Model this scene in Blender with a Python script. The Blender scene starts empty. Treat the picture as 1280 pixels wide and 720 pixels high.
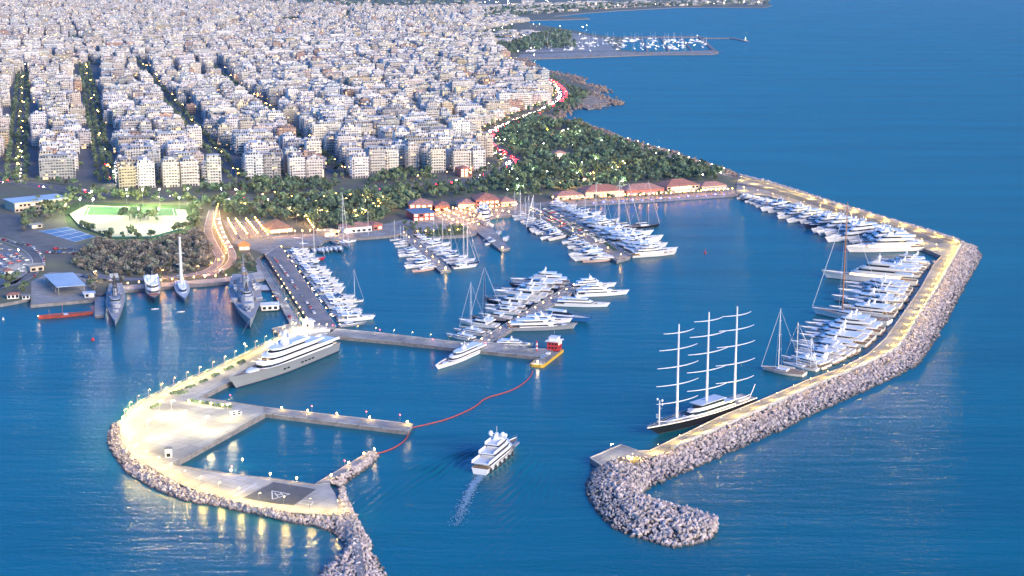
import bpy, bmesh, math, random
import numpy as np
from mathutils import Vector, Matrix
R = math.radians
rnd = random.Random(7)
sc = bpy.context.scene
COL = sc.collection
# ---------------------------------------------------------------- camera, sky, sun, exposure
CAM_H, PITCH, FPX = 250.0, R(12.6), 1900.0
cam = bpy.data.objects.new("camera", bpy.data.cameras.new("camera"))
COL.objects.link(cam)
cam.data.sensor_width = 36; cam.data.lens = 36 * FPX / 1280
cam.data.clip_start = 1; cam.data.clip_end = 90000
cam.location = (0, 0, CAM_H); cam.rotation_euler = (R(90) - PITCH, 0, 0)
sc.camera = cam
SUN_EL, SUN_AZ = R(4), R(138)          # azimuth clockwise from +Y: low western afterglow, behind and to the side
w = bpy.data.worlds.new("World"); sc.world = w; w.use_nodes = True
wn = w.node_tree.nodes; wl = w.node_tree.links
sky = wn.new("ShaderNodeTexSky"); sky.sky_type = 'NISHITA'; sky.sun_disc = False
sky.sun_elevation = SUN_EL; sky.sun_rotation = SUN_AZ
sky.air_density = 1.0; sky.dust_density = 0.0; sky.ozone_density = 5.0
grade = wn.new("ShaderNodeMix"); grade.data_type = 'RGBA'; grade.blend_type = 'MULTIPLY'; grade.inputs["Factor"].default_value = 1; grade.inputs["B"].default_value = (.625, .965, 1.26, 1)   # blue hour
wl.new(sky.outputs[0], grade.inputs["A"]); wl.new(grade.outputs["Result"], wn["Background"].inputs[0]); wn["Background"].inputs[1].default_value = 0.15
sd = bpy.data.lights.new("sun", 'SUN'); sd.energy = 1.42; sd.angle = R(26); sd.color = (1, 0.82, 0.61)
sun = bpy.data.objects.new("sun", sd); COL.objects.link(sun)
_s = Vector((math.sin(SUN_AZ) * math.cos(SUN_EL + R(14)), math.cos(SUN_AZ) * math.cos(SUN_EL + R(14)), math.sin(SUN_EL + R(14))))
sun.rotation_euler = _s.to_track_quat('Z', 'Y').to_euler()
sc.view_settings.view_transform = 'Standard'; sc.view_settings.look = 'None'
sc.view_settings.gamma = 1; sc.view_settings.use_curve_mapping = False
sc.view_settings.exposure = 2.14
sc.render.engine = 'CYCLES'
sc.cycles.max_bounces = 5; sc.cycles.diffuse_bounces = 2; sc.cycles.glossy_bounces = 3
sc.cycles.transmission_bounces = 2; sc.cycles.transparent_max_bounces = 6; sc.cycles.volume_bounces = 0
sc.cycles.caustics_reflective = False; sc.cycles.caustics_refractive = False
sc.cycles.sample_clamp_indirect = 6; sc.cycles.sample_clamp_direct = 0
# ---------------------------------------------------------------- pixel of the photo -> point of the ground
_cp, _sp = math.cos(PITCH), math.sin(PITCH)
def P(px, py, z=0.0):
    a, b = (px - 640) / FPX, (360 - py) / FPX
    d = (a, _cp + b * _sp, -_sp + b * _cp)
    t = (z - CAM_H) / d[2]
    return Vector((d[0] * t, d[1] * t, z))
def PX(p):                     # the other way round
    d = (p[0], p[1], p[2] - CAM_H)
    f = d[1] * _cp - d[2] * _sp; u = d[1] * _sp + d[2] * _cp
    return 640 + FPX * d[0] / f, 360 - FPX * u / f
def ztop(p, py):               # height above the point p that shows at picture row py
    v = (360 - py) / FPX
    return CAM_H + p[1] * (v * _cp - _sp) / (_cp + v * _sp)
def PL(pts, z=0.0): return [P(x, y, z) for x, y in pts]
def inside(x, y, poly):
    c = False; n = len(poly); j = n - 1
    for i in range(n):
        xi, yi = poly[i][0], poly[i][1]; xj, yj = poly[j][0], poly[j][1]
        if (yi > y) != (yj > y) and x < (xj - xi) * (y - yi) / (yj - yi) + xi: c = not c
        j = i
    return c
def resample(pts, step):       # points every step metres along a polyline
    out = []; d = 0.0; nxt = 0.0
    for a, b in zip(pts[:-1], pts[1:]):
        a, b = Vector(a), Vector(b); L = (b - a).length
        while nxt <= d + L and L > 0:
            out.append((a.lerp(b, (nxt - d) / L), (b - a).normalized())); nxt += step
        d += L
    return out
def along(pts, n):
    L = sum((Vector(b) - Vector(a)).length for a, b in zip(pts[:-1], pts[1:]))
    return resample(pts, L / max(n - 1, 1) * 0.99999)[:n]
ORD = ("first second third fourth fifth sixth seventh eighth ninth tenth eleventh twelfth thirteenth fourteenth fifteenth sixteenth "
       "seventeenth eighteenth nineteenth twentieth").split()
def nth(i):
    if i < 20: return ORD[i]
    t = ("twenty", "thirty", "forty", "fifty", "sixty", "seventy", "eighty", "ninety")[(i + 1) // 10 - 2]
    u = (i + 1) % 10
    return t + "-" + ORD[u - 1] if u else t[:-1] + "ieth"
NUM = "zero one two three four five six seven eight nine ten eleven twelve".split()
# ---------------------------------------------------------------- building objects
def link(o, parent=None):
    COL.objects.link(o)
    if parent: o.parent = parent
    return o
def empty(name, loc=(0, 0, 0), rz=0.0, scale=(1, 1, 1)):
    o = bpy.data.objects.new(name, None); o.location = loc; o.rotation_euler = (0, 0, rz); o.scale = scale
    o.empty_display_size = 0.5
    return link(o)
def tag(o, label=None, cat=None, group=None, kind=None):
    if label: o["label"] = label
    if cat: o["category"] = cat
    if group: o["group"] = group
    if kind: o["kind"] = kind
    return o
def dup(root, loc=None, rz=None, scale=None, label=None, group=None):
    def cp(o, par):
        c = o.copy(); COL.objects.link(c)
        if par: c.parent = par
        for ch in kids.get(o, ()): cp(ch, c)
        return c
    kids = {}
    st = [root]
    while st:
        o = st.pop(); kids[o] = KIDS(o); st += kids[o]
    r = cp(root, None)
    if loc is not None: r.location = loc
    if rz is not None: r.rotation_euler = (0, 0, rz)
    if scale is not None: r.scale = scale
    if label: r["label"] = label
    if group: r["group"] = group
    return r
_kid_cache = {}
def KIDS(o):                  # children of a prototype, cached (obj.children walks the whole scene)
    if o.name not in _kid_cache: _kid_cache[o.name] = list(o.children)
    return _kid_cache[o.name]
class Proto:                  # the first use moves the prototype itself, later uses copy it
    def __init__(s, root): s.root, s.used = root, False
    def put(s, loc, rz=0.0, scale=(1, 1, 1), label=None, group=None):
        if not s.used:
            s.used = True; r = s.root; KIDS(r)
            r.location = loc; r.rotation_euler = (0, 0, rz); r.scale = scale
            if label: r["label"] = label
            if group: r["group"] = group
            return r
        return dup(s.root, loc, rz, scale, label, group)
class MB:
    def __init__(s): s.v = []; s.f = []; s.m = []
    def add(s, vs, fs, m=0):
        k = len(s.v); s.v += [tuple(v) for v in vs]; s.f += [tuple(i + k for i in f) for f in fs]; s.m += [m] * len(fs); return s
    def box(s, x0, y0, z0, x1, y1, z1, m=0):
        return s.add([(x0, y0, z0), (x1, y0, z0), (x1, y1, z0), (x0, y1, z0), (x0, y0, z1), (x1, y0, z1), (x1, y1, z1), (x0, y1, z1)],
                     [(0, 3, 2, 1), (4, 5, 6, 7), (0, 1, 5, 4), (1, 2, 6, 5), (2, 3, 7, 6), (3, 0, 4, 7)], m)
    def beam(s, a, b, wd, h, m=0):           # a box along a -> b on the ground, standing on z of a and b
        a, b = Vector(a), Vector(b); d = (b - a); d.z = 0; d.normalize(); n = Vector((-d.y, d.x, 0)) * wd / 2
        up = Vector((0, 0, h))
        return s.add([a - n, b - n, b + n, a + n, a - n + up, b - n + up, b + n + up, a + n + up],
                     [(0, 3, 2, 1), (4, 5, 6, 7), (0, 1, 5, 4), (1, 2, 6, 5), (2, 3, 7, 6), (3, 0, 4, 7)], m)
    def prism(s, poly, z0, z1, m=0, ms=None):
        n = len(poly); a = sum(poly[i][0] * poly[(i + 1) % n][1] - poly[(i + 1) % n][0] * poly[i][1] for i in range(n))
        if a < 0: poly = list(poly)[::-1]
        s.add([(p[0], p[1], z1) for p in poly], [tuple(range(n))], m)
        if z0 is not None:
            s.add([(p[0], p[1], z0) for p in poly] + [(p[0], p[1], z1) for p in poly],
                  [(i, (i + 1) % n, n + (i + 1) % n, n + i) for i in range(n)], m if ms is None else ms)
        return s
    def tube(s, pts, r, n=6, r1=None, m=0, cap=True):
        pts = [Vector(p) for p in pts]; k = len(pts); vs = []; fs = []
        for i, p in enumerate(pts):
            d = (pts[min(i + 1, k - 1)] - pts[max(i - 1, 0)]).normalized()
            a = d.orthogonal().normalized() if abs(d.z) > 0.99 else d.cross(Vector((0, 0, 1))).normalized()
            b = d.cross(a); rr = r if r1 is None else r + (r1 - r) * i / max(k - 1, 1)
            vs += [p + a * rr * math.cos(2 * math.pi * j / n) + b * rr * math.sin(2 * math.pi * j / n) for j in range(n)]
        for i in range(k - 1):
            fs += [(i * n + j, i * n + (j + 1) % n, (i + 1) * n + (j + 1) % n, (i + 1) * n + j) for j in range(n)]
        if cap: fs += [tuple(range(n))[::-1], tuple(range((k - 1) * n, k * n))]
        return s.add(vs, fs, m)
    def lathe(s, x, y, prof, n=10, m=0):     # prof: (radius, z)
        vs = []; fs = []
        for r, z in prof: vs += [(x + r * math.cos(2 * math.pi * j / n), y + r * math.sin(2 * math.pi * j / n), z) for j in range(n)]
        for i in range(len(prof) - 1):
            fs += [(i * n + j, i * n + (j + 1) % n, (i + 1) * n + (j + 1) % n, (i + 1) * n + j) for j in range(n)]
        fs += [tuple(range(n))[::-1], tuple(range((len(prof) - 1) * n, len(prof) * n))]
        return s.add(vs, fs, m)
    def ball(s, c, r, n=8, m=0, sz=1.0):
        pr = [(max(r * math.sin(math.pi * i / 6), 0.02 * r), c[2] - r * sz * math.cos(math.pi * i / 6)) for i in range(7)]
        return s.lathe(c[0], c[1], pr, n, m)
    def build(s, name, mats, parent=None, smooth=False):
        me = bpy.data.meshes.new(name); me.from_pydata(s.v, [], s.f)
        for m in (mats if isinstance(mats, (list, tuple)) else [mats]): me.materials.append(m)
        if any(s.m): me.polygons.foreach_set("material_index", s.m)
        if smooth: me.polygons.foreach_set("use_smooth", [True] * len(s.f))
        me.update()
        return link(bpy.data.objects.new(name, me), parent)
def np_mesh(name, V, F, mats, mi=None, col=None, uv=None, smooth=False, parent=None):
    """One mesh from arrays: V (n,3), F (k,4 or 3), mi (k), col (k,3) per face, uv (k*c,2) per corner."""
    V = np.asarray(V, np.float32); F = np.asarray(F, np.int32); k, c = F.shape
    me = bpy.data.meshes.new(name)
    me.vertices.add(len(V)); me.vertices.foreach_set("co", V.ravel())
    me.loops.add(k * c); me.loops.foreach_set("vertex_index", F.ravel())
    me.polygons.add(k); me.polygons.foreach_set("loop_start", np.arange(0, k * c, c, dtype=np.int32))
    for m in (mats if isinstance(mats, (list, tuple)) else [mats]): me.materials.append(m)
    if mi is not None: me.polygons.foreach_set("material_index", np.asarray(mi, np.int32))
    if not smooth: me.shade_flat()
    if col is not None:
        at = me.color_attributes.new("tint", 'FLOAT_COLOR', 'CORNER')
        c4 = np.ones((k * c, 4), np.float32); c4[:, :3] = np.repeat(np.asarray(col, np.float32), c, axis=0)
        at.data.foreach_set("color", c4.ravel())
    if uv is not None:
        l = me.uv_layers.new(name="UVMap"); l.data.foreach_set("uv", np.asarray(uv, np.float32).ravel())
    me.update(calc_edges=True)
    return link(bpy.data.objects.new(name, me), parent)
BOXF = np.array([[0, 1, 5, 4], [1, 2, 6, 5], [2, 3, 7, 6], [3, 0, 4, 7], [4, 5, 6, 7]])
def boxes_mesh(name, rows, mats, parent=None, inv=None):
    """rows: cx, cy, z0, sx, sy, h, angle, side material, top material, r, g, b  (one box each, no underside; sides carry UVs in metres)"""
    A = np.array(rows, np.float64); n = len(A)
    hx, hy = A[:, 3] / 2, A[:, 4] / 2; ca, sa = np.cos(A[:, 6]), np.sin(A[:, 6])
    V = np.zeros((n, 8, 3))
    for i, (sx, sy) in enumerate(((-1, -1), (1, -1), (1, 1), (-1, 1))):
        X = A[:, 0] + sx * hx * ca - sy * hy * sa; Y = A[:, 1] + sx * hx * sa + sy * hy * ca
        for k in (0, 4):
            V[:, i + k, 0] = X; V[:, i + k, 1] = Y; V[:, i + k, 2] = A[:, 2] + (A[:, 5] if k else 0)
    V = V.reshape(-1, 3)
    if inv is not None:      # into the local space of a thing at inv = (x, y, z, angle)
        c, s_ = math.cos(-inv[3]), math.sin(-inv[3]); x = V[:, 0] - inv[0]; y = V[:, 1] - inv[1]
        V = np.stack([x * c - y * s_, x * s_ + y * c, V[:, 2] - inv[2]], 1)
    F = (BOXF[None] + (np.arange(n) * 8)[:, None, None]).reshape(-1, 4)
    mi = np.repeat(A[:, 7:8], 5, 1); blank = mi[:, 1] == 3; mi[mi == 3] = 0; mi[blank, 1] = 1; mi[blank, 3] = 1; mi[:, 4] = A[:, 8]     # 3: windows front and back, blank party walls
    UV = np.zeros((n, 5, 4, 2)); h = A[:, 5]; z = np.zeros(n)
    for f, wd in ((0, A[:, 3]), (1, A[:, 4]), (2, A[:, 3]), (3, A[:, 4])):
        UV[:, f, 1, 0] = wd; UV[:, f, 2, 0] = wd; UV[:, f, 2, 1] = h; UV[:, f, 3, 1] = h
        UV[:, f, :, 0] += (A[:, 0] * 7.3 % 50)[:, None].round() * 2.9
    UV[:, 4] = UV[:, 0]
    return np_mesh(name, V, F, mats, mi.ravel(), np.repeat(A[:, 9:12], 5, 0), UV.reshape(-1, 2), parent=parent)
# ---------------------------------------------------------------- materials
MT = {}
def mat(name, c=(.8, .8, .8), rough=.6, metal=0.0, var=0.0, scale=1.0, emit=None, es=0.0, bump=0.0, spec=.5, c2=None, coord='Object', tint=None):
    """Principled; var: light and dark noise, c2: second colour in patches of 1/scale metres; tint: 'attr' or 'object' multiplies the colour"""
    if name in MT: return MT[name]
    m = bpy.data.materials.new(name); m.use_nodes = True; MT[name] = m
    nt = m.node_tree; N = nt.nodes; L = nt.links; b = N["Principled BSDF"]
    b.inputs["Base Color"].default_value = (*c, 1); b.inputs["Roughness"].default_value = rough; b.inputs["Metallic"].default_value = metal
    b.inputs["Specular IOR Level"].default_value = spec
    if emit:
        b.inputs["Emission Color"].default_value = (*emit, 1); b.inputs["Emission Strength"].default_value = es
        m.cycles.emission_sampling = 'NONE'
    src = None
    if var or c2 or bump:
        tc = N.new("ShaderNodeTexCoord"); nz = N.new("ShaderNodeTexNoise"); nz.inputs["Scale"].default_value = scale
        nz.inputs["Detail"].default_value = 6; nz.inputs["Roughness"].default_value = .65
        L.new(tc.outputs[coord], nz.inputs["Vector"])
        rp = N.new("ShaderNodeValToRGB"); L.new(nz.outputs["Fac"], rp.inputs[0])
        k = c2 or c
        rp.color_ramp.elements[0].position = .38; rp.color_ramp.elements[1].position = .64
        rp.color_ramp.elements[0].color = (*[x * (1 - var) for x in c], 1); rp.color_ramp.elements[1].color = (*[min(x * (1 + var), 1) for x in k], 1)
        src = rp.outputs[0]
        if bump:
            bp = N.new("ShaderNodeBump"); bp.inputs["Strength"].default_value = bump; bp.inputs["Distance"].default_value = .3
            L.new(nz.outputs["Fac"], bp.inputs["Height"]); L.new(bp.outputs[0], b.inputs["Normal"])
    if tint:
        if tint == 'attr': a = N.new("ShaderNodeVertexColor"); a.layer_name = "tint"; o = a.outputs[0]
        else: a = N.new("ShaderNodeObjectInfo"); o = a.outputs["Color"]
        mx = N.new("ShaderNodeMix"); mx.data_type = 'RGBA'; mx.blend_type = 'MULTIPLY'; mx.inputs["Factor"].default_value = 1
        if src: L.new(src, mx.inputs["A"])
        else: mx.inputs["A"].default_value = (*c, 1)
        L.new(o, mx.inputs["B"]); src = mx.outputs["Result"]
    if src: L.new(src, b.inputs["Base Color"])
    return m
def wet_band(m, z0=.35, z1=1.3):
    """dark wet and weedy band just above the waterline"""
    nt = m.node_tree; N = nt.nodes; L = nt.links; b = N["Principled BSDF"]; src = b.inputs["Base Color"].links[0].from_socket
    g = N.new("ShaderNodeNewGeometry"); sx = N.new("ShaderNodeSeparateXYZ"); L.new(g.outputs["Position"], sx.inputs[0])
    mr = N.new("ShaderNodeMapRange"); mr.inputs["From Min"].default_value = z0; mr.inputs["From Max"].default_value = z1; mr.inputs["To Min"].default_value = .16; L.new(sx.outputs["Z"], mr.inputs["Value"])
    mx = N.new("ShaderNodeMix"); mx.data_type = 'RGBA'; mx.inputs["A"].default_value = (.035, .034, .026, 1); L.new(mr.outputs[0], mx.inputs["Factor"]); L.new(src, mx.inputs["B"]); L.new(mx.outputs["Result"], b.inputs["Base Color"])
def facade(name, tint, lit=True):
    """Rendered wall with rows of shuttered windows, in the UVs (metres); dark window panes that also carry the shade of balcony recesses, a few lit."""
    m = mat(name, (1, 1, 1), .8, tint=tint); nt = m.node_tree; N = nt.nodes; L = nt.links; b = N["Principled BSDF"]
    wall = b.inputs["Base Color"].links[0].from_socket
    uv = N.new("ShaderNodeUVMap"); br = N.new("ShaderNodeTexBrick"); br.offset = 0; br.squash = 1
    for k, v in (("Scale", 1), ("Mortar Size", .40), ("Mortar Smooth", 0), ("Bias", 0), ("Brick Width", 2.9), ("Row Height", 3.1)): br.inputs[k].default_value = v  # panes oversized and dark to hold the shade of balcony recesses too
    br.inputs["Color1"].default_value = (0, 0, 0, 1); br.inputs["Color2"].default_value = (1, 1, 1, 1); br.inputs["Mortar"].default_value = (0, 0, 0, 1)
    L.new(uv.outputs[0], br.inputs["Vector"])
    rp = N.new("ShaderNodeValToRGB"); e = rp.color_ramp.elements; rp.color_ramp.interpolation = 'CONSTANT'
    e[0].color = (.016, .02, .028, 1); e[1].position = .45; e[1].color = (.05, .052, .06, 1)
    for p, c in ((.62, (.16, .13, .10)), (.78, (.33, .31, .30)), (.9, (.05, .06, .08))):
        x = e.new(p); x.color = (*c, 1)
    L.new(br.outputs["Color"], rp.inputs[0])
    mx = N.new("ShaderNodeMix"); mx.data_type = 'RGBA'
    L.new(br.outputs["Fac"], mx.inputs["Factor"]); L.new(rp.outputs[0], mx.inputs["A"]); L.new(wall, mx.inputs["B"])
    L.new(mx.outputs["Result"], b.inputs["Base Color"])
    if lit:
        gt = N.new("ShaderNodeMath"); gt.operation = 'GREATER_THAN'; gt.inputs[1].default_value = .955; L.new(br.outputs["Color"], gt.inputs[0])
        b.inputs["Emission Color"].default_value = (1, .62, .25, 1)
        ms = N.new("ShaderNodeMath"); ms.operation = 'MULTIPLY'; ms.inputs[1].default_value = .6; L.new(gt.outputs[0], ms.inputs[0])
        L.new(ms.outputs[0], b.inputs["Emission Strength"]); m.cycles.emission_sampling = 'NONE'
    return m
def bulb(name, c, s): return mat(name, (.8, .8, .8), emit=c, es=s)
WHITE = mat("white_gelcoat", (.80, .80, .80), .28, var=.03, scale=.3)
CREAM = mat("cream_gelcoat", (.74, .71, .66), .3, var=.03, scale=.3)
OFFW = mat("white_paint", (.78, .78, .77), .5, var=.05, scale=.5)
NAVY = mat("navy_hull_paint", (.012, .02, .05), .2)
BLUEH = mat("blue_hull_paint", (.03, .17, .44), .22)
GREYH = mat("grey_hull_paint", (.27, .29, .32), .35, var=.06, scale=.4)
BLACKH = mat("black_hull_paint", (.012, .013, .018), .2)
REDH = mat("red_hull_paint", (.5, .02, .03), .35)
PINKH = mat("rose_hull_paint", (.62, .42, .36), .35)
ANTIF = mat("antifouling", (.02, .03, .06), .7)
TEAK = mat("teak_deck", (.30, .21, .14), .7, var=.15, scale=1.2)
DECKG = mat("pale_deck", (.60, .60, .59), .7, var=.06, scale=1.0)
GLASS = mat("tinted_glass", (.012, .016, .022), .08, spec=.6)
CANVAS = mat("blue_canvas", (.03, .09, .24), .85)
CANVASW = mat("cream_canvas", (.62, .58, .50), .85)
STEEL = mat("steel", (.55, .56, .58), .3, metal=.8)
ALU = mat("mast_aluminium", (.72, .73, .75), .4, metal=.2)
WOODM = mat("varnished_spar", (.40, .17, .07), .35)
DARK = mat("dark_metal", (.03, .03, .035), .5)
NAVALG = mat("naval_grey", (.31, .33, .38), .6, var=.12, scale=.15)
NAVALD = mat("naval_deck_grey", (.40, .37, .36), .75, var=.15, scale=.2)
CONC = mat("concrete", (.36, .35, .33), .85, var=.16, scale=.09, bump=.1)
CONCL = mat("pale_concrete", (.53, .51, .47), .85, var=.12, scale=.06)
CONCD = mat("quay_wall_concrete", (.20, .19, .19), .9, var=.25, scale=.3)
def slabs(m, w_=7.0, h_=5.0):
    """expansion joints and differently worn slabs on a concrete deck"""
    nt = m.node_tree; N = nt.nodes; L = nt.links; b = N["Principled BSDF"]; src = b.inputs["Base Color"].links[0].from_socket
    tc = N.new("ShaderNodeTexCoord"); mp = N.new("ShaderNodeMapping"); mp.inputs["Rotation"].default_value = (0, 0, R(32)); br = N.new("ShaderNodeTexBrick"); br.offset = .0
    for k, v in (("Scale", 1), ("Mortar Size", .12), ("Mortar Smooth", .2), ("Brick Width", w_), ("Row Height", h_)): br.inputs[k].default_value = v
    br.inputs["Color1"].default_value = (.86, .86, .86, 1); br.inputs["Color2"].default_value = (1.1, 1.09, 1.07, 1); br.inputs["Mortar"].default_value = (.45, .44, .43, 1)
    mx = N.new("ShaderNodeMix"); mx.data_type = 'RGBA'; mx.blend_type = 'MULTIPLY'; mx.inputs["Factor"].default_value = 1
    st = N.new("ShaderNodeTexNoise"); st.inputs["Scale"].default_value = .035; st.inputs["Detail"].default_value = 8; st.inputs["Roughness"].default_value = .7
    rp = N.new("ShaderNodeValToRGB"); rp.color_ramp.elements[0].position = .42; rp.color_ramp.elements[0].color = (.78, .76, .74, 1); rp.color_ramp.elements[1].position = .6
    L.new(tc.outputs["Object"], mp.inputs[0]); L.new(mp.outputs[0], br.inputs["Vector"]); L.new(tc.outputs["Object"], st.inputs["Vector"]); L.new(st.outputs["Fac"], rp.inputs[0])
    m2 = N.new("ShaderNodeMix"); m2.data_type = 'RGBA'; m2.blend_type = 'MULTIPLY'; m2.inputs["Factor"].default_value = 1
    L.new(src, mx.inputs["A"]); L.new(br.outputs["Color"], mx.inputs["B"]); L.new(mx.outputs["Result"], m2.inputs["A"]); L.new(rp.outputs[0], m2.inputs["B"]); L.new(m2.outputs["Result"], b.inputs["Base Color"])
slabs(CONC); slabs(CONCL, 9, 9)
ASPH = mat("asphalt", (.12, .12, .128), .9, var=.22, scale=.06)
ASPHL = mat("worn_asphalt", (.21, .21, .22), .9, var=.2, scale=.05)
LINEW = mat("white_road_paint", (.75, .75, .73), .7)
ROCK = mat("breakwater_rock", (.49, .43, .405), .9, var=.28, scale=.35, tint='attr')
ROCKO = mat("armour_stone", (.50, .435, .41), .9, var=.25, scale=.5, tint='object')
wet_band(ROCK); wet_band(ROCKO)
RUBBLE = mat("rubble_core", (.06, .053, .05), .95, var=.4, scale=.5)  # near-black: the shade in the gaps between stones is put into this colour
SOIL = mat("dry_soil", (.20, .18, .14), .95, var=.3, scale=.02, c2=(.11, .12, .06))
GRASS = mat("lawn", (.05, .10, .025), .9, var=.3, scale=.05)
SAND = mat("sand", (.36, .27, .19), .95, var=.3, scale=.06)
TURF = mat("artificial_turf", (.045, .15, .055), .9, var=.08, scale=.1)
DIRT = mat("pitch_sand", (.52, .49, .36), .95, var=.08, scale=.05)
COURT = mat("blue_court", (.03, .17, .42), .8, var=.08, scale=.1)
TILE = mat("terracotta_roof", (.38, .165, .12), .85, var=.25, scale=.4)
TILEP = mat("pale_terracotta_roof", (.42, .22, .175), .85, var=.22, scale=.4)
TRUNK = mat("bark", (.10, .07, .05), .95)
REDP = mat("red_paint", (.50, .03, .03), .5)
YELP = mat("yellow_paint", (.65, .38, .03), .5)
RUST = mat("oxide_red_hull", (.28, .045, .035), .7, var=.25, scale=.3)
METRO = mat("sheet_metal_roof", (.42, .50, .58), .45, var=.08, scale=.08)
L_WARM = bulb("lamp_glow_warm", (1, .40, .06), 30)
L_YEL = bulb("lamp_glow_yellow", (1, .58, .13), 24)
L_WHT = bulb("lamp_glow_white", (1, .92, .70), 16)
L_GRN = bulb("flood_glow", (.95, 1, .70), 70)
L_RED = bulb("tail_light_glow", (1, .006, .01), 5)
L_HEAD = bulb("head_light_glow", (1, .80, .5), 9)
L_BLU = bulb("blue_quay_light", (.012, .03, 1), 1.6)
L_FAR = bulb("far_lamp_glow", (1, .80, .42), 90)
L_WIN = bulb("lit_window", (1, .55, .18), 1.1)
# ================================================================ THE SETTING
WALLH = 2.3
LAND = [(-420, 398), (-200, 388), (0, 380), (22, 376), (38, 372.5), (38, 381), (120, 374), (121, 367), (151, 363), (285, 352), (331, 348), (319, 327), (322, 322),
        (331, 318), (350, 307), (398, 308), (406, 300), (480, 295), (500, 293), (510, 290.5), (516, 298), (583, 294), (596, 291), (600, 273),
        (640, 268.5), (652, 265), (672, 256), (697, 256), (732, 255), (800, 251), (920, 243), (930, 238), (924, 224), (905, 215), (870, 204), (830, 190),
        (780, 176), (747, 163), (724, 154.5), (698, 152), (686, 150), (700, 142), (712, 134), (718, 131), (735, 136), (758, 131), (762, 126),
        (745, 121), (735, 116), (751, 114.5), (744, 108), (722, 104), (718, 97), (700, 93), (672, 88), (655, 79), (646, 73.5), (690, 72.5), (740, 71),
        (815, 68), (890, 67.5), (898, 66), (892, 62), (855, 64), (800, 64.5), (775, 62), (780, 46.5), (757, 45), (740, 42.5), (715, 37.5), (685, 32.5), (645, 26),
        (690, 24.5), (735, 23), (733, 21.5), (690, 20.5), (735, 16), (775, 13), (815, 11), (850, 9), (880, 8.8), (955, 9.5), (966, 6.5), (950, 2), (960, -20), (1100, -32),
        (-900, -32)]
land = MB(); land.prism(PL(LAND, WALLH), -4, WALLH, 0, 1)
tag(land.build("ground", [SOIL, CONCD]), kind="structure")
# water: one sheet to the horizon, with a finely waved patch of real ripples round the moving yacht
def water_material():
    m = bpy.data.materials.new("sea_water"); m.use_nodes = True; nt = m.node_tree; N = nt.nodes; L = nt.links; b = N["Principled BSDF"]
    b.inputs["Roughness"].default_value = .2; b.inputs["IOR"].default_value = 1.33; b.inputs["Specular IOR Level"].default_value = .16
    tc = N.new("ShaderNodeTexCoord")
    def noise(scale, sx, sy, rot, detail, rough=.55):
        mp = N.new("ShaderNodeMapping"); mp.inputs["Rotation"].default_value = (0, 0, rot); mp.inputs["Scale"].default_value = (sx, sy, 1)
        L.new(tc.outputs["Object"], mp.inputs[0]); n = N.new("ShaderNodeTexNoise"); n.inputs["Scale"].default_value = scale
        n.inputs["Detail"].default_value = detail; n.inputs["Roughness"].default_value = rough; L.new(mp.outputs[0], n.inputs[0]); return n.outputs["Fac"]
    big = noise(.0045, .6, 3.2, R(-8), 5)
    rp = N.new("ShaderNodeValToRGB"); L.new(big, rp.inputs[0]); e = rp.color_ramp.elements
    e[0].position = .36; e[0].color = (.000, .106, .140, 1); e[1].position = .66; e[1].color = (.000, .138, .184, 1)
    L.new(rp.outputs[0], b.inputs["Base Color"])
    def bump(h, st, dist, nrm=None):
        x = N.new("ShaderNodeBump"); x.inputs["Strength"].default_value = st; x.inputs["Distance"].default_value = dist; L.new(h, x.inputs["Height"])
        if nrm: L.new(nrm, x.inputs["Normal"])
        return x.outputs[0]
    a0 = bump(noise(.021, .30, 2.4, R(-10), 3), .30, 2.4)          # long swell far out
    a = bump(noise(.075, .45, 2.0, R(-14), 3), .5, 1.1, a0)             # long low swell
    a = bump(noise(.33, 1, 1.5, R(20), 4, .6), .6, .45, a)         # wind ripples
    # a rough sea never mirrors more than about a third of the sky, even at a grazing look: waves hide each other
    b.inputs["Specular IOR Level"].default_value = 0; L.new(a, b.inputs["Normal"])
    gl = N.new("ShaderNodeBsdfGlossy"); gl.inputs["Roughness"].default_value = .24; L.new(a, gl.inputs["Normal"])
    lw = N.new("ShaderNodeLayerWeight"); L.new(a, lw.inputs["Normal"]); mr = N.new("ShaderNodeMapRange"); mr.inputs["From Min"].default_value = .35; mr.inputs["From Max"].default_value = 1
    mr.inputs["To Min"].default_value = .02; mr.inputs["To Max"].default_value = .27; L.new(lw.outputs["Facing"], mr.inputs["Value"])
    mx = N.new("ShaderNodeMixShader"); L.new(mr.outputs[0], mx.inputs[0]); L.new(b.outputs[0], mx.inputs[1]); L.new(gl.outputs[0], mx.inputs[2]); L.new(mx.outputs[0], N["Material Output"].inputs[0])
    return m
SEA = water_material()
YB, YS = P(645, 556), P(600, 594)                 # bow and stern of the moving yacht
ydir = (YB - YS).normalized(); ynrm = Vector((-ydir.y, ydir.x, 0))
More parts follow.
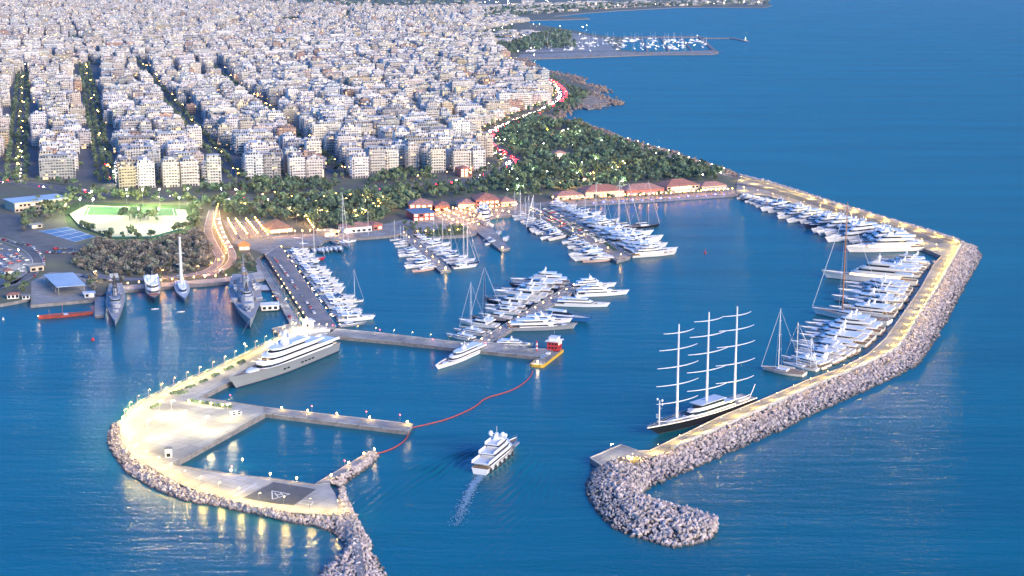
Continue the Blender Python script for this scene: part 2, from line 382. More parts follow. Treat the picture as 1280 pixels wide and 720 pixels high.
def wave(x, y):
    """height of the wake's ripples at x, y: two arms of short crested waves spreading from the stern, plus turbulence"""
    d = (x - YB.x) * ydir.x + (y - YB.y) * ydir.y; n = (x - YB.x) * ynrm.x + (y - YB.y) * ynrm.y
    s = -d; h = np.zeros_like(x); nz = np.sin(x * .11 + 1.3 * np.sin(y * .07)) * np.sin(y * .093 + 1.1 * np.sin(x * .05))
    for sg in (1, -1):
        c = n * sg - (2.5 + 9.5 * np.sqrt(np.clip(s, 0, None) / 12))                # crests bend outwards like the arms of a V
        for k, (dc, wd, lam, am) in enumerate(((0, 7, 4.2, .34), (11, 8, 3.6, .24), (-9, 7, 3.2, .16))):
            o = c - dc * np.clip(s / 60, 0, 1.3)
            h += 1.7 * am * np.exp(-(o / (wd * (.35 + np.clip(s / 70, 0, 1)))) ** 2) * np.sin(2 * np.pi * (o + s * .16) / lam + nz * 1.6) * np.clip(s / 14, 0, 1) * np.exp(-np.clip(s - 30, 0, None) / 75) * (.75 + .5 * nz)
    return h
def sea_sheet():
    x0, x1, y0, y1, st = -150, 110, 560, 800, 1.1
    nx, ny = int((x1 - x0) / st) + 1, int((y1 - y0) / st) + 1
    X, Y = np.meshgrid(np.linspace(x0, x1, nx), np.linspace(y0, y1, ny)); Z = wave(X, Y)
    ex = np.clip(np.minimum(X - x0, x1 - X) / 25, 0, 1); ey = np.clip(np.minimum(Y - y0, y1 - Y) / 25, 0, 1); Z = Z * ex * ey
    V = np.stack([X, Y, Z], -1).reshape(-1, 3); i = np.arange(nx * ny).reshape(ny, nx)
    F = np.stack([i[:-1, :-1], i[:-1, 1:], i[1:, 1:], i[1:, :-1]], -1).reshape(-1, 4)
    B = 60000; k = len(V)
    V = np.vstack([V, [(-B, -B, 0), (B, -B, 0), (B, B, 0), (-B, B, 0), (x0, y0, 0), (x1, y0, 0), (x1, y1, 0), (x0, y1, 0)]])
    F = np.vstack([F, np.array([(0, 1, 5, 4), (1, 2, 6, 5), (2, 3, 7, 6), (3, 0, 4, 7)]) + k])
    return np_mesh("water", V, F, SEA, smooth=True)
tag(sea_sheet(), kind="structure")
def ribbon(pts, wd, z=0.0, mb=None, m=0):
    mb = mb or MB(); vs = []; n = len(pts)
    for i, p in enumerate(pts):
        a, b = Vector(pts[max(i - 1, 0)]), Vector(pts[min(i + 1, n - 1)]); d = (b - a); d.z = 0; d.normalize()
        q = Vector((-d.y, d.x, 0)) * wd / 2; p = Vector((p[0], p[1], z))
        vs += [p - q, p + q]
    return mb.add(vs, [(2 * i, 2 * i + 2, 2 * i + 3, 2 * i + 1) for i in range(n - 1)], m)
def smooth_line(pts, k=3):
    pts = [Vector(p) for p in pts]
    for _ in range(k):
        out = [pts[0]]
        for a, b in zip(pts[:-1], pts[1:]): out += [a.lerp(b, .25), a.lerp(b, .75)]
        out.append(pts[-1]); pts = out
    return pts
ROADZ = WALLH + .05
COAST = [(-60, 222), (0, 226), (60, 233), (130, 243), (220, 247), (320, 250), (415, 246), (460, 239.5), (532, 232), (570, 227), (612, 219), (640, 209), (642, 202), (625, 191),
         (609, 181), (606, 173), (624, 160), (655, 147.5), (680, 137), (700, 127), (705, 117), (698, 108), (680, 97), (655, 86), (636, 72), (625, 55)]
coast_line = smooth_line(PL(COAST, ROADZ))
def road(name, pts, wd, m=ASPH, z=ROADZ, dash=False, edge=True):
    mb = ribbon(pts, wd, z); ln = MB()
    o = mb.build(name, m); tag(o, kind="structure")
    if edge:
        for s in (-1, 1):
            q = [Vector(p) + Vector((-(Vector(pts[min(i + 1, len(pts) - 1)]) - Vector(pts[max(i - 1, 0)])).normalized().y, (Vector(pts[min(i + 1, len(pts) - 1)]) - Vector(pts[max(i - 1, 0)])).normalized().x, 0)) * s * (wd / 2 - .6) for i, p in enumerate(pts)]
            ribbon(q, .35, z + .02, ln)
    if dash:
        for p, d in resample(pts, 9): ln.add(*_dash(p, d, z + .02))
    if ln.v: tag(ln.build("road_markings", LINEW), kind="structure")
    return o
def _dash(p, d, z):
    n = Vector((-d.y, d.x, 0)) * .15; a = p - d * 1.5; b = p + d * 1.5
    return [(q.x, q.y, z) for q in (a - n, b - n, b + n, a + n)], [(0, 1, 2, 3)]
road("coast_road", coast_line, 22, dash=True)
orange_a = smooth_line(PL([(266, 262), (262, 276), (259, 290), (268, 308), (277, 323), (268, 335), (250, 342), (215, 347), (150, 350), (112, 342)], ROADZ))
orange_b = smooth_line(PL([(270, 262), (272, 280), (280, 300), (292, 318), (288, 330), (272, 340), (255, 345)], ROADZ))
road("park_road", orange_a, 8, ASPHL); road("park_road", orange_b, 7, ASPHL, z=ROADZ + .06)
west_road = smooth_line(PL([(-40, 292), (0, 298), (30, 308), (48, 322), (46, 336), (30, 350), (-10, 362)], ROADZ))
road("harbour_road", west_road, 9)
def sheet(name, poly, m, z=ROADZ, kind="structure"):
    return tag(MB().prism(PL(poly, z), None, z).build(name, m), kind=kind)
sheet("car_park_ground", [(-60, 268), (28, 268), (52, 288), (92, 303), (112, 309), (104, 316), (55, 318), (30, 304), (0, 294), (-60, 288)], ASPH)
sheet("car_park_ground", [(-60, 300), (0, 303), (38, 320), (42, 336), (20, 354), (-60, 372)], ASPHL)
sheet("quay_ground", [(39, 380.5), (120, 373.6), (119, 352), (100, 342), (62, 340), (39, 352)], CONC)
sheet("pitch_ground", [(86, 268), (108, 256), (232, 262), (238, 278), (228, 287), (188, 297), (140, 297), (100, 284)], DIRT, z=ROADZ + .04)
sheet("pitch_turf_ground", [(104, 269), (110, 258), (219, 260), (222, 270)], TURF, z=ROADZ + .09)
sheet("lawn_ground", [(80, 262), (95, 252), (240, 257), (250, 272), (232, 292), (190, 301), (130, 300), (84, 282)], GRASS, z=ROADZ)
ct = tag(MB().prism(PL([(49, 289), (85, 283.5), (120, 295.5), (93, 302.5)], ROADZ + .05), None, ROADZ + .05).build("tennis_court_ground", COURT), kind="structure")
cl = MB()
A, B, C_, D = [P(*q, ROADZ + .1) for q in ((49, 289), (85, 283.5), (120, 295.5), (93, 302.5))]
for t in (0, .25, .5, .75, 1): cl.beam(A.lerp(D, t), B.lerp(C_, t), 1.2 if t not in (0, 1) else .5, .02)
for t in (.08, .5, .92): cl.beam(A.lerp(B, t), D.lerp(C_, t), .3, .03)
tag(cl.build("court_markings", LINEW), kind="structure")
pl = MB()
Z = ROADZ + .13; q = [P(x, y, Z) for x, y in ((108, 268.4), (112.5, 259.3), (216, 261), (218, 269.5))]
for a, b in ((0, 1), (1, 2), (2, 3), (3, 0)): pl.beam(q[a], q[b], .5, .01)
pl.beam(q[0].lerp(q[3], .5), q[1].lerp(q[2], .5), .5, .012)
tag(pl.build("pitch_markings", LINEW), kind="structure")
sheet("promenade_ground", [(333, 318), (350, 307), (398, 308), (406, 300), (480, 295), (500, 293), (510, 290.5), (516, 298), (583, 294), (596, 291), (600, 273),
      (640, 268.5), (652, 265), (672, 256), (697, 256), (732, 255), (800, 251), (920, 243), (918, 236), (830, 240), (730, 248), (640, 256), (560, 262), (480, 280), (400, 292), (300, 296), (290, 303)], CONC)
sheet("car_park_ground", [(278, 276), (330, 276), (342, 300), (292, 303)], ASPHL, z=ROADZ + .05)
sheet("lawn_ground", [(516, 297), (583, 293), (578, 284), (520, 290)], GRASS, z=ROADZ + .05)
sheet("lawn_ground", [(286, 306), (318, 326), (322, 340), (284, 346), (275, 342), (296, 322)], GRASS, z=ROADZ + .03)
sheet("beach_ground", [(686, 150), (700, 142), (712, 134), (718, 131), (735, 136), (758, 131), (762, 126), (745, 121), (735, 116), (728, 118), (722, 128), (700, 137), (680, 146)], SAND)
sheet("beach_ground", [(924, 224), (905, 215), (870, 204), (830, 190), (780, 176), (747, 163), (724, 154.5), (722, 157), (746, 166), (780, 180), (830, 194), (870, 208), (903, 219)], SAND)
sheet("quay_ground", [(151, 363), (285, 352), (331, 348), (322, 331), (300, 340), (281, 347), (151, 357)], CONCL)
sheet("boatyard_ground", [(646, 73.5), (690, 72.5), (740, 71), (815, 68), (890, 67.5), (896, 66), (892, 63), (800, 65.5), (770, 64), (700, 66), (650, 68)], CONC)
sheet("boatyard_ground", [(655, 66), (770, 63.5), (752, 47), (715, 41), (680, 44), (660, 54)], CONC)
# ================================================================ MOLES, PIERS AND ROCKS
MZ = 2.6                                            # deck height of the moles
def part(mb, name, m, parent, label=None):
    o = mb.build(name, m, parent)
    if label: o["label"] = label
    return o
def thing(mb, name, m, label, cat, group=None): return tag(mb.build(name, m), label, cat, group)
def kerb(pts, z, mb, w_=.6, h=.35):
    for a, b in zip(pts[:-1], pts[1:]): mb.beam((a[0], a[1], z), (b[0], b[1], z), w_, h)
# --- outer breakwater
UP_OUT = PL([(922, 222), (960, 230), (1027, 252), (1095, 272.5), (1165, 292.5), (1202, 305)], MZ)
UP_IN = PL([(920, 241), (960, 245), (1042, 268.5), (1100, 286), (1147, 302.5), (1155, 310.5), (1177, 320)], MZ)
R_OUT = PL([(1202, 305), (1171, 360), (1145, 400), (1122.5, 436), (1100, 447.5), (1060, 465.5), (1010, 486), (960, 509), (890, 540), (840, 561.5), (815, 572.5), (790, 580)], MZ)
R_IN = PL([(1177, 320), (1167, 331), (1151, 360), (1120, 405), (1107, 423), (1085, 443), (1052, 460), (1010, 475), (960, 496.5), (900, 521), (860, 540.5), (812, 563.5), (798, 564), (776, 556)], MZ)
END_P = PL([(776, 556), (737.5, 572.5), (750, 581), (762.5, 574), (790, 580)], MZ)
bw_poly = UP_OUT[:-1] + R_OUT + END_P[::-1][1:] + R_IN[::-1][1:] + UP_IN[::-1][1:]
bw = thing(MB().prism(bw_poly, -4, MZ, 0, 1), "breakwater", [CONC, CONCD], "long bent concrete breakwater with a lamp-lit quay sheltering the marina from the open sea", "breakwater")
up_mid = [a.lerp(b, .62) for a, b in zip(PL([(922, 222), (960, 230), (1027, 252), (1095, 272.5), (1150, 288.5), (1190, 301)], MZ), PL([(920, 241), (960, 245), (1042, 268.5), (1100, 286), (1147, 302.5), (1180, 312)], MZ))]
part(ribbon([a.lerp(b, .42) for a, b in zip(PL([(922, 222), (960, 230), (1027, 252), (1095, 272.5), (1150, 288.5), (1182, 299)], MZ), PL([(920, 241), (960, 245), (1042, 268.5), (1100, 286), (1147, 302.5), (1176, 311)], MZ))], 13, MZ + .05), "roadway", ASPH, bw)
wallm = MB()
for pts in (UP_OUT, R_OUT[:-2]):
    q = [Vector(p) for p in pts]
    for a, b in zip(q[:-1], q[1:]): wallm.beam(a, b, 1.6, 2.2 if pts is UP_OUT else 1.7)
part(wallm, "sea_wall", CONCL, bw)
kb = MB(); kerb(UP_IN, MZ, kb); kerb(R_IN, MZ, kb); kerb(END_P[:3], MZ, kb); part(kb, "quay_kerb", CONCL, bw)
# --- western mole (the D-shaped platform)
M_OUT = [(373, 409), (352, 420), (324.5, 434.8), (302, 446), (270, 462), (238, 474.7), (203, 490.7), (174, 505), (163, 513), (155, 522.6), (150.5, 531), (150, 539), (153.5, 554.6), (168, 573.8), (193.5, 588), (232, 609),
         (273, 621.7), (311.7, 632.9), (359.6, 640.9), (425, 646)]
M_IN = [(427, 632), (411, 604), (392.5, 606), (337, 598), (289, 593), (222, 582.2), (216, 580), (331, 517), (331, 509), (324, 508), (249, 497), (280, 481), (411, 420.5), (413, 411), (396, 404)]
mole_out = PL(M_OUT, MZ); mole_poly = mole_out + PL(M_IN, MZ)
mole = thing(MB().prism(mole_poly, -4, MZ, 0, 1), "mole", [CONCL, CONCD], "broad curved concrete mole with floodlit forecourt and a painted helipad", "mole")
hp = MB().prism(PL([(303, 622.5), (342, 602.5), (395, 611.5), (367, 631.5), (340, 629)], MZ + .06), None, MZ + .06); part(hp, "helipad", ASPH, mole)
def painted(lines, z, wd, mb):
    for a, b in lines: mb.beam(P(*a, z), P(*b, z), wd, .02)
pm = MB()
painted([((340, 613.5), (362.5, 617.5)), ((362.5, 617.5), (340.5, 624)), ((340.5, 624), (340, 613.5)), ((343.5, 616.2), (347.5, 621)), ((350.5, 615.8), (354, 619.2)), ((345.6, 618.8), (352.3, 617.4)),
         ((291, 620.5), (320, 604)), ((292.6, 621), (321.8, 604.5))], MZ + .09, .55, pm)
part(pm, "helipad_markings", LINEW, mole)
painted_box = MB(); painted([((378, 625.5), (391.5, 627)), ((391.5, 627), (389, 631)), ((389, 631), (373.5, 629.3)), ((373.5, 629.3), (378, 625.5))], MZ + .09, .35, painted_box); part(painted_box, "painted_rectangle", LINEW, mole)
rail = MB(); rp = resample(mole_out, 3.2)
for p, d in rp: rail.tube([p, p + Vector((0, 0, 1.9))], .05, 4)
for h in (.7, 1.3, 1.9):
    rail.tube([p + Vector((0, 0, h)) for p, d in rp], .04, 4)
part(rail, "railing", STEEL, mole)
kb = MB(); kerb(PL(M_IN[1:14], MZ), MZ, kb, .9, .3); kerb(mole_out, MZ, kb, .9, .5); part(kb, "quay_kerb", CONC, mole)
# --- piers
_bm = []
def BOLLARD_MESH():
    if not _bm:
        t = MB().lathe(0, 0, [(.24, 0), (.17, .2), (.15, .5), (.3, .6), (.3, .75)], 6); me = bpy.data.meshes.new("bollard"); me.from_pydata(t.v, [], t.f); me.materials.append(DARK); _bm.append(me)
    return _bm[0]
def pier(name, poly, label, z=2.2, m=CONC, edge=True, float_=False, group=None):
    pts = PL(poly, z); o = thing(MB().prism(pts, -4 if not float_ else -.4, z, 0, 1), name, [m, CONCD], label, "pier", group)
    if edge:
        kb = MB(); kerb(pts + pts[:1], z, kb, .5, .22); part(kb, "pier_kerb", CONCL, o)
    for p, d in resample(pts, 13):
        q = BOLLARD_MESH(); c = bpy.data.objects.new("bollard", q); COL.objects.link(c); c.parent = o; c.location = (p.x - d.y * .9, p.y + d.x * .9, z)
    return o
main_pier = pier("main_pier", [(331, 318), (350, 307), (416, 402), (420, 408), (413, 411), (396, 408), (387.5, 403)], "wide roadway pier running out from the shore past the row of small motor yachts", 2.3, ASPHL)
wl_ = MB(); a, b = P(331, 318, 2.3), P(387, 402.5, 2.3); wl_.beam(a, b, 1.2, 1.3); part(wl_, "parapet_wall", CONCD, main_pier)
pier("narrow_pier", [(319, 325), (323, 322.5), (376, 407), (396, 408), (375, 412), (350, 418), (340, 411), (363, 405), (352, 384), (331, 347)], "low narrow concrete pier between the grey warship and the sunken channel", 1.6)
pier("cross_pier", [(411, 419.5), (420, 411), (480, 416.5), (560, 426), (591, 429), (613, 428), (666, 436), (690, 436.5), (673, 446), (640, 442.5), (562, 434.5), (495, 427)], "long thin concrete pier crossing the basin to the red harbour office", 2.2)
pier("finger_pier", [(591, 429.5), (716, 353.5), (722, 357), (717, 365.5), (613, 427.8)], "slanting pier lined with yachts, reaching up from the cross pier", 1.9)
pier("finger_pier", [(500, 293), (510, 290.5), (564, 337.5), (551, 340)], "short pier by the lit restaurant terrace, packed with small motor boats", 1.8)
pier("finger_pier", [(596, 290), (599, 276), (604, 272), (637, 310.5), (627, 313.5)], "stubby little pier with a yellow end beside the passenger ship", 1.8)
pe = pier("parking_pier", [(652, 264.5), (675, 254.5), (734, 285), (750, 297), (788, 321), (771, 326.5), (745, 312), (719, 298.5), (696, 286.5)], "broad pier used as a car park, with the largest cluster of yachts along it", 2.2, ASPHL)
gs = MB(); ribbon(PL([(676, 259), (730, 287), (757, 304), (770, 313)], 2.3), 4, 2.26, gs); ribbon(PL([(660, 267), (700, 287), (720, 296)], 2.3), 3, 2.26, gs); part(gs, "hedge_strip", GRASS, pe)
pier("thin_pier", [(331, 509), (335, 509.5), (516, 530), (510, 539), (335, 517.5), (331, 517)], "thin straight pier with small lamps leaving the mole towards the red floating boom", 2.2)
pier("spur_pier", [(392.5, 606), (462.5, 564), (471, 566), (414, 600), (410, 607)], "short sloping pier with rocks along one side, next to the helipad", 2.2)
pier("landing_pier", [(119, 371), (130, 371.5), (130, 394), (119, 394.5)], "stubby landing pier between the rust-red barge and the destroyer", 1.8, CONCL)
for q, lb in (([(320, 356.5), (333, 356), (338, 362.5), (321, 363)], "small grey floating pontoon by the stern of the large warship"), ([(326, 380), (348, 378), (350, 386), (327, 388)], "floating pontoon under the white kiosk beside the large warship")):
    thing(MB().prism(PL(q, .9), -.4, .9, 0, 1), "pontoon", [DECKG, DARK], lb, "pontoon", "pontoons by the warship")
# --- rocks
def rock_shapes(k, seed, sub=1):
    out = []; r = np.random.RandomState(seed)
    for i in range(k):
        bm = bmesh.new(); bmesh.ops.create_icosphere(bm, subdivisions=sub, radius=1.0)
        V = np.array([v.co[:] for v in bm.verts]); F = np.array([[v.index for v in f.verts] for f in bm.faces]); bm.free()
        for _ in range(7):                               # hack flat faces off the stone
            n = r.normal(size=3); n /= np.linalg.norm(n); d = r.uniform(.45, .8); s = V @ n
            V = V - np.outer(np.clip(s - d, 0, None), n)
        V *= np.array([1.15 + .25 * (i % 3), r.uniform(.6, .95), r.uniform(.5, .75)]) * 1.15; out.append((V, F))
    return out
SHAPES = rock_shapes(8, 3, 1)
def rand_rot(r, n):
    q = r.normal(size=(n, 4)); q /= np.linalg.norm(q, axis=1)[:, None]; w_, x, y, z = q.T
    return np.stack([np.stack([1 - 2 * (y * y + z * z), 2 * (x * y - z * w_), 2 * (x * z + y * w_)], -1), np.stack([2 * (x * y + z * w_), 1 - 2 * (x * x + z * z), 2 * (y * z - x * w_)], -1),
                     np.stack([2 * (x * z - y * w_), 2 * (y * z + x * w_), 1 - 2 * (x * x + y * y)], -1)], 1)
def rock_mass(name, pos, size, seed, m=ROCK, parent=None):
    r = np.random.RandomState(seed); pos = np.asarray(pos); n = len(pos); size = np.asarray(size); VV = []; FF = []; CC = []; k = 0
    pick = r.randint(0, len(SHAPES), n); rot = rand_rot(r, n)
    for i, (V, F) in enumerate(SHAPES):
        ix = np.nonzero(pick == i)[0]
        if not len(ix): continue
        W = np.einsum('nij,vj->nvi', rot[ix], V) * size[ix][:, None, None] + pos[ix][:, None, :]
        VV.append(W.reshape(-1, 3)); FF.append((F[None] + (np.arange(len(ix)) * len(V))[:, None, None]).reshape(-1, 3) + k); k += len(ix) * len(V)
        g = r.uniform(.62, 1.22, (len(ix), 1)); c = g * np.array([[1, .97, .96]]) + r.uniform(-.04, .04, (len(ix), 3)); CC.append(np.repeat(c, len(F), 0))
    return np_mesh(name, np.vstack(VV), np.vstack(FF), m, None, np.vstack(CC), parent=parent)
def strip_rocks(crest, foot, zc, zf, size, r, fill=1.5, jit=.5):
    """stones over the slope between a crest line and a foot line with matching points"""
    out = []
    for (a, b), (c, d) in zip(zip(crest[:-1], crest[1:]), zip(foot[:-1], foot[1:])):
        wd = ((a - c).length + (b - d).length) / 2; ln = ((a - b).length + (c - d).length) / 2
        n = int(wd * ln / (size * size) * fill / 2.2)
        for _ in range(n):
            s, t = r.random(), r.random(); p = a.lerp(b, s).lerp(c.lerp(d, s), t)
            out.append((p.x, p.y, zc + (zf - zc) * t + r.uniform(-jit, jit)))
    return out
def slope(mb, crest, foot, zc, zf):
    n = len(crest)
    mb.add([(p.x, p.y, zc) for p in crest] + [(p.x, p.y, zf) for p in foot], [(i, i + 1, n + i + 1, n + i) for i in range(n - 1)])
RC = PL([(1200, 305), (1204, 305), (1201, 309), (1173, 360), (1147, 400), (1124, 437), (1101, 449), (1061, 467), (1011, 488), (962, 511), (892, 542), (842, 563.5), (816, 575)], 2)
RF = PL([(1202, 302), (1222, 309), (1229, 321), (1206, 360), (1180, 411), (1150, 456), (1120, 471.5), (1073, 494), (1023, 516), (975, 540), (900, 573), (852, 594), (814, 610)], 0)
RF = [r_.lerp(c, .04) for r_, c in zip(RF, RC)]
HK_L = PL([(790, 581), (765, 575), (748, 583), (738, 593), (731.5, 608), (733, 620), (745, 640), (763, 660), (787, 670.5), (815, 678), (842, 685.5), (866, 681), (887, 675), (896, 664)], 0)
HK_R = PL([(817, 580), (818, 590), (816, 600), (813, 610), (806, 614), (801, 618), (808, 622), (820, 627), (834, 630.5), (848, 634), (862, 636.5), (874, 641), (884, 648), (892, 656)], 0)
MO_C = PL([(150, 529), (148.5, 539), (152, 555.5), (166, 575.5), (192, 590), (231, 611), (272, 623.5), (311, 634.8), (359, 642.8), (395, 646), (424, 648), (430, 640)], 2)
MO_F = PL([(142, 529), (134.4, 548), (141, 567), (161, 593), (190, 610), (232, 627), (280, 635), (343, 647.5), (370, 655.5), (395, 658), (420, 668), (433, 683)], 0)
SP_L = PL([(425, 645), (428, 655), (431, 668), (433, 683), (430, 695), (414, 704), (402, 714), (394, 728), (392, 745)], 0)
SP_R = PL([(427, 608), (438, 636), (447, 650), (456, 666), (462, 680), (468, 695), (476, 708), (484, 722), (492, 745)], 0)
BP_C = PL([(413, 603), (430, 593), (450, 581), (466, 569)], 2)
BP_F = PL([(428, 609), (446, 594), (463, 582), (473, 571)], 0)
bed = MB()
slope(bed, RC, RF, 2.0, -.6)
tag(bed.build("rubble_slope", RUBBLE, bw))
def mound(L, Rr, h):
    m = MB(); n = len(L); prof = ((0, -.6), (.22, h * .75), (.5, h), (.78, h * .75), (1, -.6)); vs = []
    for l, r_ in zip(L, Rr): vs += [(*l.lerp(r_, t).xy, z) for t, z in prof]
    return m.add(vs, [(5 * i + j, 5 * i + j + 1, 5 * i + j + 6, 5 * i + j + 5) for i in range(n - 1) for j in range(4)] + [tuple(range(5 * n - 5, 5 * n))])
hk = mound(HK_L, HK_R, 4.2).build("rubble_mound", RUBBLE)
tag(hk, "hooked rubble tip of the long breakwater, covered in pale armour stone", "breakwater tip")
spit = mound(SP_L, SP_R, 2.6).build("rubble_spit", RUBBLE)
tag(spit, "curving rubble spit running out of frame below the helipad", "rubble spit")
sp = MB(); slope(sp, MO_C, MO_F, 2.2, -.5); slope(sp, BP_C, BP_F, 2.0, -.5); sp.build("rubble_slope", RUBBLE, mole)
part(ribbon(PL([(444, 668), (447, 685), (449, 700), (452, 730)], 2.9), 3.2, 3.4), "footpath", CONC, spit)
def mound_rocks(L, Rr, h, size, r, fill):
    out = []
    for i in range(len(L) - 1):
        wd = (L[i] - Rr[i]).length; ln = ((L[i] - L[i + 1]).length + (Rr[i] - Rr[i + 1]).length) / 2
        for _ in range(int(wd * ln / (size * size) * fill / 2.2)):
            s, t = r.random(), r.random(); p = L[i].lerp(L[i + 1], s).lerp(Rr[i].lerp(Rr[i + 1], s), t)
            out.append((p.x, p.y, h * (1 - abs(2 * t - 1) ** 2.4) - .2 + r.uniform(-.3, .3)))
    return out
rr = random.Random(21)
big = strip_rocks(RC, RF, 2.3, -.3, 1.5, rr, 2.4)                        # blocks on the long outer slope
seawall_toe = strip_rocks(PL([(925, 221), (960, 228.5), (1027, 250.5), (1095, 271), (1165, 291), (1201, 303.5)], 1.5), PL([(926, 219), (961, 226.5), (1028, 248.5), (1096, 269), (1166, 289), (1204, 301.5)], 0), 2.6, -.3, 2.0, rr, 1.6)
hooks = mound_rocks(HK_L[2:], HK_R[2:], 4.6, 1.5, rr, 2.4)
small = [p for p in mound_rocks(HK_L[1:10], HK_R[1:10], 4.4, .8, rr, 1.6)]
mole_r = strip_rocks(MO_C, MO_F, 2.6, -.2, 1.15, rr, 2.1, .35) + strip_rocks(BP_C, BP_F, 2.3, -.2, 1.15, rr, 2.0, .35)
spit_r = mound_rocks(SP_L, SP_R, 2.7, 1.15, rr, 1.9)
# the three hundred stones that show largest stand on their own, the rest of the heap is one mass
def on_small_side(p):
    x, y = PX(p); return x < 790 - (y - 660) * .6 and y > 588 and x < 740 + max(0, (y - 600)) * .55 + 22
hooks = [p for p in hooks if not on_small_side(p)] + mound_rocks(HK_L[:3], HK_R[:3], 3.4, 1.5, rr, 2.6)
small = [p for p in small if on_small_side(p)]
cand = sorted([p for p in hooks + big if p[2] > -.1], key=lambda p: math.dist((0, 0, CAM_H), p))
solo = cand[::2][:300]; ss = set(solo)
rest_big = [p for p in hooks + big if p not in ss] + seawall_toe
pos = rest_big + small; siz = [rr.uniform(.85, 1.55) for _ in rest_big] + [rr.uniform(.45, .95) for _ in small]
tag(rock_mass("breakwater_rocks", pos, siz, 5), "mass of broken grey and pinkish stone armouring the outer breakwater", "rocks", kind="stuff")
tag(rock_mass("mole_rocks", mole_r + spit_r, [rr.uniform(.7, 1.5) for _ in mole_r + spit_r], 6), "band of smaller grey rocks along the curved mole and its spit", "rocks", kind="stuff")
protos = []
for i, (V, F) in enumerate(SHAPES):
    me = bpy.data.meshes.new("armour_stone"); me.from_pydata(V.tolist(), [], F.tolist()); me.materials.append(ROCKO); protos.append(me)
rot = rand_rot(np.random.RandomState(9), len(solo))
for i, p in enumerate(solo):
    o = bpy.data.objects.new("armour_stone", protos[i % 8]); COL.objects.link(o); s = rr.uniform(1.05, 1.7)
    o.matrix_world = Matrix.Translation(p) @ Matrix(rot[i].tolist()).to_4x4() @ Matrix.Scale(s, 4)
    g = rr.uniform(.68, 1.25); o.color = (g, g * .97, g * .95, 1)
    x, y = PX(p)
    where = ("on the tip of the hook" if x > 850 and y > 630 else "on the hook's crest" if p[2] > 3 else "at the waterline of the hook" if y > 600 else "on the slope below the three-masted ship's quay")
    tag(o, f"{'large ' if s > 1.5 else ''}{'pale' if g > 1.08 else 'dark' if g < .9 else 'mid-grey'} armour stone {where}", "armour stone", f"armour stones {where}")

shore_r = []
for line, wdt, stp in (([(686, 150), (700, 142), (712, 134), (718, 131), (735, 136), (758, 131), (762, 126), (745, 121), (735, 116), (751, 114.5), (744, 108), (722, 104), (718, 97), (700, 93), (672, 88), (655, 79), (646, 73.5)], 9, 3.2), ([(924, 224), (905, 215), (870, 204), (830, 190), (780, 176), (747, 163), (724, 154.5), (698, 152)], 4, 3.0), ([(646, 73.5), (690, 72.5), (740, 71), (815, 68), (890, 67.5), (898, 66)], 4, 6.0), ([(762, 126), (768, 128), (775, 131)], 5, 4), ([(751, 114.5), (760, 116)], 6, 4)):
    for p, d in resample(PL(line, 0), stp):
        for _ in range(3): shore_r.append((p.x + rr.gauss(0, wdt), p.y + rr.gauss(0, wdt), rr.uniform(-.4, 2.2)))
tag(rock_mass("shore_rocks", shore_r, [rr.uniform(1.2, 3.4) for _ in shore_r], 12, mat("brown_shore_rock", (.30, .22, .17), .95, var=.3, scale=.3, tint='attr')), "brown rocks and reefs fringing the headland and the point beyond it", "rocks", kind="stuff")
# ================================================================ THE CITY
GA = R(17.2)                                        # the street grid: u runs inland, v along the shore
EU = Vector((-math.sin(GA), math.cos(GA))); EV = Vector((math.cos(GA), math.sin(GA)))
def uv_xy(u, v): return EU.x * u + EV.x * v, EU.y * u + EV.y * v
def xy_uv(p): return p[0] * EU.x + p[1] * EU.y, p[0] * EV.x + p[1] * EV.y
CITY = PL([(-260, 236), (-60, 230), (0, 229), (30, 225), (125, 229.5), (155, 237.5), (243, 236), (280, 232), (320, 226), (415, 225.5), (465, 226), (480, 216), (525, 214), (555, 219),
           (572, 216), (604, 215), (606, 195), (594, 178), (592, 170), (612, 157), (645, 144), (672, 133), (690, 124), (692, 113), (686, 107), (668, 96), (640, 82), (618, 68),
           (612, 52), (604, 40), (598, 30), (610, 15), (600, 12), (520, 14), (440, 13), (390, 9), (340, 7), (280, 3), (200, -2), (-100, -14), (-400, -14)])
GREEN = [PL(q) for q in ([(80, 62), (84, 48), (110, 50), (106, 60)], [(165, 118), (175, 108), (184, 114), (178, 126)], [(345, 25), (375, 22), (378, 30), (350, 32)], [(590, 42), (640, 36), (640, 52), (598, 52)],
         [(425, 30), (432, 16), (442, 18), (434, 30)], [(240, 104), (250, 96), (256, 108), (246, 116)], [(555, 160), (566, 148), (582, 152), (580, 168)], [(440, 200), (452, 190), (462, 196), (452, 210)], [(0, 12), (8, 9), (14, 12), (4, 16)], [(575, 200), (556, 212), (560, 190), (572, 184)])]
AVE = []                                            # tree-lined avenues: centre line in u, v and their half width
for a, b, hw in (((20, 232), (29, 95), 10.5), ((134, 232), (105, 82), 9.5), ((300, 232), (166, 76), 8), ((432, 225), (262, 84), 5)):
    AVE.append((xy_uv(P(*a)), xy_uv(P(*b)), hw))
def in_avenue(u, v, m=0):
    for (ua, va), (ub, vb), hw in AVE:
        if ua - 40 < u < ub:
            c = va + (vb - va) * (u - ua) / (ub - ua)
            if abs(v - c) < hw + m: return True
    return False
def near_coast(x, y, d):
    return any((x - p.x) ** 2 + (y - p.y) ** 2 < d * d for p in coast_line)
WALLC = [((.79, .75, .70), "white", 13), ((.73, .67, .57), "cream", 6), ((.62, .54, .44), "beige", 1.6), ((.66, .56, .50), "pinkish", 2), ((.47, .46, .46), "grey", 2.6), ((.64, .66, .68), "pale-blue", 1.2), ((.52, .34, .25), "terracotta", .7), ((.66, .56, .37), "ochre", .45)]
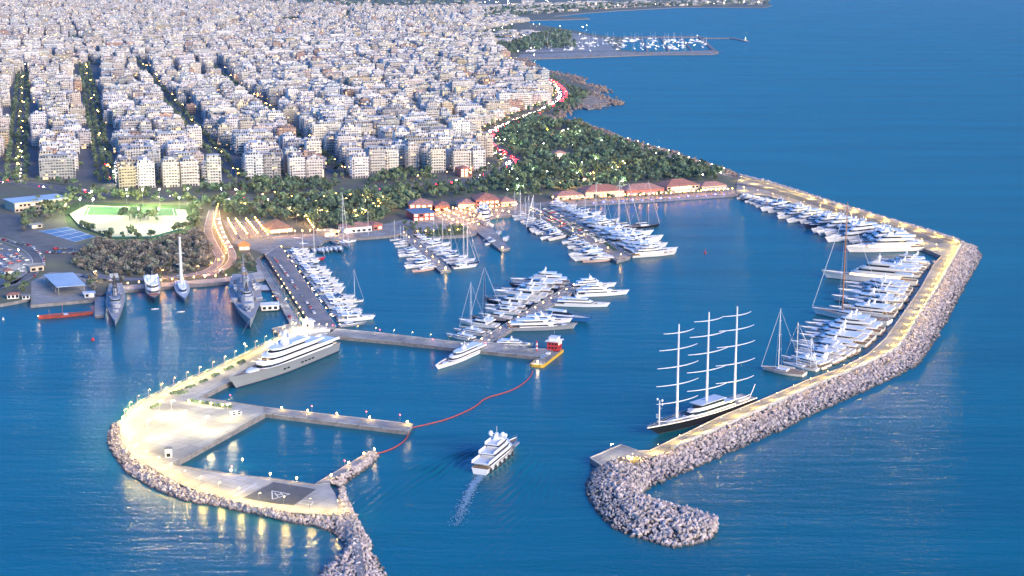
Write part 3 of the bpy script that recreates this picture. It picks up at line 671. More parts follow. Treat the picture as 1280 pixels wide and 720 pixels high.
M_FAC = facade("apartment_wall", 'attr'); M_SLAB = mat("rendered_parapet", (1, 1, 1), .85, tint='attr'); M_ROOF = mat("flat_roof", (1, 1, 1), .9, var=.15, scale=.15, tint='attr')
AW = [(.42, .20, .09), (.50, .40, .20), (.12, .24, .22), (.55, .48, .40), (.40, .10, .07), (.16, .22, .38)]
def building(u, v, du, dv, fl, col, detail, r, fronts):
    """boxes of one apartment block, its corner on the street grid; returns a dict of part -> rows"""
    x, y = uv_xy(u, v); H = fl * 3.1 + 1.0; out = {}
    g = r.uniform(.68, 1.08); c = [k * g * r.uniform(.97, 1.03) for k in col]
    def row(key, uu, vv, z, su, sv, h, sm, tm, cc):
        X, Y = uv_xy(uu, vv); out.setdefault(key, []).append((X, Y, z, sv, su, h, GA, sm, tm, *cc))
    rt = r.choice((.35, .5, .6, .7, .8, 1.0)) * r.uniform(.85, 1.1); rc = [k * rt for k in r.choice(((.44, .41, .38), (.44, .41, .38), (.40, .30, .25)))]
    c2 = [k * .82 for k in c] if r.random() < .3 else c
    row("wall", u, v, WALLH - .3, du, dv, H, 3 if r.random() < .6 else 0, 2, c2 if detail else c)
    out["wall"][0] = out["wall"][0][:9] + tuple(c2 if detail else c)
    zt = WALLH - .3 + H; top_c = rc
    if detail >= 1:
        w_ = dv * r.uniform(.72, .96); off = r.uniform(-.5, .5) * (dv - w_); dep = r.choice((1.4, 1.7, 2.1)); ends = r.random() < .45
        split = r.random() < .3 and dv > 16
        for k in range(1, fl):
            z = WALLH + .3 + k * 3.1; cc = c
            for s in fronts:
                if s in "F":
                    if split: 
                        for q in (-1, 1): row(f"balcony{k}", u - du / 2 - dep / 2 + .05, v + q * dv * .26, z - .15, dep, dv * .4, 1.15, 1, 1, cc)
                    else: row(f"balcony{k}", u - du / 2 - dep / 2 + .05, v + off, z - .15, dep, w_, 1.05, 1, 1, cc)
                elif s == "L": row(f"balcony{k}", u + r.uniform(-1, 1), v - dv / 2 - dep / 2 + .05, z - .15, du * .7, dep, 1.15, 1, 1, cc)
                elif s == "R": row(f"balcony{k}", u, v + dv / 2 + dep / 2 - .05, z - .15, du * .7, dep, 1.15, 1, 1, cc)
    # setback penthouse, stair house, tanks
    if r.random() < .75 or detail == 2:
        a, b = du * r.uniform(.55, .75), dv * r.uniform(.55, .85)
        row("penthouse", u + (du - a) * .35, v + r.uniform(-.3, .3) * (dv - b), zt, a, b, 2.9, 0, 2, c); zz = zt + 2.9
        if detail: row("penthouse", u + (du - a) * .35, v, zz + .003, a + 1.6, b + 1.2, .25, 1, 1, c)
    else: zz = zt
    if r.random() < .8: row("stair_house", u + r.uniform(-.2, .2) * du, v + r.uniform(-.2, .2) * dv, zz - .1, 4.2, 3.6, 2.7, 1, 2, [k * .95 for k in c])
    if detail:
        for q in range(r.randint(1, 3)): row(f"solar_tank{q}" if detail == 2 else "x", u + r.uniform(-.4, .4) * du, v + r.uniform(-.42, .42) * dv, zz if r.random() < .3 else zt, 1.3, 2.2, 1.3, 1, 1, r.choice(((.62, .63, .66), (.12, .14, .18), (.5, .5, .5))))
        for p_ in (((u - du / 2 + .15), v, .3, dv), (u + du / 2 - .15, v, .3, dv), (u, v - dv / 2 + .15, du - .6, .3), (u, v + dv / 2 - .15, du - .6, .3)):
            row("parapet", p_[0], p_[1], zt, p_[2], p_[3], .9, 1, 1, c)
        for q in range(r.choice((0, 0, 1, 2))):
            k = r.randint(1, max(1, fl - 1)); row(f"awning{q}" if detail == 2 else "x", u - du / 2 - 1.5, v + r.uniform(-.3, .3) * dv, WALLH + .3 + k * 3.1 + 2.1, 1.9, dv * r.uniform(.2, .4), .14, 1, 1, r.choice(AW))
    return out, H
def pick(lst, r):
    t = r.random() * sum(k[2] for k in lst)
    for k in lst:
        t -= k[2]
        if t <= 0: return k
    return lst[-1]
cr = random.Random(42)
us = [xy_uv(p)[0] for p in CITY]; vs_ = [xy_uv(p)[1] for p in CITY]
blds = []
BU, BV = 76.0, 45.5                                  # street to street
u0 = min(us); iu = 0; u = u0
while u < min(max(us), 9500):
    v = min(vs_) // BV * BV + random.Random(iu // 4).uniform(0, 45) + cr.uniform(-3, 3); BV = random.Random(iu // 4 + 99).uniform(43.5, 50); hb = 0
    while v < max(vs_):
        x, y = uv_xy(u + 39, v + 23); hb = cr.choice((-1, 0, 0, 0, 1))
        px_, py_ = PX((x, y, 0)) if y > 100 else (-999, 0)
        if -90 < px_ < 730 and -20 < py_ < 260:
            fine = cr.random()
            for a in range(4):
                wide = cr.random() < .34; cut = cr.uniform(.38, .62)
                for b in range(1 if wide else 2):
                    wv = (39.4 if wide else 39.4 * (cut if b == 0 else 1 - cut)); du = cr.uniform(13.0, 17.2); dv = wv - cr.uniform(.3, 3.5)
                    uu = u + 5.5 + 8.4 + a * 17.3 + cr.uniform(-1.2, 1.2); vv = v + 4.0 + wv / 2 + (39.4 - wv if b else 0)
                    xx, yy = uv_xy(uu, vv)
                    if not inside(xx, yy, CITY) or in_avenue(uu, vv, dv / 2): continue
                    if any(inside(xx, yy, g) for g in GREEN) or near_coast(xx, yy, 24): continue
                    if cr.random() < .05: continue
                    fl = cr.choice((3, 4, 4, 5, 5, 6, 6, 7, 7, 8)) if u < 4000 else cr.choice((2, 3, 3, 4, 4, 5, 6))
                    fl = max(2, fl + hb)
                    if cr.random() < .10: fl = cr.choice((1, 2, 3, 8, 9))
                    if cr.random() < .08: dv *= .8
                    blds.append([uu, vv, du, dv, fl, (xx, yy), iu, a, fine])
        v += BV
    u += BU; iu += 1
# a taller, tidy front row facing the park and the coast road
for b in blds:
    p = b[5]; px_, py_ = PX((p[0], p[1], 0))
    if b[0] < u0 + 330 and not inside(*uv_xy(b[0] - 40, b[1]), CITY): b[4] = max(b[4], cr.choice((6, 7, 7, 8)))
blds.sort(key=lambda b: math.dist((0, 0), b[5]))
vis = [b for b in blds if -4 < PX((*b[5], 12))[0] < 1284]
solo_b = vis[:298]; sb = set(map(id, solo_b))
# individual blocks ----------------------------------------------------
STREETS = ["before the avenue at the picture's edge", "between the two broad avenues", "between the straight and the slanting avenue", "beyond the slanting avenue", "by the coast road bend"]
def sector(u, v):
    n = 0
    for (ua, va), (ub, vb), hw in AVE[:4]:
        if v > va + (vb - va) * (u - ua) / (ub - ua): n += 1
    return n
SEC = ["outside the sports-hall avenue", "between the two straight avenues", "behind the floodlit pitch", "past the slanting avenue", "by the coast road"]
COLN = {k[0]: k[1] for k in WALLC}
recs = []
for b in solo_b: recs.append((sector(b[0], b[1]), int((b[0] - u0) // 19), b[1], b))
rowmap = {}
for r_ in recs: rowmap.setdefault(r_[0], {}).setdefault(r_[1], []).append(r_)
for s, rows in rowmap.items():
    for k, ri in enumerate(sorted(rows)):
        for n, rec in enumerate(sorted(rows[ri], key=lambda q: q[2])):
            b = rec[3]; col = pick(WALLC, cr); near = not inside(*uv_xy(b[0] - 22, b[1]), CITY)
            parts, H = building(b[0], b[1], b[2], b[3], b[4], col[0], 2, cr, "FL" if cr.random() < .55 else "F")
            x, y = b[5]; inv = (x, y, WALLH - .3, GA)
            root = boxes_mesh("apartment_block", parts.pop("wall"), [M_FAC, M_SLAB, M_ROOF], inv=inv)
            root.location = inv[:3]; root.rotation_euler = (0, 0, GA)
            for key, rows_ in parts.items():
                boxes_mesh("".join(ch for ch in key if not ch.isdigit()), rows_, [M_FAC, M_SLAB, M_ROOF], root, inv)
            tag(root, f"{col[1]} {NUM[b[4]]}-storey apartment block, {nth(n)} along in {nth(k)} row {SEC[s]}", "apartment block", "apartment blocks of the city")
# everything behind them is one mass -----------------------------------
rows = []
for b in blds:
    if id(b) in sb: continue
    d = math.dist((0, 0), b[5]); col = pick(WALLC, cr)
    parts, H = building(b[0], b[1], b[2], b[3], b[4], col[0], 1 if d < 4300 else 0, cr, "FL" if cr.random() < .5 and d < 3000 else "F")
    for k in parts.values(): rows += k
city = boxes_mesh("distant_apartment_blocks", rows, [M_FAC, M_SLAB, M_ROOF])
tag(city, "dense mass of pale flat-roofed apartment blocks stretching inland to the top of the view", "city", kind="stuff")
tag(MB().prism([(p.x, p.y) for p in CITY], None, WALLH + .04).build("street_ground", mat("city_streets", (.13, .13, .135), .95, var=.2, scale=.02)), kind="structure")
print("blocks", len(blds), "boxes", len(rows))

fr = random.Random(8); rows = []
for poly, n, hs in (([(600, 10), (700, 5), (960, 2), (958, 6), (880, 7.5), (815, 8.5), (735, 13.5), (690, 17), (640, 20), (605, 26)], 520, (4, 12)), ([(602, 62), (640, 58), (672, 48), (668, 40), (610, 40)], 60, (4, 9)), ([(604, 38), (640, 30), (660, 28), (630, 22), (600, 28)], 110, (6, 15)), ([(330, 8), (520, 12), (600, 10), (600, 3), (400, 2)], 60, (4, 9))):
    pts = PL(poly); c = 0; xs = [p.x for p in pts]; ys = [p.y for p in pts]
    while c < n:
        x, y = fr.uniform(min(xs), max(xs)), fr.uniform(min(ys), max(ys))
        if inside(x, y, pts):
            c += 1; k = fr.uniform(.8, 1.05); col = [q * k for q in pick(WALLC, fr)[0]]; rows.append((x, y, WALLH, fr.uniform(14, 45), fr.uniform(12, 20), fr.uniform(*hs), GA + fr.choice((0, .3)), 0, 2, *col))
tag(boxes_mesh("far_shore_blocks", rows, [M_FAC, M_SLAB, M_ROOF]), "scatter of small pale buildings along the far shore and behind the far marina", "buildings", kind="stuff")
# ================================================================ TREES
def leaf_mat(name, a, b, emit=0):
    m = mat(name, a, .85, var=.35, scale=.5, c2=b, tint='attr', spec=.2)
    nt = m.node_tree; N = nt.nodes; L = nt.links; pb = N["Principled BSDF"]; tl = N.new("ShaderNodeBsdfTranslucent"); L.new(pb.inputs["Base Color"].links[0].from_socket, tl.inputs[0])
    mx = N.new("ShaderNodeMixShader"); mx.inputs[0].default_value = .3; L.new(pb.outputs[0], mx.inputs[1]); L.new(tl.outputs[0], mx.inputs[2]); L.new(mx.outputs[0], N["Material Output"].inputs[0])
    return m
LEAF = leaf_mat("foliage", (.14, .20, .14), (.20, .27, .17)); LEAFO = leaf_mat("foliage_olive", (.21, .20, .175), (.28, .265, .23))
def crown(r, n, rx, rz, leaf, lobes=6, seed=0):
    """leaf quads in clumps through an uneven crown: arrays V, F, tint per face; the crown's foot is at z = 0"""
    rs = np.random.RandomState(seed); C = []
    for i in range(lobes):
        a = rs.uniform(0, 6.28); d = rx * rs.uniform(.15, .62); C.append((d * math.cos(a), d * math.sin(a), rz * rs.uniform(.35, 1.45), rx * rs.uniform(.32, .58)))
    C = np.array(C); k = rs.randint(0, lobes, n); d = rs.normal(size=(n, 3)); d /= np.linalg.norm(d, axis=1)[:, None]
    q = d * (C[k, 3] * rs.uniform(.55, 1.08, n))[:, None] * np.array([1, 1, .8]) + C[k, :3]
    nrm = d + rs.normal(size=(n, 3)) * .55; nrm /= np.linalg.norm(nrm, axis=1)[:, None]
    t = np.cross(nrm, rs.normal(size=(n, 3))); t /= np.linalg.norm(t, axis=1)[:, None]; b = np.cross(nrm, t)
    s = leaf * rs.uniform(.6, 1.3, n)[:, None]
    V = np.stack([q - t * s - b * s * .6, q + t * s * .8 - b * s * .7, q + t * s + b * s * .65, q - t * s * .7 + b * s * .75], 1).reshape(-1, 3)
    F = np.arange(4 * n).reshape(n, 4); tn = np.repeat((.78 + .5 * rs.rand(lobes))[k][:, None], 3, 1) * rs.uniform(.8, 1.2, (n, 1)) * np.array([1, 1, .95])
    return V, F, tn
TREE = []
for i in range(7):
    olive = i in (2, 5); h = (3.2, 2.6, 2.0, 3.6, 2.8, 2.2, 4.4)[i]
    rt = MB().tube([(0, 0, -.3), (.1, .05, h * .5), (.05, .1, h + .8)], .32, 7, .18)
    for q in range(4):
        a = q * 1.6 + i; rt.tube([(.08, .05, h * .7), (1.0 * math.cos(a), 1.0 * math.sin(a), h + .9), (2.0 * math.cos(a), 2.0 * math.sin(a), h + 2.0)], .14, 5, .05)
    root = rt.build("tree", TRUNK); root.name = "park_tree"
    V, F, tn = crown(rnd, (420, 380, 340, 460, 400, 360, 430)[i], (4.2, 3.8, 3.3, 4.6, 4.0, 3.6, 3.1)[i], (3.2, 2.7, 2.3, 3.2, 3.4, 2.5, 4.6)[i], .62, (7, 6, 6, 8, 7, 5, 7)[i], 50 + i)
    V[:, 2] += h; np_mesh("crown", V, F, LEAFO if olive else LEAF, None, tn, parent=root)
    tag(root, "tree", "tree"); TREE.append(Proto(root))
tr = random.Random(11)
def scatter(poly, step, z=WALLH, jit=.45, keep=1.0, avoid=None):
    pts = PL(poly, z); out = []; xs = [p.x for p in pts]; ys = [p.y for p in pts]
    y = min(ys)
    while y < max(ys):
        x = min(xs)
        while x < max(xs):
            q = (x + tr.uniform(-jit, jit) * step, y + tr.uniform(-jit, jit) * step)
            if inside(q[0], q[1], pts) and tr.random() < keep and not (avoid and avoid(*q)): out.append((q[0], q[1], z))
            x += step
        y += step
    return out
def off_roads(d):
    L = [p for p in coast_line] ; S = [p for p in list(orange_a) + list(orange_b) + list(west_road)]
    def f(x, y): return any((x - p.x) ** 2 + (y - p.y) ** 2 < (d + 6) ** 2 for p in L) or any((x - p.x) ** 2 + (y - p.y) ** 2 < d ** 2 for p in S)
    return f
OFF = off_roads(9)
FOREST = [(612, 221), (648, 206), (646, 200), (622, 187), (612, 178), (614, 170), (632, 160), (660, 149.5), (686, 152), (722, 158), (744, 167), (780, 181.5), (830, 195.5), (868, 209), (902, 220), (900, 226), (872, 227), (830, 228), (785, 231), (745, 235), (700, 242), (650, 247), (630, 244)]
CLEAR = [PL(q, 0) for q in ([(680, 168), (708, 162), (714, 170), (690, 174)], [(690, 194), (716, 190), (722, 200), (694, 203)], [(728, 219), (746, 216), (748, 225), (728, 226)], [(690, 232), (722, 231), (722, 236), (690, 237)])]
forest = scatter(FOREST, 8.2, avoid=lambda x, y: OFF(x, y) or any(inside(x, y, c) for c in CLEAR), keep=.93)
belt = scatter([(318, 256), (420, 251), (470, 243), (500, 240), (520, 246), (525, 250), (505, 262), (486, 266), (478, 280), (440, 290), (415, 288), (400, 290), (372, 278), (338, 276), (300, 273), (268, 268), (252, 262), (255, 254), (290, 253)], 7.6, avoid=OFF, keep=.95)
front = scatter([(245, 241.5), (320, 244), (415, 240.5), (430, 235), (420, 229), (320, 230), (285, 236), (250, 238)], 8.0, avoid=OFF, keep=.9) + scatter([(452, 233), (540, 222), (535, 217), (485, 219), (466, 228)], 7.6, avoid=OFF)
mid = scatter([(470, 246), (530, 238), (600, 230), (640, 222), (640, 240), (590, 246), (545, 250), (500, 252)], 8.0, avoid=OFF, keep=.7)
pitch_t = scatter([(84, 243), (122, 237), (155, 242), (240, 246), (250, 250), (240, 254), (100, 252), (84, 258)], 8.4, avoid=OFF, keep=.75) + scatter([(150, 267), (186, 269), (204, 274), (196, 280), (160, 276)], 8, keep=.7) + scatter([(98, 284), (140, 297), (188, 297), (228, 287), (228, 291), (190, 301), (138, 301), (94, 287)], 8, keep=.6) + scatter([(236, 256), (262, 255), (256, 282), (234, 292), (226, 288), (240, 276)], 8, avoid=OFF, keep=.8) + \
    scatter([(28, 274), (44, 256), (84, 252), (90, 262), (82, 272), (60, 276), (46, 282), (30, 290)], 8.5, keep=.6, avoid=OFF)
quay_t = scatter([(148, 355), (280, 346), (280, 340), (250, 346), (160, 352)], 7.5, keep=.8, avoid=OFF) + scatter([(290, 325), (316, 322), (318, 338), (290, 340)], 7, keep=.75) + scatter([(104, 345), (118, 348), (118, 366), (108, 362)], 7, keep=.8)
terrace = scatter([(516, 296), (583, 292.5), (578, 285), (520, 290)], 5.5, keep=.8) + scatter([(505, 280), (522, 278), (522, 290), (508, 292)], 7, keep=.8)
shore = scatter([(690, 150), (726, 131), (740, 119), (730, 116), (716, 112), (708, 124), (690, 140)], 9, keep=.62, avoid=OFF) + scatter([(0, 352), (30, 350), (36, 368), (20, 372), (0, 374)], 13, keep=.5)
avs = []
for (ua, va), (ub, vb), hw in AVE:
    n = int((ub - ua) / 9)
    for i in range(n):
        u = ua + (ub - ua) * i / n; c = va + (vb - va) * i / n
        for s in (-1, 1, 0) if hw > 9 else (-1, 1):
            if tr.random() < .85:
                x, y = uv_xy(u + tr.uniform(-2, 2), c + s * (hw - 1) + tr.uniform(-1.5, 1.5)); avs.append((x, y, WALLH))
coast_t = []
for p, d in resample(coast_line[:-20], 11):
    for s in (-1, 1):
        if tr.random() < .6: coast_t.append((p.x - d.y * s * 14, p.y + d.x * s * 14, WALLH))
city_t = []
for i in range(1900):
    b = blds[min(int(len(blds) * tr.random() ** 1.3), len(blds) - 1)]; x, y = uv_xy(b[0] + tr.choice((-1, 1)) * 10, b[1] + tr.choice((-1, 1)) * 11.5); city_t.append((x, y, WALLH))
for g in GREEN:
    xs = [p[0] for p in g]; ys = [p[1] for p in g]
    for i in range(int((max(xs) - min(xs)) * (max(ys) - min(ys)) / 130)):
        q = (tr.uniform(min(xs), max(xs)), tr.uniform(min(ys), max(ys)))
        if inside(*q, g): city_t.append((*q, WALLH))
far_t = []
for poly, k in (([(600, 60), (640, 56), (690, 40), (715, 45), (720, 62), (655, 66), (632, 72)], 620), ([(600, 12), (700, 8), (800, 5), (960, 3), (960, 7), (880, 8), (815, 9.5), (735, 14.5), (690, 18), (640, 22), (600, 28)], 1100), ([(330, 9), (480, 14), (600, 14), (600, 3), (480, 2), (330, 1)], 350)):
    pts = PL(poly); 
    for i in range(k):
        while True:
            q = (tr.uniform(min(p.x for p in pts), max(p.x for p in pts)), tr.uniform(min(p.y for p in pts), max(p.y for p in pts)))
            if inside(*q, pts): break
        far_t.append((*q, WALLH))
SETS = [("terrace", terrace, "beside the lit restaurant terrace", 60), ("quay", quay_t, "along the warships' quay", 50), ("belt", belt, "in the belt behind the west quay", 90), ("pitch", pitch_t, "round the floodlit pitch", 40),
        ("front", front, "in front of the first apartment row", 30), ("forest", forest, "in the wooded headland park", 30)]
KIND = ("tall dark green", "round green", "small olive", "broad spreading green", "bushy green", "low olive", "slim upright green")
mass = []; cnt = 0
for nm, pts, where, k in SETS:
    pts = sorted(pts, key=lambda p: p[1])
    step = max(1, int(len(pts) * .8) // k)
    for i, p in enumerate(pts):
        if i % step == 0 and k > 0 and cnt < 300:
            k -= 1; cnt += 1; t = tr.choice((0, 1, 3, 4, 6, 2)) if nm != "quay" else tr.choice((1, 2, 5)); s = tr.uniform(.7, 1.15) * (.6 if nm == "terrace" else .75 if nm == "quay" else 1)
            TREE[t].put((p[0], p[1], WALLH - .05), tr.uniform(0, 6.28), (s, s, s * tr.uniform(.85, 1.2)), f"{KIND[t]} tree {where}", f"trees {where}")
        else: mass.append((*p, 1.0 if nm not in ("terrace", "quay") else .65))
for p, d in resample(PL([(694, 253.2), (732, 251.2), (800, 247.6), (910, 240)], WALLH), 7): mass.append((p.x + tr.uniform(-2, 2), p.y + tr.uniform(-1.5, 1.5), WALLH, tr.uniform(.38, .6)))
for p, d in resample(PL([(512, 266), (545, 265.5), (590, 262.8), (645, 259.5)], WALLH), 9): mass.append((p.x + tr.uniform(-2, 2), p.y + tr.uniform(-1.5, 1.5), WALLH, tr.uniform(.4, .65)))
mass += [(*p, .85) for p in mid + shore + coast_t] + [(*p, .8) for p in avs] + [(*p, .72) for p in city_t] + [(*p, 1.3) for p in far_t]
def tree_mass(name, pts, m, seed, label, cols=((1, 1, 1),), kinds=10, leaves=95, leaf=.98, trunk=True, rx=4.0, rz=3.0, h=2.6):
    rs = np.random.RandomState(seed); K = [crown(None, leaves, rx * rs.uniform(.8, 1.1), rz * rs.uniform(.8, 1.2), leaf, 5, seed * 31 + i) for i in range(kinds)]
    VV = []; FF = []; CC = []; k = 0; A = np.array(pts); pickk = rs.randint(0, kinds, len(A)); tb = MB()
    for i in range(kinds):
        ix = np.nonzero(pickk == i)[0]
        if not len(ix): continue
        V, F, tn = K[i]; a = rs.uniform(0, 6.28, len(ix)); s = A[ix, 3] * rs.choice((.65, .85, 1.0, 1.2, 1.45), len(ix)); c, s_ = np.cos(a), np.sin(a)
        W = np.stack([(V[None, :, 0] * c[:, None] - V[None, :, 1] * s_[:, None]) * s[:, None] + A[ix, 0:1], (V[None, :, 0] * s_[:, None] + V[None, :, 1] * c[:, None]) * s[:, None] + A[ix, 1:2], (V[None, :, 2] + h) * s[:, None] + A[ix, 2:3]], -1)
        VV.append(W.reshape(-1, 3)); FF.append((F[None] + (np.arange(len(ix)) * len(V))[:, None, None]).reshape(-1, 4) + k); k += len(ix) * len(V)
        cc = np.array(cols)[rs.randint(0, len(cols), len(ix))] * rs.uniform(.6, 1.4, (len(ix), 1)); CC.append((cc[:, None, :] * tn[None]).reshape(-1, 3))
    return tag(np_mesh(name, np.vstack(VV), np.vstack(FF), m, None, np.vstack(CC)), label, "trees", kind="stuff")
tree_mass("tree_cover", mass, LEAF, 4, "mass of dark green trees filling the headland park, belts, avenues and city courts", ((1, 1, 1), (1.15, 1.1, .9), (.8, .9, .85), (1.1, .95, .8)))
scrub = scatter([(96, 318), (112, 310), (122, 300), (150, 303), (190, 303), (232, 294), (258, 284), (256, 294), (264, 312), (272, 326), (256, 338), (215, 343), (150, 346), (108, 340), (92, 334)], 5.2, keep=.96, avoid=off_roads(4.5))
tree_mass("scrub_foliage", [(*p, tr.uniform(.65, 1.15)) for p in scrub], LEAFO, 8, "brownish olive scrub and low trees covering the ground behind the warships' quay", ((1, 1, 1), (1.08, 1.0, .98), (.8, .92, .8), (1.15, 1.08, 1.06)), leaves=120, leaf=.6, rx=3.2, rz=1.9, h=.6)
# ================================================================ BOATS
def hull(L, B, D, mats, root_name=None, parent=None, name="hull", rake=.09, flare=.82, sheer=.35, full=.45, n=15, stern=.9, deckm=None, bul=.28, round_=2.2):
    """Boat hull along +x (bow), waterline at z = 0: sheer line rises to the bow, flared bow, transom stern. Returns the hull and its sheer function."""
    def sec(t):
        k = 0 if t < full else ((t - full) / (1 - full)); b = B / 2 * (1 - k ** round_) * (stern + (1 - stern) * min(t / .3, 1)); bw = B / 2 * flare * max(0, 1 - (k * 1.06) ** (round_ * .78)) * (stern + (1 - stern) * min(t / .3, 1))
        zs = D * (1 + sheer * t * t); x = (t - .5) * L; xw = x - rake * L * t ** 3
        return x, xw, max(b, .03), max(bw, .015), zs
    mb = MB(); vs = []; ts = [i / (n - 1) for i in range(n)]
    for t in ts:
        x, xw, b, bw, zs = sec(t); q = .12 * D; m_ = .55
        row = [(x, b, zs), (xw + (x - xw) * m_, bw + (b - bw) * m_ * .8, zs * m_), (xw + (x - xw) * .15, bw, q), (xw, bw * .97, .0), (xw - rake * L * .1 * t, bw * .7, -.5)]
        vs += row + [(p[0], -p[1], p[2]) for p in row[::-1]]
    fs = []; ms = []
    for i in range(n - 1):
        for j in range(9):
            if j == 4: continue
            a = i * 10 + j; mb_m = 1 if j in (2, 3, 5, 6) else 0
            fs.append((a, a + 10, a + 11, a + 1)); ms.append(mb_m)
    mb.add(vs, fs); mb.m = ms; mb.add(vs[:10], [tuple(range(10))])
    h = mb.build(name, mats, parent)
    dk = MB(); dv = []
    for t in ts:
        x, xw, b, bw, zs = sec(t); zz = zs - bul * D * (.3 + .7 * t); dv += [(x - .01, max(b - .08, .01), zz), (x - .01, -max(b - .08, .01), zz)]
    dk.add(dv, [(2 * i, 2 * i + 1, 2 * i + 3, 2 * i + 2) for i in range(n - 1)]); dk.build("deck", deckm or DECKG, h if parent is None else parent)
    return h, sec
def plan(x0, x1, w0, w1, nose, n=5):
    """plan outline from the aft end x0 to the rounded front x1, widths w0 aft and w1 at the shoulder"""
    pts = [(x0, -w0 / 2), (x1 - nose, -w1 / 2)]
    for i in range(1, n): a = -math.pi / 2 + math.pi * i / n; pts.append((x1 - nose + nose * math.cos(a), w1 / 2 * math.sin(a)))
    return pts + [(x1 - nose, w1 / 2), (x0, w0 / 2)]
def tier(mb, x0, x1, w0, w1, z0, z1, nose, rf=0.0, ra=0.0, tap=.06, m=0):
    a = plan(x0, x1, w0, w1, nose); b = plan(x0 + ra, x1 - rf, w0 * (1 - tap), w1 * (1 - tap), nose * (1 - tap)); n = len(a)
    return mb.add([(x, y, z0) for x, y in a] + [(x, y, z1) for x, y in b], [(i, (i + 1) % n, n + (i + 1) % n, n + i) for i in range(n)] + [tuple(range(n, 2 * n))], m)
def band(mb, x0, x1, w0, w1, z0, z1, nose, rf, ra, tap, f0, f1, off=.05, m=0, aft=False):
    """window strip standing just proud of a tier's wall between the height fractions f0 and f1"""
    a = plan(x0, x1, w0, w1, nose); b = plan(x0 + ra, x1 - rf, w0 * (1 - tap), w1 * (1 - tap), nose * (1 - tap)); n = len(a)
    def at(i, f): 
        x = a[i][0] + (b[i][0] - a[i][0]) * f; y = a[i][1] + (b[i][1] - a[i][1]) * f
        return (x + (off if x > x0 + .1 and i not in (0, n - 1) else -off * (1 if aft else -6)), y + (off if y > 0 else -off if y < 0 else 0), z0 + (z1 - z0) * f)
    idx = list(range(n)); v = [at(i, f0) for i in idx] + [at(i, f1) for i in idx]
    return mb.add(v, [(i, i + 1, n + i + 1, n + i) for i in range(n - 1)] + ([(n - 1, 0, n, 2 * n - 1)] if aft else []), m)
def rails(h, sec, L, t0=.5, hgt=.9, r=.035):
    mb = MB()
    for s in (1, -1):
        pts = []
        for i in range(9):
            x, xw, b, bw, zs = sec(t0 + (1 - t0) * i / 8 * .985); pts.append((x, s * max(b - .1, .03), zs + hgt)); mb.tube([(x, s * max(b - .1, .03), zs - .02), pts[-1]], r, 4)
        mb.tube(pts, r, 4)
    mb.build("bow_rail", STEEL, h)
def radome(x, y, z, r, parent, stem_=.4):
    mb = MB().lathe(x, y, [(r * .35, z), (r * .3, z + stem_), (r * .75, z + stem_ + r * .1), (r, z + stem_ + r * .7), (r * .8, z + stem_ + r * 1.4), (r * .3, z + stem_ + r * 1.8)], 9); mb.build("radome", WHITE, parent, True)
def cruiser(L=16.0, hullm=WHITE, canvas=None, fly=True, teak=False):
    B = L * .27; D = L * .085; h, sec = hull(L, B, D, [hullm, ANTIF], deckm=TEAK if teak else DECKG, sheer=.5, full=.42, rake=.1); z = D * .95
    tr_ = (-.26 * L, .20 * L, B * .78, B * .62, z, z + .085 * L, .14 * L, .12 * L, .0, .12)
    tier(MB(), *tr_).build("cabin", hullm if hullm is CREAM else WHITE, h); mb = MB(); band(mb, *tr_, .32, .86); mb.build("windows", GLASS, h)
    fd = tier(MB(), .0 * L, .37 * L, B * .60, B * .40, z - .01 * L, z + .035 * L, .16 * L, .10 * L, 0, .2).build("foredeck_trunk", WHITE, h)
    zt = z + .085 * L
    if fly:
        tier(MB(), -.40 * L, .07 * L, B * .76, B * .62, zt + .004 * L, zt + .03 * L, .06 * L, .03 * L, 0, .03).build("flybridge", WHITE, h)
        mb = MB(); tier(mb, -.12 * L, .03 * L, B * .5, B * .44, zt + .03 * L, zt + .055 * L, .04 * L, .04 * L, 0, .1); mb.build("helm_console", GLASS, h)
        mb = MB(); mb.tube([(-.2 * L, -B * .36, zt + .02 * L), (-.26 * L, -B * .3, zt + .12 * L), (-.26 * L, B * .3, zt + .12 * L), (-.2 * L, B * .36, zt + .02 * L)], .012 * L, 5); mb.build("radar_arch", WHITE, h)
        radome(-.26 * L, 0, zt + .115 * L, .022 * L, h, .01 * L)
        if canvas: MB().box(-.24 * L, -B * .33, zt + .125 * L, .0 * L, B * .33, zt + .135 * L).build("bimini", canvas, h)
    else:
        mb = MB(); mb.tube([(-.2 * L, -B * .4, z + .03 * L), (-.27 * L, -B * .33, zt + .05 * L), (-.27 * L, B * .33, zt + .05 * L), (-.2 * L, B * .4, z + .03 * L)], .012 * L, 5); mb.build("radar_arch", WHITE, h)
        if canvas: MB().box(-.42 * L, -B * .36, zt - .0 * L, -.22 * L, B * .36, zt + .012 * L).build("cockpit_cover", canvas, h)
    MB().box(-.55 * L, -B * .42, .25, -.495 * L, B * .42, .45).build("bathing_platform", TEAK, h)
    MB().box(-.40 * L, -B * .3, z - .02 * L, -.36 * L, B * .3, z + .02 * L).build("stern_seat", CANVASW if not canvas else canvas, h)
    rails(h, sec, L); return h
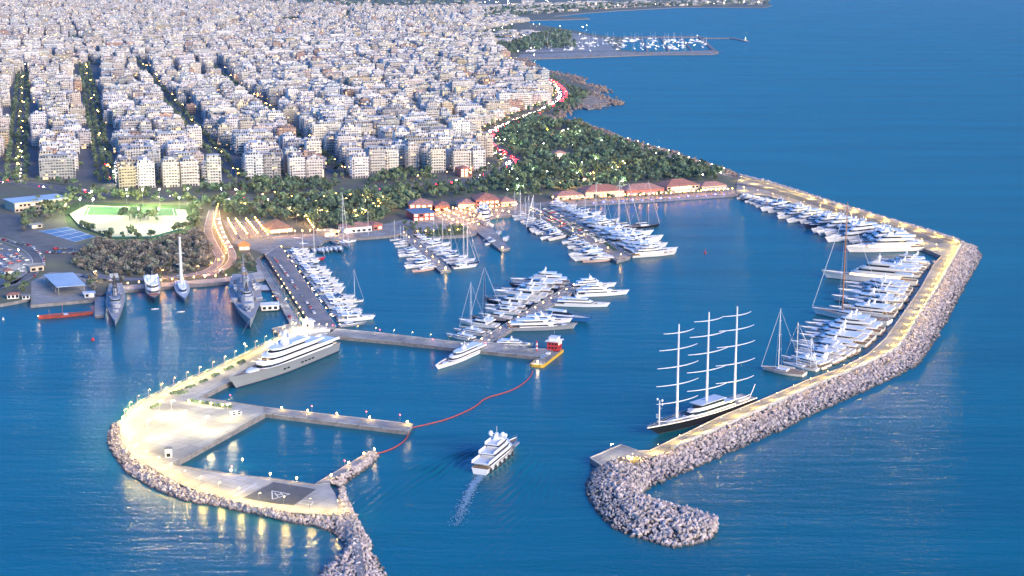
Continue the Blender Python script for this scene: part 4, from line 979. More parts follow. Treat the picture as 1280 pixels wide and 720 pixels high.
def superyacht(L=45.0, hullm=WHITE, decks=3, lit=False, mastm=None, sup=WHITE, dome=2):
    B = L * .19; D = L * .072; h, sec = hull(L, B, D, [hullm, ANTIF], sheer=.55, full=.5, rake=.07, deckm=TEAK, bul=.3); z = D * .95
    X0, X1, W = -.33, .22, .82; hh = .055 * L
    for k in range(decks):
        x0, x1, wd = (X0 + .06 * k) * L, (X1 - .085 * k) * L, B * (W - .1 * k); a = (x0, x1, wd, wd * .9, z, z + hh, .12 * L * (1 - .12 * k), .045 * L, 0, .05)
        c = tier(MB(), *a).build(("main_cabin", "bridge_deck_cabin", "sky_lounge", "sun_lounge")[k], sup, h)
        mb = MB(); band(mb, *a, .34, .78, .06, aft=True); mb.build("windows", L_WIN if lit and k == 0 else GLASS, c)
        ro = (x0 - (.13 - .025 * k) * L, x1 - .03 * L, wd * 1.1, wd * 1.0, z + hh, z + hh + .01 * L, .12 * L * (1 - .1 * k)); tier(MB(), *ro, 0, 0, .01).build("deck_overhang", sup, h)
        if k < decks - 1:
            bl = MB(); tier(bl, x0 - (.12 - .025 * k) * L, x1 - .06 * L, wd * 1.06, wd * .98, z + hh + .01 * L, z + hh + .026 * L, .1 * L, 0, 0, 0); bl.build("bulwark", sup, h)
        z += hh + .012 * L
    mb = MB(); xm = (X0 + X1) / 2 * L - .01 * L
    mb.add([(xm - .045 * L, -.02 * L, z), (xm + .03 * L, -.02 * L, z), (xm + .03 * L, .02 * L, z), (xm - .045 * L, .02 * L, z), (xm - .05 * L, -.008 * L, z + .075 * L), (xm - .025 * L, -.008 * L, z + .075 * L), (xm - .025 * L, .008 * L, z + .075 * L), (xm - .05 * L, .008 * L, z + .075 * L)],
           [(0, 1, 5, 4), (1, 2, 6, 5), (2, 3, 7, 6), (3, 0, 4, 7), (4, 5, 6, 7)])
    mb.tube([(xm - .036 * L, -.05 * L, z + .05 * L), (xm - .036 * L, .05 * L, z + .05 * L)], .006 * L, 5); mb.tube([(xm - .038 * L, 0, z + .07 * L), (xm - .04 * L, 0, z + .13 * L)], .004 * L, 5)
    mb.build("radar_mast", sup, h)
    for s in (-1, 1)[:dome]: radome(xm - .036 * L, s * .045 * L, z + .05 * L, .018 * L, h, .012 * L)
    MB().box(-.525 * L, -B * .40, .3, -.495 * L, B * .40, .6).build("bathing_platform", TEAK, h)
    mb = MB()
    for s in (-1, 1):
        for i in range(5): mb.box((-.2 + .1 * i) * L, s * (B / 2 * .975) - .03, D * .48, (-.185 + .1 * i) * L, s * (B / 2 * .975) + .03, D * .62)
    mb2 = MB(); tier(mb2, .27 * L, .36 * L, B * .36, B * .3, D * 1.0, D * 1.28, .03 * L, .02 * L, 0, .1); mb2.build("foredeck_locker", sup, h)
    rails(h, sec, L, .62); return h
def express(L=24.0, hullm=WHITE, sup=WHITE):
    B = L * .23; D = L * .085; h, sec = hull(L, B, D, [hullm, ANTIF], sheer=.25, full=.4, rake=.12, deckm=DECKG, bul=.1); z = D * 1.0
    a = (-.22 * L, .2 * L, B * .74, B * .55, z, z + .075 * L, .2 * L, .17 * L, .03 * L, .22); tier(MB(), *a).build("cabin", sup, h); mb = MB(); band(mb, *a, .3, .9, .05); mb.build("windows", GLASS, h)
    MB().box(-.3 * L, -B * .3, z + .075 * L, .0 * L, B * .3, z + .09 * L).build("hardtop", sup, h)
    mb = MB(); mb.box(-.44 * L, -B * .34, z - .03 * L, -.30 * L, B * .34, z + .008 * L); mb.build("sun_pad", CANVASW, h)
    MB().box(-.55 * L, -B * .4, .3, -.495 * L, B * .4, .5).build("bathing_platform", TEAK, h); tier(MB(), .18 * L, .36 * L, B * .4, B * .25, z, z + .018 * L, .06 * L, .02 * L, 0, .1).build("foredeck_pad", CANVASW, h)
    rails(h, sec, L, .55); return h
def sailer(L=18.0, hullm=WHITE, mh=1.3, mastm=ALU, cover=CANVAS, masts=1, thick=.009, big=False):
    B = L * .26; D = L * .065; h, sec = hull(L, B, D, [hullm, ANTIF], sheer=.3, full=.3, rake=.07, deckm=TEAK if big else DECKG, stern=.75, bul=.12); z = D * .95
    a = (-.12 * L, .2 * L, B * .5, B * .36, z, z + .035 * L, .1 * L, .06 * L, 0, .12); tier(MB(), *a).build("coachroof", WHITE, h); mb = MB(); band(mb, *a, .35, .75, .04); mb.build("windows", GLASS, h)
    for k in range(masts):
        xm = (.1 if k == 0 else -.3) * L; H = mh * L * (1 if k == 0 else .72); r = thick * L
        mb = MB().tube([(xm, 0, z), (xm, 0, H * .6), (xm, 0, H)], r, 8, r * .55)
        ms = mb.build("mast", mastm, h); sp = MB()
        for f in (.35, .58, .8): sp.tube([(xm - .01 * L, -B * .28 * (1.1 - f * .6), H * f), (xm, 0, H * f + .1), (xm - .01 * L, B * .28 * (1.1 - f * .6), H * f)], r * .4, 5)
        sp.build("spreaders", mastm, ms)
        bl = MB().tube([(xm, 0, z + .075 * L), (xm - (.38 if k == 0 else .18) * L, 0, z + .075 * L)], r * .7, 6); bl.build("boom", mastm, h)
        MB().tube([(xm - .01 * L, 0, z + .09 * L), (xm - (.36 if k == 0 else .17) * L, 0, z + .085 * L)], r * 1.7, 7, r * 1.1).build("sail_cover", cover, h)
        st = MB(); xe, _, b, _, zs = sec(.99)
        if k == 0: st.tube([(xe, 0, zs), (xm, 0, H * .98)], r * .45, 5)
        st.tube([(-.49 * L, 0, z), (xm, 0, H * .98)], r * .16, 4)
        for s in (-1, 1): st.tube([(xm, s * B * .45, z), (xm, s * B * .28 * .75, H * .58), (xm, 0, H * .96)], r * .14, 4)
        st.build("rigging", STEEL if k or not big else ALU, h)
    MB().box(-.40 * L, -B * .26, z - .012 * L, -.17 * L, B * .26, z + .006 * L).build("cockpit", TEAK, h)
    mb = MB(); mb.tube([(-.36 * L, 0, z), (-.36 * L, 0, z + .06 * L)], .05, 5); mb.lathe(-.36 * L, 0, [(.3, z + .055 * L), (.3, z + .06 * L)], 8); mb.build("helm", STEEL, h)
    rails(h, sec, L, .15, .6); return h
def dinghy(L=7.0, hullm=WHITE):
    B = L * .36; h, sec = hull(L, B, .75, [hullm, ANTIF], sheer=.5, full=.4, deckm=DECKG, bul=.5); tier(MB(), -.1 * L, .12 * L, B * .4, B * .35, .5, 1.25, .3, .3, 0, .2).build("helm_console", WHITE, h)
    mb = MB(); mb.box(-.55 * L, -.35, .2, -.47 * L, .35, 1.3); mb.build("outboard_motor", DARK, h); mb = MB(); mb.box(-.42 * L, -B * .32, .4, -.3 * L, B * .32, .75); mb.build("seat", CANVASW, h)
    return h
BT = {
    "c0": (cruiser(16, WHITE), 16, "white flybridge motor yacht"), "c1": (cruiser(16, WHITE, CANVAS), 16, "blue-canopied motor yacht"), "c2": (cruiser(16, NAVY, CANVASW), 16, "navy-hulled flybridge motor yacht"),
    "c3": (cruiser(14, CREAM, CANVAS, False), 14, "cream motor boat"), "c4": (cruiser(16, WHITE, CANVASW, True, True), 16, "teak-decked white motor yacht"), "c5": (cruiser(14, WHITE, None, False), 14, "low white cabin motor boat"),
    "s0": (superyacht(45, WHITE, 3), 45, "white three-deck superyacht"), "s1": (superyacht(45, WHITE, 2), 45, "white two-deck superyacht"), "s2": (superyacht(45, NAVY, 3), 45, "dark-blue hulled superyacht"), "s3": (superyacht(45, CREAM, 3, True, sup=CREAM), 45, "long cream superyacht"),
    "s4": (superyacht(45, GREYH, 2), 45, "grey-hulled two-deck superyacht"), "s5": (superyacht(45, WHITE, 3, False, dome=1), 45, "tall white superyacht"), "s6": (superyacht(45, PINKH, 2, sup=CREAM), 45, "rose-hulled two-deck superyacht"),
    "x0": (express(24), 24, "sleek white open motor yacht"), "x1": (express(24, BLUEH, WHITE), 24, "sleek blue-hulled open motor yacht"), "x2": (express(24, GREYH), 24, "sleek grey-hulled open motor yacht"), "x3": (express(24, CREAM, CREAM), 24, "sleek cream open motor yacht"),
    "y0": (sailer(18, WHITE), 18, "white sailing yacht"), "y1": (sailer(18, NAVY, 1.35, ALU, CANVASW), 18, "navy-hulled sailing yacht"), "y2": (sailer(18, WHITE, 1.2, ALU, CANVASW, 2), 18, "white two-masted sailing yacht"),
    "y3": (sailer(34, WHITE, 1.42, ALU, CANVASW, 1, .008, True), 34, "large tall-masted white yacht"), "y4": (sailer(34, WHITE, 1.4, WOODM, CANVASW, 1, .009, True), 34, "large white sailing yacht with a varnished orange mast"),
    "y5": (sailer(34, BLACKH, 1.4, DARK, CANVASW, 1, .008, True), 34, "large dark sailing yacht"), "yr": (sailer(18, REDH, 1.3, ALU, CANVASW, 2, .01), 18, "bright red-hulled two-masted yacht"),
    "d0": (dinghy(7), 7, "small white motor dinghy"), "d1": (dinghy(7, GREYH), 7, "small grey motor dinghy"),
}
PB = {}
for k, (o, L, d) in BT.items():
    o.name = {"c": "motor_yacht", "s": "superyacht", "x": "open_motor_yacht", "y": "sailing_yacht", "d": "dinghy"}[k[0]]
    tag(o, d, {"c": "motor yacht", "s": "superyacht", "x": "motor yacht", "y": "sailing yacht", "d": "dinghy"}[k[0]]); PB[k] = Proto(o)
br = random.Random(5)
def boat(kind, stern, bow, label, group=None, beam=None, hs=None):
    """stern and bow as picture points on the water"""
    a, b = P(*stern), P(*bow); d = b - a; L = d.length; s = L / BT[kind][1] / 1.0; c = (a + b) / 2
    return PB[kind].put((c.x, c.y, 0), math.atan2(d.y, d.x), (s, beam if beam else s, hs if hs else (s if kind[0] == "y" else s * .78)), label, group)
def row(n, s0, s1, b0, b1, kinds, where, group, jit=.10, beamk=1.0, t0=0.0, maxlen=None):
    """boats side by side: their sterns run from s0 to s1 and their bows from b0 to b1"""
    A0, A1, B0, B1 = P(*s0), P(*s1), P(*b0), P(*b1); gap = (A1 - A0).length / max(n - 1, 1)
    for i in range(n):
        t = min(max((i + br.uniform(-.22, .22)) / max(n - 1, 1), 0), 1); a = A0.lerp(A1, t); b = B0.lerp(B1, t); k = kinds[i] if i < len(kinds) and isinstance(kinds, list) else br.choice(kinds)
        d = (b - a); L = d.length * br.uniform(1 - jit * 2.4, 1 + jit * .6); d.normalize(); b = a + d * L; c = (a + b) / 2; s = L / BT[k][1]
        nomB = {"c": .27, "s": .19, "x": .23, "y": .26, "d": .36}[k[0]] * BT[k][1]; n_ = Vector((-d.y, d.x, 0)); perp = abs((A1 - A0).normalized().dot(n_)) * gap * beamk
        sb_ = min(max(perp / nomB, .55 * s), 1.15 * s)
        hz = min(s, sb_ * 1.2) * (.74 if k[0] == "s" else .9) if k[0] != "y" else s
        PB[k].put((c.x, c.y, 0), math.atan2(d.y, d.x) + br.uniform(-.035, .035), (s, sb_, hz), f"{BT[k][2]}, {nth(i)} {where}", group)
C_ = ["c0", "c1", "c4", "c5", "c0", "c2", "c3"]
# main pier, sterns to the roadway
row(34, (358, 315), (423, 402), (386, 313), (468, 400), ["c5", "c1", "c3", "c0", "c5", "c1", "c0", "c1", "c2", "c0", "c1", "c0", "c4", "c0", "x0", "c0", "c4", "c0", "c1", "c0", "x0", "c0", "c4", "x0", "c0", "c0", "c1", "c0", "x0", "s1", "c0", "c0", "s1", "c0"], "from the shore along the main pier", "boats along the main pier", .09)
boat("yr", (372, 328), (407, 324), "bright red-hulled two-masted yacht among white motor boats near the main pier's root", "boats along the main pier")
boat("y3", (426, 379), (455, 377), "white sailing yacht with a leaning tall mast among the main pier's motor boats", "boats along the main pier")
boat("x2", (424, 409), (458, 405), "dark low open boat at the corner of the main pier and the cross pier", "boats along the main pier", hs=.7)
# west quay
row(7, (392, 312), (424, 309), (395, 319), (427, 316.5), ["d0", "d1"], "along the west quay's corner", "dinghies at the west quay", .1)
boat("y3", (418, 303), (437, 311), "white sailing yacht moored alone by the west quay", None)
boat("x3", (362, 300), (386, 302), "long pale motor boat laid up on the west quay's corner water", None)
boat("y0", (446, 299), (470, 296), "white sailing yacht by the long awning of the west quay", None)
for i, (a, b, k) in enumerate((((424, 304), (446, 302), "c5"), ((372, 308), (396, 306.5), "c1"))): boat(k, a, b, f"{BT[k][2]} by the west quay's {'awning' if i == 0 else 'corner'}")
# short pier by the restaurants
row(10, (503, 299), (545, 336), (484, 302), (510, 342), ["y0", "c0", "y2", "y0", "c0", "c0", "c4", "x0", "c0", "s6"], "from the shore on the short pier's west side", "boats on the short pier's west side")
row(13, (516, 298), (566, 336), (543, 295), (604, 333), ["c0", "c1", "c0", "y0", "c0", "y0", "s1", "c5", "y3", "c1", "y0", "y1", "c4"], "from the shore on the short pier's east side", "boats on the short pier's east side")
row(4, (598, 284), (620, 305), (585, 285), (608, 309), ["y1", "y0", "c0", "c1"], "on the stubby pier's west side", "boats at the stubby pier")
row(3, (612, 285), (630, 302), (618, 282), (636, 297), ["c0", "c0", "c5"], "on the stubby pier's east side", "boats at the stubby pier")
# parking pier
row(17, (655, 268), (706, 296), (635, 270), (680, 304), ["y0", "c0", "y2", "y0", "y1", "c0", "y0", "y0", "y2", "c2", "c0", "c1", "c0", "x0", "c2", "c0", "x3"], "from the shore, west side of the parking pier", "boats on the parking pier's west side")
row(8, (722, 301), (769, 326), (703, 306), (717, 330.5), ["c0", "x0", "c0", "c4", "s1", "c0", "x0", "s6"], "towards the tip, west side of the parking pier", "boats on the parking pier's west side")
row(28, (688, 259), (789, 322), (707, 252.5), (872, 316), ["s1", "s5", "c0", "c0", "s0", "c4", "c0", "s1", "c1", "s0", "c0", "y2", "s1", "c2", "s2", "c0", "s1", "x0", "s0", "c0", "s2", "s1", "c0", "s0", "s1", "s0", "s5", "s3"], "from the shore, east side of the parking pier", "yachts on the parking pier's east side", .16)
for i, (x, a, b, kd) in enumerate(((0, (742, 281), (765, 279), "y3"), (1, (748, 292), (790, 289), "y3"), (2, (762, 286), (800, 283.5), "y5"), (3, (785, 286), (825, 283.5), "y5"))):
    boat(kd, a, b, f"{('smaller white', 'long white', 'dark', 'black-hulled')[i]} sailing yacht, tall mast {nth(i)} from the shore, east of the parking pier", "tall masts by the parking pier", beam=.8)
# slanting finger pier
row(15, (594, 427), (712, 355), (556, 420), (640, 353), ["s1", "s1", "y3", "c0", "y5", "x0", "c0", "s1", "c2", "x0", "c0", "s0", "c2", "s1", "s0"], "from the cross pier, west side of the slanting pier", "yachts on the slanting pier's west side", .08)
boat("s1", (620, 431), (668, 433), "grey-white two-deck yacht between the slanting pier's foot and the red harbour office", None, beam=.9)
boat("s4", (634, 413), (722, 411), "large grey-hulled yacht moored beside the red harbour office", "yachts on the slanting pier's east side")
boat("s1", (650, 405), (716, 403), "white two-deck yacht behind the large grey-hulled yacht", "yachts on the slanting pier's east side")
boat("x1", (672, 395), (741, 404), "vivid blue low motor yacht on the slanting pier's east side", "yachts on the slanting pier's east side", beam=1.6, hs=1.5)
boat("s1", (694, 382), (763, 384), "white two-deck yacht above the blue one on the slanting pier's east side", "yachts on the slanting pier's east side")
boat("s0", (718, 371), (787, 368), "white superyacht at the outer end of the slanting pier's east side", "yachts on the slanting pier's east side")
boat("s5", (714, 362), (771, 358), "white yacht behind another at the very tip of the slanting pier", "yachts on the slanting pier's east side")
boat("x0", (645, 433), (659, 436), "small white boat by the red harbour office pier")
boat("s1", (604, 437), (544, 464), "white superyacht lying across the front of the cross pier, bow to the open basin", None, beam=1.05, hs=.72)
# outer breakwater, long upper arm
row(27, (934, 246), (1148, 305), (918, 250), (1060, 316), ["s1", "s2", "s0", "s5", "s1", "s0", "s0", "c0", "s1", "s0", "c4", "s0", "s1", "s5", "s1", "s0", "s2", "s1", "s0", "c0", "s1", "s1"], "from the land along the breakwater's upper arm", "yachts along the breakwater's upper arm", .1)
boat("s3", (1152, 313), (1056, 316), "very long cream superyacht nearest the corner on the breakwater's upper arm", "yachts along the breakwater's upper arm", beam=1.1)
# outer breakwater, seaward arm
row(7, (1162, 331), (1149, 347), (1085, 329), (1072, 342), ["c0", "s0", "c4", "s5", "s1", "s0"], "below the breakwater's corner on the seaward arm", "yachts along the breakwater's seaward arm", .08)
boat("s3", (1146, 357), (1026, 347), "long pale superyacht with a row of lit windows on the breakwater's seaward arm", "yachts along the breakwater's seaward arm", beam=1.15)
row(8, (1140, 365), (1118, 397), (1052, 358), (1036, 388), ["s1", "s0", "s1", "c0", "s1"], "beyond the lit-window superyacht on the seaward arm", "yachts along the breakwater's seaward arm", .08)
boat("y4", (1112, 407), (1014, 392), "large white sailing yacht with a tall orange mast on the breakwater's seaward arm", "yachts along the breakwater's seaward arm", beam=1.5)
row(5, (1106, 414), (1082, 435), (1006, 405), (996, 424), ["s0", "s5", "s1", "s1"], "past the orange mast on the seaward arm", "yachts along the breakwater's seaward arm", .06)
row(8, (1074, 440), (1030, 462), (992, 429), (978, 449), ["s1", "x0", "c0", "s1", "x0", "c5"], "towards the three-masted ship on the seaward arm", "yachts along the breakwater's seaward arm", .08)
boat("y3", (1006, 470), (951, 462), "large white sailing yacht nearest the three-masted ship, mast with pale spreaders", "yachts along the breakwater's seaward arm", beam=1.35)
boat("y2", (1022, 464), (978, 456), "white two-masted yacht behind the nearest large sailing yacht", "yachts along the breakwater's seaward arm", beam=1.6)
# small craft on the warships' water
for (x, y), k, lb in (((194, 386.5), "d0", "little white dinghy off the bow of the blue-hulled motor yacht"), ((226.5, 390), "d0", "little white dinghy off the bow of the tall-masted sloop")):
    boat(k, (x - 5, y + .5), (x + 5, y), lb, None)
# ================================================================ THE LARGE SHIPS
def place(root, stern, bow, L, label, cat, name):
    a, b = P(*stern), P(*bow); d = b - a; root.location = ((a + b) / 2).xy.to_3d(); root.rotation_euler = (0, 0, math.atan2(d.y, d.x)); root.name = name
    return tag(root, label, cat)
def local(root, p):
    c = Vector(root.location); a = root.rotation_euler[2]; d = Vector(p) - c
    return Vector((d.x * math.cos(a) + d.y * math.sin(a), -d.x * math.sin(a) + d.y * math.cos(a), p[2]))
# --- the black three-masted ship
L = 90.0; f, sec = hull(L, 13.0, 4.6, [BLACKH, ANTIF], deckm=mat("grey_teak", (.36, .33, .31), .7, var=.1, scale=.6), sheer=.32, full=.42, rake=.13, n=19, stern=.8, bul=.12, round_=1.9)
place(f, (936, 504.5), (808, 548.5), L, "black-hulled three-masted sailing ship with bare curved yards, alongside the breakwater quay", "sailing ship", "three_masted_ship")
tp = MB(); 
for s in (1, -1):
    for i in range(18):
        (x, _, b, _, zs), (x2, _, b2, _, zs2) = sec(i / 18 * .99), sec((i + 1) / 18 * .99)
        tp.add([(x, s * (b + .02), zs - .45), (x2, s * (b2 + .02), zs2 - .45), (x2, s * (b2 + .02), zs2 + .1), (x, s * (b + .02), zs + .1)], [(0, 1, 2, 3)])
tp.build("white_rail_stripe", OFFW, f)
a = (-26, 15, 10.0, 9.0, 4.6, 7.6, 14, 6, 1.5, .12); c = tier(MB(), *a).build("deckhouse", mat("silver_paint", (.56, .58, .60), .35), f); m_ = MB(); band(m_, *a, .35, .75, .06, aft=True); m_.build("windows", GLASS, c)
a = (-17, 8, 7.6, 6.6, 7.6, 10.0, 9, 5, 1, .15); c = tier(MB(), *a).build("bridge", mat("pale_grey_paint", (.5, .52, .55), .35), f); m_ = MB(); band(m_, *a, .3, .8, .06, aft=True); m_.build("windows", GLASS, c)
MB().box(-18, -4.2, 10.0, 4, 4.2, 10.25).build("bridge_roof", mat("silver_paint"), f)
MB().box(-40, -3.6, 4.5, -30, 3.6, 5.4).build("aft_seating", CANVASW, f); tier(MB(), 18, 30, 4.5, 3.2, 5.0, 6.2, 3, 1.5, 0, .1).build("forward_skylight", GREYH, f)
ydirw = Vector((.82, .57, 0)); sagw = Vector((.57, -.82, 0))
for (bx, by), top, rows, hw in (((845.5, 535.6), 405, (414, 434, 456, 478, 500, 522), (10.5, 13.2, 14.2, 14.6, 14.6, 13.4)), ((882.5, 522.9), 390, (399, 417.5, 439, 461, 484, 506), (10.5, 13.2, 14.2, 14.6, 14.2, 13.4)), ((917.5, 510.9), 383, (392.5, 410, 430, 452.5, 474.5, 497), (10.5, 13.0, 14.2, 14.6, 14.2, 12.6))):
    g = P(bx, by); lo = local(f, (g.x, g.y, 4)); zt = ztop(g, top); m_ = MB().tube([(lo.x, lo.y * .0, 4), (lo.x, 0, zt * .5), (lo.x, 0, zt)], .85, 10, .42); ms = m_.build("mast", ALU, f)
    an = -f.rotation_euler[2]
    for ry, h_ in zip(rows, hw):
        z = ztop(g, ry); pts = []
        for i in range(9):
            t = -1 + i / 4; q = ydirw * (h_ * t) + sagw * (2.6 * (1 - t * t)); q = Matrix.Rotation(an, 3, 'Z') @ q; pts.append((lo.x + q.x, q.y, z))
        yd = MB().tube(pts[:5], .16, 6, .30); yd.tube(pts[4:], .30, 6, .16); yd.build("yard", ALU, ms)
    MB().tube([(lo.x, 0, zt), (lo.x, 0, zt + 2.5)], .08, 5).build("aerial", DARK, ms)
g = P(823, 543); lo = local(f, (g.x, g.y, 5)); zt = ztop(g, 500); m_ = MB().tube([(lo.x, 0, 5), (lo.x, 0, zt)], .42, 8, .3)
fm = m_.build("bow_mast", ALU, f)
for z in (.97, .78, .5): MB().tube([(lo.x - .3, -1.7, zt * z), (lo.x - .3, 1.7, zt * z)], .12, 5).build("crosstree", ALU, fm)
for z, s in ((.97, 1), (.86, 1), (.97, -1), (.52, -1), (.45, -1)): radome(lo.x - .2, s * 1.6, zt * z, .62, fm, .2)
mb = MB().tube([(-41, 3, 5), (-45, 3.5, 12)], .16, 6); mb.build("ensign_staff", ALU, f); rails(f, sec, L, .05, 1.1, .05)
# --- the long grey-hulled superyacht
def big_yacht(L, B, D, hm, hh, decks, mastH, lit=None):
    h, sec = hull(L, B, D, [hm, ANTIF], sheer=.34, full=.5, rake=.07, n=19, deckm=TEAK, stern=.86, bul=.14, round_=2.0); z = D * .97
    specs = ((-.42, .25, .86), (-.28, .20, .76), (-.16, .14, .64), (-.09, .05, .44))[:decks]
    for k, (x0, x1, wf) in enumerate(specs):
        a = (x0 * L, x1 * L, B * wf, B * wf * .94, z, z + hh, .13 * L * (1 - .15 * k), .04 * L, 0, .05); c = tier(MB(), *a).build(("main_cabin", "upper_cabin", "bridge", "sun_lounge")[k], WHITE, h)
        m_ = MB(); band(m_, *a, .36, .74, .08, aft=True); m_.build("windows", L_WIN if lit == k else GLASS, c)
        tier(MB(), (x0 - .07 + .01 * k) * L, (x1 - .02) * L, B * wf * 1.08, B * wf * 1.02, z + hh, z + hh + .45, .12 * L * (1 - .15 * k), 0, 0, .0).build("deck_overhang", WHITE, h)
        bl = MB(); w2 = B * wf * 1.04
        for s in (-1, 1): bl.beam(((x0 - .065 + .01 * k) * L, s * w2 / 2, z + hh + .45), ((x1 - .17) * L, s * w2 / 2 * .98, z + hh + .45), .14, 1.0)
        bl.build("bulwark", WHITE, h); z += hh + .46
    xm = -.015 * L; m_ = MB(); k = mastH
    m_.add([(xm - 3.4, -1.5, z), (xm + 2, -1.5, z), (xm + 2, 1.5, z), (xm - 3.4, 1.5, z), (xm - 3, -.5, z + k), (xm - 1.2, -.5, z + k), (xm - 1.2, .5, z + k), (xm - 3, .5, z + k)], [(0, 1, 5, 4), (1, 2, 6, 5), (2, 3, 7, 6), (3, 0, 4, 7), (4, 5, 6, 7)])
    for f_ in (.45, .8): m_.beam((xm - 2.2, -3.6, z + k * f_), (xm - 2.2, 3.6, z + k * f_), .5, .3)
    m_.tube([(xm - 2, 0, z + k), (xm - 2, 0, z + k + 3.5)], .1, 5); m_.build("radar_mast", WHITE, h)
    for s in (-1, 1): radome(xm - 2.2, s * 3.2, z + k * .48, 1.35, h, .3); radome(xm + 3.5, s * 2.6, z, .9, h, .3)
    rails(h, sec, L, .6, 1.1, .05)
    return h, sec
f, sec = big_yacht(104, 15.5, 6.4, mat("silver_hull_paint", (.25, .265, .28), .3, var=.04, scale=.1), 2.9, 3, 8.0)
place(f, (414.5, 438.5), (287, 489.5), 104, "huge superyacht with silver-grey hull and white decks berthed along the mole", "superyacht", "superyacht")
lt = MB(); 
for s in (-1, 1):
    for i in range(6):
        x, xw, b, bw, zs = sec(.30 + i * .035 + (.1 if i > 3 else 0)); q = MB().box(x - .9, s * (b * .985) - .12, 3.4, x + .9, s * (b * .985) + .12, 4.2); q.build("hull_window", GLASS, f)
MB().box(-50, -5.2, 6.1, -44, 5.2, 6.7).build("stern_sofa", CANVASW, f)
q = MB(); tier(q, 27, 36, 6.5, 5, 6.8, 8.2, 3, 2, 0, .1); q.build("tender_garage", WHITE, f)
MB().lathe(-38, 0, [(3.4, 10.45), (3.4, 10.75), (3.0, 10.76)], 16).build("jacuzzi", mat("pool_water", (.1, .35, .45), .1), f)
q = MB()
for x in (24, 18, 12): q.beam((x, -4.8, 10.9), (x, 4.8, 10.9), .25, .25)
q.build("lit_deck_strip", L_WIN, f)
# --- the white yacht under way, with its wake
f, sec = big_yacht(50, 10.0, 3.1, WHITE, 2.2, 3, 3.6)
place(f, (600, 593), (646, 555.5), 50, "white motor yacht under way in the middle of the basin entrance, trailing a short wake", "motor yacht", "motor_yacht")
MB().box(-24, -4.2, 3.3, -21.5, 4.2, 3.6).build("stern_sofa", TEAK, f); MB().box(-20.8, -3.8, 5.0, -20.6, 3.8, 5.15).build("lit_ceiling_strip", L_WIN, f)
for i in range(6):
    x, xw, b, bw, zs = sec(.06 + i * .11); q = MB(); q.lathe(0, 0, [(.3, 0), (.62, .5), (.62, 2.0), (.3, 2.5)], 8); o = q.build("fender", DARK, f); o.location = (x, -(b + .4), .5)
tube = MB(); q = MB(); q.box(12, -4.0, 3.0, 18, -2.0, 4.0); q.build("tender", GREYH, f)
def foam():
    r = random.Random(2); V = []; F = []
    base = YS; k = 0
    pts = smooth_line([P(601, 596), P(594, 604), P(586, 618), P(579, 634), P(574, 648), P(571, 658)], 3)
    for p, d in resample(pts, .55):
        t = (p - base).length / 95
        for _ in range(int(13 * (1.05 - t) ** 1.2) + 2):
            s = r.uniform(.12, .42) * (1.3 - t * .8); n = Vector((-d.y, d.x, 0)); c = p + n * r.gauss(0, .8 + 1.5 * t) + d * r.uniform(-.5, .5); a = r.uniform(0, 6.28); m_ = r.randint(5, 7); zq = .32 + .14 * r.random()
            V += [(c.x + s * r.uniform(.6, 1.3) * math.cos(a + i * 6.283 / m_) * 1.3, c.y + s * r.uniform(.6, 1.3) * math.sin(a + i * 6.283 / m_), zq) for i in range(m_)]; F.append(tuple(range(k, k + m_))); k += m_
    mb = MB(); mb.add(V, F); return mb.build("wake_foam", mat("sea_foam", (.26, .42, .52), .8))
tag(foam(), "streak of white foam trailing behind the yacht under way", "foam", kind="stuff")
